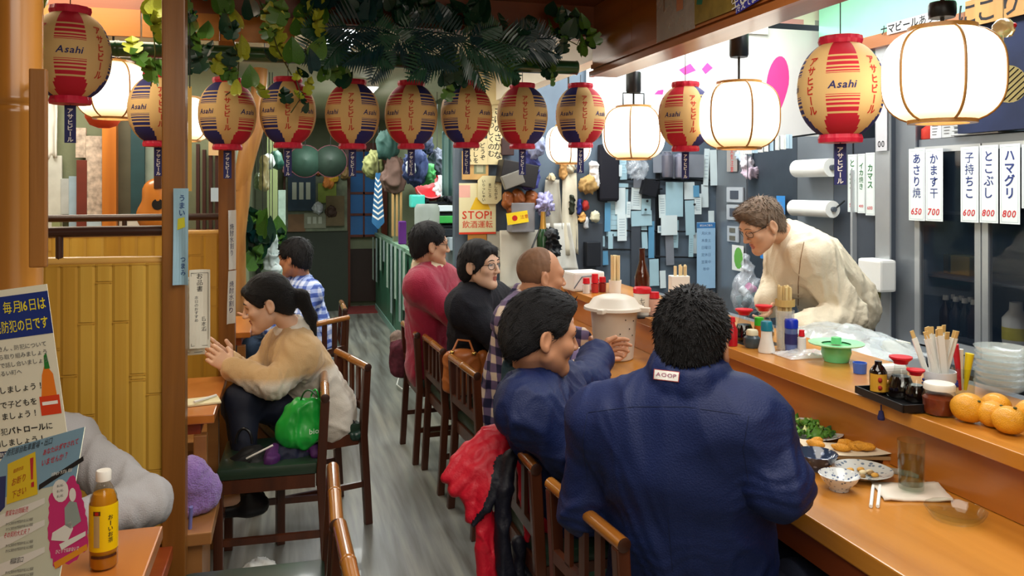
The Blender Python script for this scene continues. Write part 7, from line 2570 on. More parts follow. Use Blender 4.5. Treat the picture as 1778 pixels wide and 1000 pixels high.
t = thing('soap_dispenser', 'white soap dispenser on the bright steel column', 'dispenser', (3.10, (a.y + b.y) / 2, (a.z + b.z) / 2))
hw, hh = abs(a.y - b.y) / 2, abs(a.z - b.z) / 2
MB().box2((-.05, -hw, -hh), (.055, hw, hh)).build('housing', WHITEP, t, bevel=.014)
MB().lathe([(0, -.05), (.018, -.05), (.02, 0), (0, 0)], (-.01, -hw * .2, -hh), seg=14).build('nozzle', col('#8a8248', .4), t, smooth='auto')
MB().box2((-.052, hw * .5, -.012), (-.046, hw * .7, .012)).build('slot', BLACKP, t)
# hanging clear bag of cans
c = PX(1298, 505, 2.75)
F = Field()
F.ecap(c + V(0, 0, .02), c + V(0, 0, -.05), (.085, .075), (.10, .085), (0, 1, 0), k=.03)
F.cone(c + V(0, 0, .06), c + V(0, 0, .22), .055, .016, k=.05)
v, f = F.mesh(res=.011)
v = folds(v, f, .016, 13, 5)
t = thing('bag_of_cans', 'clear plastic bag of cans hanging behind the cook', 'bag', c)
np_mesh('bag_skin', v - np.array(c), f, film('bag_film', '#ccd4dc', .34, .1), t)
rr = random.Random(4)
for i in range(12):
 p = V(rr.uniform(-.045, .045), rr.uniform(-.05, .05), rr.uniform(-.09, .03))
 d = V(rr.uniform(-1, 1), rr.uniform(-1, 1), rr.uniform(-1, 1)).normalized() * .026
 MB().tube([p - d, p + d], .026, 12).build('can', [col('#7a9aa0', .3), col('#c86a9c', .4), col('#3a4a50', .3), col('#d0d8da', .3)][i % 4], t, smooth='auto')
MB().tube([(0, 0, .20), (0, 0, ZK - c.z)], .003, 6).build('hanging_wire', STEEL_D, t)
# small coloured notices near the cook
sheet_x('blue_leaflet', 'blue leaflet behind the cook above his collar', 'notice', 1348, 340, 1363, 372, 3.17, col('#3a8ad0', .5))
sheet_x('green_sticker', 'pale sheet with a green swirl left of the bag of cans', 'notice', 1271, 426, 1291, 470, px_ - .003, PAPERW, lambda mb, w_, h_: poly(mb, [(.06 * math.cos(k * .5) + .01, .08 * math.sin(k * .5)) for k in range(13)], 0), [col('#6ab04a')], dname='print')
sheet_x('blue_leaflet', 'blue leaflet with a yellow shape below the chin of the cook', 'notice', 1320, 432, 1342, 450, 3.17, col('#2a7ac8', .5), lambda mb, w_, h_: poly(mb, [(-.03, -.03), (.03, -.02), (.02, .03), (-.02, .025)], 0), [col('#e8d830')], dname='print')
# tangle of paper decorations hanging right of the steel panel
for i, (u, v, h) in enumerate(((1298, 282, '#d8d0d8'), (1302, 300, '#c8b4c4'), (1294, 268, '#b8c8d8'))):
 F = Field().ell((0, 0, 0), (.04, .05, .045))
 vv, ff = F.mesh(res=.01)
 vv = folds(vv, ff, .03, 22, i)
 o = np_mesh('paper_flower', vv, ff, col(h, .7))
 o.location = PX(u, v, 3.165)
 tag(o, ('pinkish', 'dusty pink lower', 'bluish upper')[i] + ' crumpled paper flower by the steel panel', 'decoration')
# ---------------------------------------------------------------- menu strips hanging from the fridge top and the steel units
MEN = [(1578, 1606, 258, 383, 'あさり焼', '650'), (1607, 1637, 258, 384, 'かます干', '700'), (1668, 1699, 255, 386, '子持ちこ', '600'), (1701, 1733, 252, 387, 'とこぶし', '800'), (1736, 1771, 250, 389, 'ハマグリ', '800'), (1774, 1806, 250, 362, 'さざえ', '700')]
FR = ['leftmost strip, priced 650', 'second strip from the left, priced 700', 'third strip, priced 600', 'fourth strip, priced 800', 'fifth strip, priced 800', 'strip cut by the picture edge']
MENW = M('menu_strip_white', '#e6efec', rough=.5, var=.02)
for (u0, u1, v0, v1, s, pr), wh in zip(MEN, FR):
 sheet_x('menu_strip', 'white handwritten menu strip on the glass fridge, ' + wh, 'menu', u0, v0, u1, v1, 3.165, MENW,
   lambda mb, w_, h_, s=s, pr=pr: (frame_rect(mb, -w_ * .42, -h_ * .48, w_ * .42, h_ * .47, .0012, 2), text(mb, s, 0, h_ * .12, min(w_ * .62, h_ * .62 / len(s)), 0, vertical=True, z=.0012), text(mb, pr, 0, -h_ * .37, w_ * .42, 1, shear=.2, z=.0012)), [col('#2a3a7a'), col('#d03038'), col('#8aa0a0')], group='menu strips along the glass fridge')
for i, (u0, u1, v0, v1, s, pr) in enumerate(((1472, 1488, 268, 368, 'とんかつ', '500'), (1489, 1502, 267, 370, 'イカ焼き', '400'), (1503, 1519, 265, 374, 'カマス', '600'))):
 sheet_x('menu_strip', 'narrow handwritten menu strip on the tall steel refrigerator, %s of three' % ('left', 'middle', 'right')[i], 'menu', u0, v0, u1, v1, 3.185 - .004 * i, MENW,
   lambda mb, w_, h_, s=s, pr=pr: (frame_rect(mb, -w_ * .42, -h_ * .48, w_ * .42, h_ * .47, .0012, 2), text(mb, s, 0, h_ * .12, min(w_ * .62, h_ * .6 / len(s)), 0, vertical=True, z=.0012), text(mb, pr, 0, -h_ * .38, w_ * .36, 1, z=.0012)), [col('#3a7a4a'), col('#d03038'), col('#8aa0a0')])
sheet_x('column_mark', 'white strip with two round marks on the bright steel column', 'notice', 1521, 160, 1540, 262, 3.145, M('pale_strip', '#c9c9cc', rough=.35, var=.04), lambda mb, w_, h_: text(mb, '00', 0, -h_ * .38, .05, 0), [INKK])
# upper cabinet things: bottles and boxes on top of the fridge
for i, (u0, v0, u1, v1, h, kind, lab) in enumerate(((1585, 222, 1598, 250, '#1c2030', 'b', 'dark bottle on top of the fridge, leftmost'), (1604, 222, 1626, 252, '#c83c30', 'j', 'white capped jar with a red label on the fridge top'), (1626, 226, 1645, 254, '#d8dce0', 'x', 'white carton with black print on the fridge top'), (1646, 224, 1668, 254, '#c0c4c4', 'x', 'pale carton with grey grid print on the fridge top'))):
 a, b = PX(u0, v0, 3.26), PX(u1, v1, 3.26)
 w_, h_ = abs(a.y - b.y), abs(a.z - b.z)
 c = V(3.26, (a.y + b.y) / 2, 1.752)
 if kind == 'x':
  o = single(MB().box2((-.04, -w_ / 2, 0), (.04, w_ / 2, h_)), 'carton', lab, 'carton', col(h, .5), loc=c, bevel=.002)
  d = MB()
  for k in range(4):
   rect(d, -w_ * .3, -h_ * .3 + k * h_ * .17, w_ * (.1 + .05 * k), -h_ * .25 + k * h_ * .17, 0)
  d.build('print', INKG, o, mw=face_x(V(-.041, 0, h_ / 2)))
 else:
  t = thing('jar' if kind == 'j' else 'bottle', lab, 'jar' if kind == 'j' else 'bottle', c)
  MB().lathe([(0, 0), (w_ * .45, 0), (w_ * .5, h_ * .06), (w_ * .5, h_ * .55), (w_ * .22, h_ * .75), (w_ * .2, h_ * .8), (0, h_ * .8)], seg=18).build('container_body', col(h, .35), t, smooth='auto')
  MB().lathe([(0, h_ * 1.02), (w_ * .22, h_ * 1.0), (w_ * .24, h_ * .78), (0, h_ * .78)], seg=14).build('cap', WHITEP if kind == 'j' else BLACKP, t, smooth='auto')
t = thing('steel_trays', 'stack of shiny steel trays on the fridge top at the right', 'tray', PX(1722, 238, 3.3))
for k in range(4):
 MB().box((0, 0, -.05 + k * .022), (.22, .28 - .015 * k, .012)).build('tray_sheet', STEEL_L, t, bevel=.004)
t.location.z = 1.752 + .058
# hanging glass wind bell with striped fan
c = P(1742, 50, 2.35)
t = thing('wind_bell', 'glass wind bell with a striped round paper hanging beside the largest lamp', 'wind bell', c)
MB().lathe([(.024, -.022), (.031, -.008), (.030, .010), (.018, .026), (.004, .031)], seg=20).build('bell', M('bell_glass', '#e0c48a', rough=.1, trans=.5, var=.2, vscale=30), t, smooth=True)
MB().ell((.012, -.026, .006), (.008, .006, .008), None, 8, 6).build('red_mark', REDCAP, t, smooth=True)
MB().tube([(0, 0, .03), (0, 0, ZK - c.z)], .0018, 5).build('string', col('#d8c8a0'), t)
MB().tube([(0, 0, -.01), (0, 0, -.11)], .0018, 5).build('clapper_string', col('#d8c8a0'), t)
fd = MB()
pts = [(.055 * math.cos(2 * PI * k / 24), .055 * math.sin(2 * PI * k / 24)) for k in range(24)]
fd.sheet(pts, .0015)
d_ = fd.build('striped_paper', col('#f0e8a8', .6), t, mw=frame(V(.02, 0, -.16), Rv, V(0, 0, 1)))
st = MB()
for k in range(-4, 5):
 o_ = k * .0125
 L_ = math.sqrt(max(.052 ** 2 - o_ ** 2, 0))
 q = Matrix.Rotation(.75, 2)
 poly(st, [tuple(q @ Vector(p)) for p in ((-L_, o_ - .0018), (L_, o_ - .0018), (L_, o_ + .0018), (-L_, o_ + .0018))], 0)
st.build('stripe_print', INKK, d_)
# hanging wooden sign on the rail
sheet_x('wood_sign', 'wooden sign with brush lettering at the upper right', 'sign', 1676, -14, 1800, 34, 3.105, wood('sign_wood', '#a8742c', '#c8944a', 1, 8, .5, .1, .06), lambda mb, w_, h_: text(mb, 'にごり酒', 0, .0, .12, 0), [INKK])
sheet_x('white_sign', 'white strip of handwriting under the wooden rail at upper right', 'sign', 1540, 28, 1640, 48, 3.11, PAPERW, lambda mb, w_, h_: text(mb, 'ナマビールあります', 0, 0, .055, 0), [INKK], tilt=0)
# bottles in the fridge
rr = random.Random(6)
for i in range(11):
 u = 1612 + i * 8 + rr.uniform(-2, 2)
 p = PX(u, 560, 3.36 + .06 * (i % 2))
 h_ = .20
 t = thing('fridge_bottle', 'white capped dark bottle inside the glass fridge, %s from the left' % ORD[i], 'bottle', (p.x, p.y, .733), 0, 'dark bottles inside the glass fridge')
 MB().lathe([(0, 0), (.030, 0), (.032, .01), (.032, .11), (.014, .15), (.013, .17), (0, .17)], seg=14).build('bottle_body', col(('#1a2230', '#221418', '#162028')[i % 3], .2), t, smooth='auto')
 MB().lathe([(0, .195), (.014, .195), (.016, .17), (0, .17)], seg=12).build('bottle_cap', WHITEP, t, smooth='auto')
p = PX(1764, 580, 3.40)
revolve('plastic_jug', 'white jug with yellow label inside the right fridge door', 'jug', (p.x, p.y, .733), [('jug_body', [(0, 0), (.055, 0), (.06, .02), (.06, .13), (.03, .17), (.028, .21), (0, .21)], WHITEP), ('label_band', [(.0606, .03), (.0606, .09)], col('#d8cc4a'))])
for i, (u, h) in enumerate(((1620, '#4a5a3a'), (1650, '#5a4a30'), (1680, '#8a7430'))):
 p = PX(u, 480, 3.42)
 single(MB().box2((-.06, -.07, 0), (.06, .07, .10)), 'food_box', 'food box on the middle fridge shelf, %s one' % ('left olive', 'middle brown', 'right mustard')[i], 'box', col(h, .5), loc=(p.x, p.y, 1.043), bevel=.006)
# cartons and round pot behind the cook
for i, (u, v, w_, h_, h, lab) in enumerate(((1524, 572, .07, .085, '#cfe0ee', 'pale blue carton at the right of the cook'), (1545, 570, .065, .085, '#dfe0cc', 'cream carton at the right of the cook, next to the pale blue one'))):
 p = PX(u, v + 12, 2.40)
 single(MB().box2((-.04, -w_ / 2, 0), (.04, w_ / 2, h_)), 'carton', lab, 'carton', col(h, .5), loc=(2.33 - .0 * i, p.y - .12, .802), bevel=.003)
p = PX(1500, 580, 2.40)
revolve('dark_pot', 'round dark pot right behind the cook on the worktop', 'pot', (2.31, p.y - .03, .802), [('pot_body', [(0, 0), (.05, 0), (.068, .03), (.064, .075), (.03, .09), (0, .092)], col('#2a2e3a', .3)), ('knob', [(0, .115), (.012, .11), (.012, .09), (0, .09)], BLACKP)])
# ---------------------------------------------------------------- cluttered wall at the end of the kitchen
def cord(o, h, x=0):
 MB().tube([(x, 0, h * .9), (x, 0, ZC - o.location.z)], .003, 5).build('hanging_cord', WIRE, o)
def box_y(name, label, cat, u0, v0, u1, v1, y, d, mat, bevel=.006, tilt=0, group=None):
 c, w_, h_ = quad_y(u0, v0, u1, v1, y)
 o = single(MB().box((0, 0, 0), (w_, d, h_)), name, label, cat, mat, loc=c, bevel=bevel, group=group)
 o.rotation_euler = (0, tilt, 0)
 return o
def lump_y(name, label, cat, u0, v0, u1, v1, y, d, mat, fold=.012, seed=1, freq=16, group=None, taper=1.0, hang=False):
 c, w_, h_ = quad_y(u0, v0, u1, v1, y)
 F = Field()
 r_ = w_ / 2
 F.ecap((0, 0, h_ / 2 - min(r_, h_ / 2) * .9), (0, 0, -h_ / 2 + min(r_, h_ / 2) * .9), (r_ * .85, d), (r_ * taper, d), (1, 0, 0), k=.03)
 vv, ff = F.mesh(res=max(.007, min(w_, h_) / 14))
 vv = folds(vv, ff, fold, freq, seed)
 o = np_mesh(name, vv, ff, mat)
 o.location = c
 if hang:
  cord(o, h_ / 2)
 return tag(o, label, cat, group)
Y5 = 5.60
BOARD = M('plaque_cream', '#d8c896', rough=.6, var=.05, vscale=4)
BOARDW = wood('plaque_wood', '#b58a4a', '#cfa868', 2, 8, .5, .1, .06)
sheet_y('cream_plaque', 'tall cream plaque of brush writing right of a striped lantern', 'plaque', 846, 176, 872, 286, Y5 - .02, BOARD, lambda mb, w_, h_: (text(mb, 'さけのさかな', w_ * .22, 0, .062, 0, vertical=True), text(mb, 'たのしくのむ', -w_ * .24, -.02, .05, 0, vertical=True)), [INKK])
sheet_y('cream_plaque', 'wide cream plaque of brush writing half behind a striped lantern', 'plaque', 806, 240, 846, 286, Y5 - .025, BOARD, lambda mb, w_, h_: [text(mb, s, (i - 1) * w_ * .3, 0, .042, 0, vertical=True) for i, s in enumerate(('おいしい', 'いわしを', 'どうぞ'))], [INKK])
sheet_y('cream_plaque', 'small cream plaque leaning above the lanterns before the leaves', 'plaque', 836, 122, 870, 182, Y5 - .03, BOARD, tilt=.18)
sheet_y('wood_plaque', 'brown wooden plaque with a framed banknote picture', 'plaque', 802, 262, 848, 312, Y5 - .012, BOARDW, lambda mb, w_, h_: (rect(mb, -w_ * .05, -h_ * .30, w_ * .4, h_ * .08, 0), rect(mb, w_ * .05, -h_ * .24, w_ * .30, h_ * .02, 1, .0008)), [col('#7a8060'), col('#a8a888')], dname='picture')
c, w_, h_ = quad_y(830, 305, 871, 354, Y5 - .04)
mb = MB()
ch_ = .035
mb.sheet([(-w_ / 2 + ch_, -h_ / 2), (w_ / 2 - ch_, -h_ / 2), (w_ / 2, -h_ / 2 + ch_), (w_ / 2, h_ / 2 - ch_), (w_ / 2 - ch_, h_ / 2), (-w_ / 2 + ch_, h_ / 2), (-w_ / 2, h_ / 2 - ch_), (-w_ / 2, -h_ / 2 + ch_)], .012)
o = single(mb, 'octagon_plaque', 'pale octagonal plaque of brush writing above the traffic poster', 'plaque', M('plaque_pale', '#dcd4a4', rough=.6, var=.04), mw=face_y(c))
d = MB()
for i, s in enumerate(('おしながき', 'まごころ', 'いらっしゃい')):
 text(d, s, (1 - i) * .045, -.005, .026, 0, vertical=True)
d.build('lettering', INKK, o)
sheet_y('traffic_poster', 'cream and yellow poster reading STOP in red letters', 'poster', 797, 318, 861, 406, Y5 - .025, M('poster_cream', '#e4dcae', rough=.5, var=.03),
  lambda mb, w_, h_: (poly(mb, [(-w_ * .2, -h_ * .02), (w_ * .35, -h_ * .02), (w_ * .2, h_ * .22), (-w_ * .05, h_ * .22)], 1), rect(mb, -w_ / 2, h_ * .22, -w_ * .2, h_ * .46, 2), text(mb, 'STOP!', 0, -h_ * .12, .078, 0, z=.001), text(mb, '飲酒運転', 0, -h_ * .31, .056, 0, z=.001), rect(mb, -w_ / 2, -h_ / 2, w_ / 2, -h_ * .46, 0)), [col('#d83a1c'), col('#f0c428'), col('#e8b0a0')])
sheet_y('cork_sheet', 'square tan cork sheet under the traffic poster', 'sheet', 812, 406, 845, 440, Y5 - .02, col('#b8803c', .8))
sheet_y('grey_sheet', 'grey paper sheet beside the tan cork sheet', 'sheet', 846, 402, 870, 446, Y5 - .02, col('#b4b0a0', .7))
TEAL = M('teal_curtain', '#7fa8a4', rough=.7, var=.12, vscale=3)
c, w_, h_ = quad_y(768, 228, 800, 340, 6.2)
mb = MB().grid(lambda a, b: ((a - .5) * w_, .02 * math.sin(a * 16), (b - .5) * h_), 24, 4, 0, .003)
o = single(mb, 'teal_curtain', 'pale teal curtain hanging left of the cream plaques', 'curtain', TEAL, loc=c, smooth=True)
cord(o, h_ / 2, -.06)
cord(o, h_ / 2, .06)
box_y('dark_speaker', 'dark speaker box tilted on the wall beside the cream plaques', 'speaker', 866, 282, 928, 322, Y5 - .10, .16, col('#1c1a1e', .5), tilt=.18)
box_y('grey_case', 'grey metal case leaning under the dark speaker', 'case', 872, 300, 908, 324, Y5 - .22, .05, col('#7a7870', .4), tilt=-.35)
box_y('picture_board', 'dark brown picture board above the speaker', 'board', 870, 240, 892, 270, Y5 - .02, .03, col('#3a2420', .6))
lump_y('navy_cloth', 'navy and white patterned cloth hanging beside the dark speaker', 'cloth', 906, 255, 936, 335, Y5 - .12, .04, M('navy_pattern', '#3a3f7a', rough=.8, var=.8, vscale=26), .02, 3)
lump_y('cap', 'pale blue and grey cap hanging above the navy cloth', 'cap', 915, 236, 946, 275, Y5 - .16, .06, M('cap_mottle', '#8a92b0', rough=.8, var=.5, vscale=18), .02, 4)
for i, (u0, v0, u1, v1) in enumerate(((872, 332, 892, 362), (886, 328, 912, 358), (908, 330, 936, 366), (880, 352, 898, 372))):
 lump_y('gourd', ('small brown gourd', 'reddish brown gourd', 'large brown gourd', 'lowest brown gourd')[i] + ' hanging on the kitchen end wall', 'gourd', u0, v0, u1, v1, Y5 - .10, .05, M('gourd_brown', '#8a4a1c', rough=.4, var=.4, vscale=14, coat=.3), .006, i)
box_y('grey_machine', 'grey boxy machine on the wall behind the yellow tag', 'machine', 884, 352, 924, 402, Y5 - .09, .14, M('machine_grey', '#86868a', rough=.5, var=.15))
sheet_y('yellow_tag', 'yellow tag with a red dot on the grey machine', 'sign', 880, 368, 917, 388, Y5 - .18, col('#f0d020', .5), lambda mb, w_, h_: (poly(mb, [(.02 * math.cos(k * .5) - .02, .02 * math.sin(k * .5)) for k in range(13)], 0), text(mb, '注意', .05, 0, .03, 0)), [col('#c02018')], tilt=.14)
lump_y('lilac_flower', 'lilac and white paper flower at the top of the thin rod', 'decoration', 930, 338, 958, 368, Y5 - .16, .06, M('lilac_paper', '#a8a4d8', rough=.8, var=.4, vscale=24), .03, 6, 24)
a, b = PY(956, 350, Y5 - .2), PY(911, 462, Y5 - .3)
single(MB().tube([V(0, 0, 0), b - a], [.004, .008], 6), 'thin_rod', 'thin black rod leaning below the lilac flower', 'rod', BLACKP, loc=a)
def drape_y(name, label, cat, u0, v0, u1, v1, y, mat, waves, amp=.012, top=1.0, seed=1):
 c, w_, h_ = quad_y(u0, v0, u1, v1, y)
 def fn(a, b):
  k = top + (1 - top) * (1 - b)
  hem = .03 * noise.noise(V(a * 3, seed, 0)) * (1 - b)
  return ((a - .5) * w_ * k, amp * (math.sin(a * waves + seed) * (.4 + .6 * (1 - b)) + 1.2 * noise.noise(V(a * 3, b * 3, seed))), (b - .5) * h_ + hem)
 o = single(MB().grid(fn, 18, 12, 0, .004), name, label, cat, mat, loc=c, smooth=True)
 return o
drape_y('linen_bag', 'grey beige linen bag hanging right of the lilac flower', 'bag', 942, 312, 976, 398, Y5 - .04, M('linen', '#a8a292', rough=.9, var=.15), 9, .014, .7, 7)
drape_y('cream_apron', 'cream apron hanging on the kitchen end wall', 'apron', 974, 300, 1004, 442, Y5 - .03, M('apron_cream', '#dcd4bc', rough=.85, var=.1), 8, .012, .8, 8)
drape_y('white_sheet', 'big white cloth sheet behind the bald man', 'cloth', 868, 400, 936, 500, Y5 - .03, M('sheet_white', '#d8d4c4', rough=.85, var=.06), 10, .010, 1.0, 9)
drape_y('white_coat', 'white coat hanging to the right of the white cloth sheet', 'coat', 928, 388, 1004, 470, Y5 - .05, M('coat_white', '#d4d2c8', rough=.85, var=.08), 13, .014, .6, 10)
c = PY(943, 432, Y5 - .25)
revolve('foil_bottle', 'green bottle with gold foil neck behind the bald head', 'bottle', (c.x, c.y, 1.02), [('bottle_glass', [(0, 0), (.045, 0), (.045, .14), (.02, .2), (0, .2)], col('#1c3a20', .15)), ('foil', [(.0, .31), (.016, .31), (.018, .25), (.024, .19), (0, .19)], M('gold_foil', '#d0a050', rough=.3, metal=.8))])
lump_y('black_cluster', 'black rounded cluster beside the gold foil bottle', 'decoration', 946, 402, 968, 446, Y5 - .28, .05, col('#101418', .5), .03, 11, 20)
lump_y('paper_bag', 'tan paper bag hanging among small charms at the corner', 'bag', 1004, 302, 1040, 342, Y5 - .06, .05, M('kraft_paper', '#b49058', rough=.8, var=.2), .014, 12)
for i, (u0, v0, u1, v1, h, lab) in enumerate(((984, 272, 998, 300, '#c8bca0', 'beige charm'), (1000, 276, 1012, 300, '#8a8e98', 'grey charm'), (1022, 278, 1040, 330, '#e0dcd8', 'long white paper charm'), (988, 338, 998, 372, '#2a3020', 'dark green charm'), (1002, 345, 1010, 372, '#2a3a8a', 'blue ribbon charm'), (1010, 348, 1022, 364, '#b83028', 'red charm'), (1004, 368, 1016, 386, '#e0a860', 'orange charm'), (1026, 366, 1040, 386, '#dcd8b8', 'pale flower charm'), (1014, 378, 1022, 398, '#c8ccd0', 'silver charm'), (972, 268, 984, 312, '#b88a50', 'wooden charm'), (950, 300, 964, 316, '#d8c8a0', 'round cream charm'))):
 lump_y('hanging_charm', lab + ' dangling at the corner of the kitchen end wall', 'charm', u0, v0, u1, v1, Y5 - .035, .025, col(h, .6), .008, i, 22, group='small charms at the kitchen corner')
box_y('steel_board', 'blue grey steel board under the small charms', 'board', 1000, 388, 1046, 505, Y5 - .015, .02, STEEL_D, .003)
box_y('dark_crate', 'dark crate low on the steel board', 'crate', 1016, 420, 1040, 462, Y5 - .07, .08, col('#1c2028', .5))
# ---------------------------------------------------------------- storage corner behind the low partition
Y8 = 8.05
sh_ = thing('storage_rack', 'black storage rack of trays behind the man in the red sweater', 'rack', PY(770, 420, Y8))
o_ = sh_.location
for v in (352, 372, 392, 412):
 a, b = PY(736, v, Y8), PY(804, v, Y8)
 MB().box2((a.x - o_.x, -.18, a.z - o_.z - .012), (b.x - o_.x, .18, a.z - o_.z + .012)).build('shelf', BLACKP, sh_)
for u in (737, 803):
 a = PY(u, 350, Y8)
 MB().box2((a.x - o_.x - .015, -.18, -o_.z), (a.x - o_.x + .015, .18, a.z - o_.z + .03)).build('upright', BLACKP, sh_)
box_y('green_tray', 'green tray on the storage rack', 'tray', 748, 374, 798, 386, Y8 - .05, .30, col('#3aa048', .4))
box_y('white_tray', 'pale tray on the upper shelf of the storage rack', 'tray', 746, 356, 798, 366, Y8 - .05, .30, col('#d0d8dc', .4))
box_y('dark_tray', 'dark tray on the lower shelf of the storage rack', 'tray', 746, 396, 798, 408, Y8 - .05, .30, col('#22262c', .4))
c = PY(745, 328, Y8)
single(MB().lathe([(0, 0), (.10, .0), (.15, .03), (.155, .10), (.145, .10), (.14, .035), (0, .012)], (0, 0, 0), (.0, -1, .5), 24), 'red_bowl', 'red bowl tipped on top of the storage rack', 'bowl', col('#c02028', .3), loc=c, smooth='auto')
lump_y('white_bag', 'white plastic bag on top of the storage rack', 'bag', 752, 306, 792, 346, Y8 - .05, .10, M('bag_white', '#dce4e6', rough=.4, var=.1), .05, 13, 9)
lump_y('dark_bundle', 'dark bundle right of the white plastic bag', 'bundle', 774, 330, 800, 350, Y8 - .15, .08, col('#1a1c24', .6), .03, 14)
box_y('turquoise_tub', 'turquoise plastic tub left of the storage rack', 'tub', 712, 338, 736, 360, Y8 - .1, .16, col('#48c0b0', .35), .015)
single(MB().lathe([(0, 0), (.12, 0), (.12, 1.30), (.10, 1.34), (0, 1.34)], seg=20), 'grey_cylinder', 'tall grey cylinder standing behind the low partition', 'cylinder', M('cylinder_grey', '#8e948c', rough=.5, var=.1), loc=(PY(716, 400, 7.6).x + .14, 7.6, 0), smooth='auto')
box_y('grey_cabinet', 'grey cabinet under the storage rack', 'cabinet', 740, 412, 806, 520, Y8 - .1, .3, M('cabinet_grey', '#9a9ea0', rough=.4, var=.08), .01)
box_y('silver_scale', 'silver device with a bright display by the spectacles of the man in red', 'device', 778, 412, 800, 434, Y8 - .30, .12, col('#aeb8c0', .3), .006)
box_y('purple_case', 'purple case hanging at the end of the low partition', 'case', 692, 384, 705, 424, 7.4, .06, col('#6a2a8a', .5), .01)
for i, u in enumerate((680, 687, 694, 757)):
 box_y('wood_batten', ('left', 'second', 'third', 'right')[i] + ' thin tan wooden batten standing in the storage corner', 'batten', u, 296 + 6 * i, u + 4, 410, Y8 + .1, .03, col('#b08a54', .6), .002)
for i, (u0, v0, u1, v1, y, h, lab) in enumerate(((702, 262, 738, 318, 7.0, '#2c3a64', 'navy and white cap hanging over the storage corner'), (728, 285, 752, 315, 7.1, '#4a9a58', 'green cap hanging over the storage corner'), (748, 262, 770, 300, 7.2, '#585e6c', 'grey cap hanging left of the teal curtain'), (632, 262, 664, 306, 8.6, '#8a8c58', 'olive bag hanging above the blue door panes'), (656, 225, 690, 275, 8.2, '#1f4038', 'dark green hat hanging over the low partition'), (664, 270, 700, 330, 8.2, '#5a4238', 'brown bag hanging over the low partition'), (716, 236, 750, 266, 7.2, '#16203a', 'dark blue hat behind a red and blue lantern'))):
 lump_y('hanging_hat' if 'bag' not in lab else 'hanging_bag', lab, 'hat' if 'bag' not in lab else 'bag', u0, v0, u1, v1, y, .12, col(h, .8, var=.3), .03, i + 20, 8, hang=True)
lump_y('white_brim', 'white brim of the navy cap over the storage corner', 'hat', 704, 276, 724, 302, 6.9, .05, col('#e0e4e8', .6), .01, 31, hang=True)
a = PY(656, 300, 8.4)
c, w_, h_ = quad_y(645, 300, 668, 398, 8.4)
mb = MB()
mb.sheet([(-w_ * .18, h_ / 2), (w_ * .18, h_ / 2), (w_ * .48, -h_ * .38), (0, -h_ / 2), (-w_ * .48, -h_ * .38)][::-1], .01)
o = single(mb, 'blue_tie', 'blue and white chevron cloth hanging right of the rear door', 'cloth', col('#2c6a9a', .7), mw=face_y(c))
d = MB()
for k in range(8):
 z = -h_ * .34 + k * h_ * .095
 ww = w_ * (.44 - .28 * (z / h_ + .38) / .88)
 poly(d, [(-ww, z + .04), (0, z), (0, z + .022), (-ww, z + .062)], 0, .001)
 poly(d, [(0, z), (ww, z + .04), (ww, z + .062), (0, z + .022)], 0, .001)
d.build('chevron_print', INKW, o)
MB().tube([(0, h_ / 2 - .01, 0), (0, ZC - c.z, 0)], .003, 5).build('hanging_cord', WIRE, o)
# pale papers hung on the low partition
rr = random.Random(21)
for i, (u, v0, v1) in enumerate(((649, 412, 486), (655, 414, 490), (662, 412, 470), (668, 418, 455), (674, 422, 500), (681, 424, 545), (688, 428, 520), (696, 432, 560), (703, 438, 540))):
 a = PX(u, v0, 1.015)
 hh = abs(PX(u, v0, 1.015).z - PX(u, v1, 1.015).z)
 paper('hanging_paper', 'pale green grey paper strip on the low green partition, %s from its rear end' % ORD[i], 'paper', face_x(V(1.015, a.y, a.z - hh / 2)), .15, hh, [M('paper_pale_green', '#a8bcae', rough=.7, var=.25, vscale=12), M('paper_pale_grey', '#98a8a8', rough=.7, var=.3, vscale=10)][i % 2], .01, group='papers on the low green partition')
# ---------------------------------------------------------------- rear of the aisle
Y10 = 10.25
DC = thing('display_cabinet', 'dim rear display cabinet with ornaments and posters left of the rear door', 'cabinet', (PY(550, 330, 9.97).x, 10.18, 0))
MB().box2((-.36, -.21, .97), (.36, .2, 1.90)).build('cabinet_body', M('display_dark', '#6a725c', rough=.6, var=.5, vscale=12), DC)
MB().box2((-.37, -.19, .0), (.37, .2, .97)).build('base', M('dark_dado', '#2b3328', rough=.6), DC)
for i, (u0, v0, u1, v1, h, lab) in enumerate(((500, 372, 530, 402, '#7a5a3c', 'brown poster low on the rear wall'), (528, 370, 566, 396, '#8a8c78', 'grey poster with pale squares on the rear wall'), (502, 402, 528, 420, '#7a3a34', 'reddish sheet under the brown poster on the rear wall'), (530, 402, 568, 434, '#7c847c', 'grey sheet beside the green board'), (543, 438, 566, 474, '#9aa68c', 'framed sheet above the dark dado at the rear'), (552, 318, 584, 352, '#7a8a34', 'yellow green panel of the rear display'), (500, 300, 548, 366, '#22384a', 'dark blue poster left on the rear wall'), (566, 340, 598, 392, '#6a5a3c', 'brown shelf board left of the rear door'))):
 sheet_y('rear_poster', lab, 'poster', u0, v0, u1, v1, (9.96 if v0 < 400 else 10.31) - .006 * i, col(h, .6, var=.25), lambda mb, w_, h_, i=i: [rect(mb, -w_ * .35 + k * w_ * .25, -h_ * .2, -w_ * .35 + k * w_ * .25 + w_ * .16, h_ * .25, 0) for k in range(3)] if i in (1, 4, 6) else None, [col('#b8bcac')], dname='print')
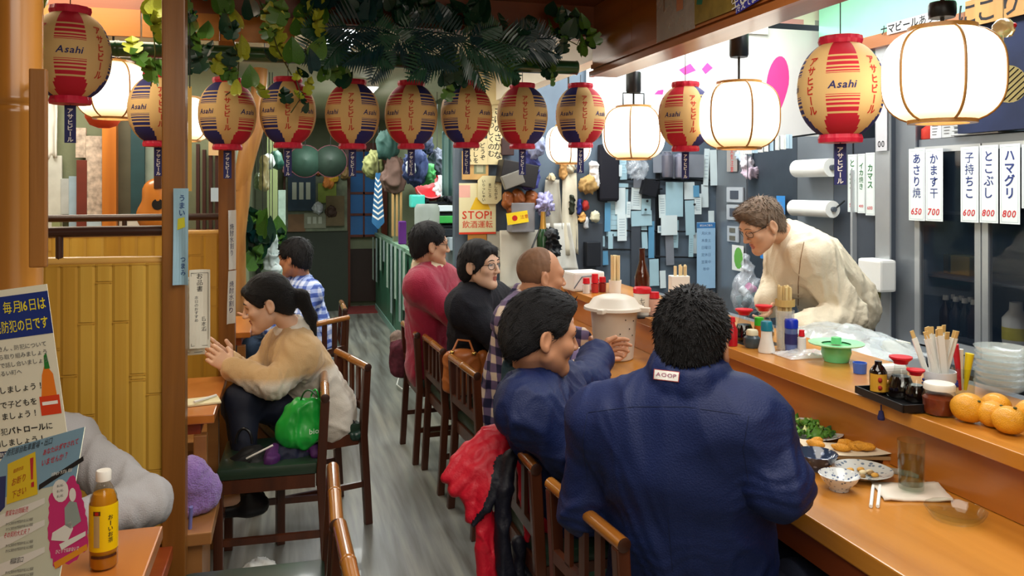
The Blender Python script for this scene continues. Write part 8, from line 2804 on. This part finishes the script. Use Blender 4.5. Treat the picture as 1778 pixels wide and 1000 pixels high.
for i, (u, v, h) in enumerate(((500, 292, '#d8a0a0'), (512, 286, '#d8d8c8'), (526, 294, '#c83828'), (540, 288, '#d0b088'), (554, 294, '#c87838'), (566, 288, '#d8c8b0'), (578, 306, '#f0c040'), (570, 316, '#e89048'), (590, 284, '#b8b4a0'), (600, 300, '#a88858'), (552, 360, '#d8dce4'), (575, 366, '#4a342c'))):
 lump_y('small_ornament', 'small %s ornament on the rear display' % ('pink', 'cream', 'red', 'tan', 'orange', 'beige', 'bright yellow', 'light orange', 'grey beige', 'brown', 'white', 'dark brown')[i], 'ornament', u - 8, v - 9, u + 8, v + 9, 9.92, .06, col(h, .5), .02, i, 14, group='small ornaments on the rear display')
for i, (u, h, lab) in enumerate(((530, '#2a4438', 'left of two dark green conical hats hanging at the rear'), (574, '#28382e', 'right of two dark green conical hats hanging at the rear'))):
 c = PY(u, 280, 9.0)
 t = thing('conical_hat', lab, 'hat', c)
 MB().lathe([(0, .12), (.06, .10), (.16, .03), (.175, .0), (.165, .0), (.05, .085), (0, .10)], axis=(0, -1, .1), seg=26).build('crown', col(h, .6, var=.3), t, smooth='auto')
 MB().lathe([(.162, -.004), (.180, -.002), (.180, .006), (.162, .006)], axis=(0, -1, .1), seg=26).build('brim', col('#5a1c28', .6), t, smooth='auto')
 MB().tube([(0, 0, .16), (0, 0, ZC - c.z)], .003, 5).build('hanging_cord', WIRE, t)
for i, (u0, v0, u1, v1, y, h, lab) in enumerate(((455, 268, 478, 292, 7.6, '#c8d4cc', 'white helmet hanging near the log post'), (470, 262, 492, 292, 7.8, '#1c4a3c', 'dark green helmet hanging near the log post'), (440, 300, 456, 330, 6.6, '#6a7a5a', 'olive cloth hanging by the log post'), (452, 270, 466, 330, 6.4, '#a8a070', 'mustard cloth hanging by the log post'))):
 lump_y('hanging_helmet' if 'helmet' in lab else 'hanging_cloth', lab, 'helmet' if 'helmet' in lab else 'cloth', u0, v0, u1, v1, y, .09, col(h, .5, var=.2), .012, i + 40, 9, hang=True)
struct(MB().box2((PY(464, 300, 8.6).x, 8.55, 0), (PY(482, 300, 8.6).x, 8.65, ZC)).build('trim_11', M('sage_pillar', '#7e8a5c', rough=.7, var=.1)), 'sage green pillar behind the plaid shirt man')
struct(MB().box2((PY(492, 300, 10.2).x, 10.15, 0), (PY(499, 300, 10.2).x, 10.3, ZC)).build('trim_12', DOORF))
box_y('pale_cabinet', 'narrow pale green cabinet of bottles on the left of the rear aisle', 'cabinet', 483, 330, 496, 560, 9.0, .10, M('pale_green_cab', '#9ab0a0', rough=.5, var=.3, vscale=14), .004)
# leafy plant and white bags by the log post
vine('bushy dark plant standing by the log post', [PY(436, 470, 6.1), PY(442, 440, 6.1), PY(440, 410, 6.1), PY(446, 385, 6.1)], 30, .12, [2, 3, 1], 31, .09)
vine('pale green plant beside the white bags at the log post', [PY(462, 470, 6.5), PY(470, 440, 6.5), PY(462, 415, 6.5)], 16, .10, [1, 2], 32, .07)
for i, (u0, v0, u1, v1, lab) in enumerate(((444, 384, 468, 425, 'white plastic bag hanging by the log post, upper one'), (456, 410, 480, 450, 'white plastic bag hanging by the log post, middle one'), (462, 440, 484, 480, 'white plastic bag hanging by the log post, lowest one'))):
 lump_y('white_bag', lab, 'bag', u0, v0, u1, v1, 6.3, .06, M('bag_pale', '#c4d4d4', rough=.4, var=.15), .03, 50 + i, 12, hang=True)
# ---------------------------------------------------------------- wall behind the left booths
YB = 5.76
SPOT = M('spotted_paper', '#b8a898', rough=.7, var=.7, vscale=30)
for i, (u0, v0, u1, v1, h, d, lab) in enumerate((
  (78, 270, 108, 420, '#c8ccc4', .02, 'tall pale grey sheet at the left of the booth wall'), (106, 310, 122, 372, '#b0b8b8', .02, 'grey card with a white vase shape on the booth wall'),
  (120, 306, 134, 400, '#9ab4c4', .02, 'pale blue narrow sheet on the booth wall'), (132, 222, 150, 274, '#8a7a6a', .03, 'dark speckled board on the booth wall, upper left'),
  (134, 278, 152, 400, '#6a2a1c', .04, 'reddish brown plank on the booth wall'), (150, 236, 178, 405, '#c4b4a4', .03, 'tall speckled pale paper on the booth wall'),
  (206, 182, 230, 400, '#4c4a38', .05, 'dark olive panel right of the orange pillar'), (228, 180, 252, 395, '#1c4044', .05, 'deep green glass panel on the booth wall'), (250, 190, 292, 400, '#7c8a7c', .02, 'grey green panel behind the guitar'),
  (208, 372, 244, 408, '#c8c8c0', .05, 'white carton on the ledge of the booth wall'), (152, 382, 178, 408, '#a8c0cc', .05, 'pale blue carton on the ledge of the booth wall'), (92, 380, 106, 430, '#8a9468', .06, 'moss green jug shape at the far left of the ledge'))):
 box_y('wall_board' if d < .05 else 'ledge_box', lab, 'board' if d < .05 else 'box', u0, v0, u1, v1, YB - d / 2 - .004 * i, d, SPOT if 'speckled' in lab else col(h, .6, var=.2), .002)
struct(MB().box2((PY(182, 300, 5.7).x, 5.62, 0), (PY(206, 300, 5.7).x, 5.78, ZC)).build('trim_13', wood('orange_pillar_wood', '#a8601c', '#c87c2c', 2, 8, .4, .3, .06)), 'orange wooden pillar on the booth wall')
drape_y('white_drape', 'white drape at the far left of the booth wall', 'cloth', 78, 172, 100, 275, YB - .03, M('drape_white', '#dcdcd4', rough=.8, var=.08), 7, .014, 1.0, 61)
c = P(180, 196, 4.55)
t = thing('red_globe_lantern', 'plain orange red round lantern behind the left white lamp', 'lantern', c)
MB().lathe([(.03, -.085), (.07, -.07), (.095, -.03), (.098, .02), (.075, .07), (.03, .09)], seg=26).build('lantern_body', M('orange_red_paper', '#d84a20', rough=.6), t, smooth=True)
MB().tube([(0, 0, .085), (0, 0, ZC - c.z)], .0025, 5).build('hanging_string', WIRE, t)
# guitar
c = PY(276, 360, YB - .22)
gt = thing('guitar', 'orange brown guitar leaning on the booth wall', 'guitar', c, 0)
F = Field()
F.ell((0, 0, -.05), (.135, .05, .12), k=.04).ell((0, 0, .10), (.10, .05, .09), k=.06)
v, f = F.mesh(res=.012)
np_mesh('guitar_body', v, f, wood('guitar_wood', '#9a5418', '#c07a30', 2, 6, .25, .6, .1), gt)
single_ = MB().lathe([(0, 0), (.035, 0)], (0, -.052, .02), (0, -1, 0), 20)
single_.build('sound_hole', BLACKP, gt)
MB().box2((-.022, -.055, .12), (.022, -.03, .50)).build('neck', DARKWOOD, gt)
o = sheet_y('yellow_strip', 'long yellow paper strip right of the front brown post', 'strip', 326, 150, 333, 332, 3.4, col('#d8b45c', .6))
MB().tube([(0, .2, 0), (0, ZC - o.location.z, 0)], .002, 5).build('hanging_cord', WIRE, o)
for i, u in enumerate((341, 352, 363, 374)):
 box_y('dark_batten', ('first', 'second', 'third', 'fourth')[i] + ' dark brown upright batten between the two posts', 'batten', u, 250 + 10 * (i % 2), u + 6, 410, YB - .05, .05, col('#3a1c14', .5), .002, group='dark battens between the posts')
sheet_y('paper_card', 'small tan card hanging left of a lantern tag between the posts', 'card', 362, 246, 380, 270, YB - .1, col('#c8a878', .7))
sheet_y('paper_card', 'pale blue white card low between the posts', 'card', 366, 326, 380, 350, YB - .1, col('#a8bcc8', .6))
struct(MB().box2((-2.12, 5.58, .95), (-.42, 5.8, 1.22)).build('trim_14', BENCHM), 'wooden ledge along the booth wall')
# ---------------------------------------------------------------- notices on the soffit
FILMP = film('clear_sleeve', '#c8c0b4', .45, .1)
sheet_x('plastic_sleeve', 'clear plastic sleeve pinned on the soffit boards', 'sleeve', 1140, -40, 1206, 62, 1.392, FILMP, lambda mb, w_, h_: (rect(mb, w_ * .05, -h_ * .1, w_ * .22, h_ * .4, 0), rect(mb, -w_ * .3, h_ * .0, -w_ * .27, h_ * .4, 1)), [col('#b87a58'), col('#8a6a50')], dname='print')
sheet_x('soffit_poster', 'olive and gold printed poster on the soffit next to the plastic sleeve', 'poster', 1206, -60, 1275, 30, 1.392, M('olive_print', '#8a7434', rough=.5, var=.5, vscale=14), lambda mb, w_, h_: (poly(mb, [(-w_ * .45, -h_ * .1), (-w_ * .3, -h_ * .15), (-w_ * .25, h_ * .05), (-w_ * .4, h_ * .1)], 0), rect(mb, -w_ * .1, -h_ * .08, w_ * .1, .05, 1)), [col('#2a6a50'), col('#c85a48')], dname='print')
sheet_x('blue_sign', 'small blue printed sign at the top of the soffit', 'sign', 1276, -40, 1322, 12, 1.388, col('#3a3a9a', .4), lambda mb, w_, h_: (text(mb, '生ビール', 0, -h_ * .05, .05, 0), text(mb, '冷えてます', 0, -h_ * .33, .03, 0)), [INKW], tilt=.12)
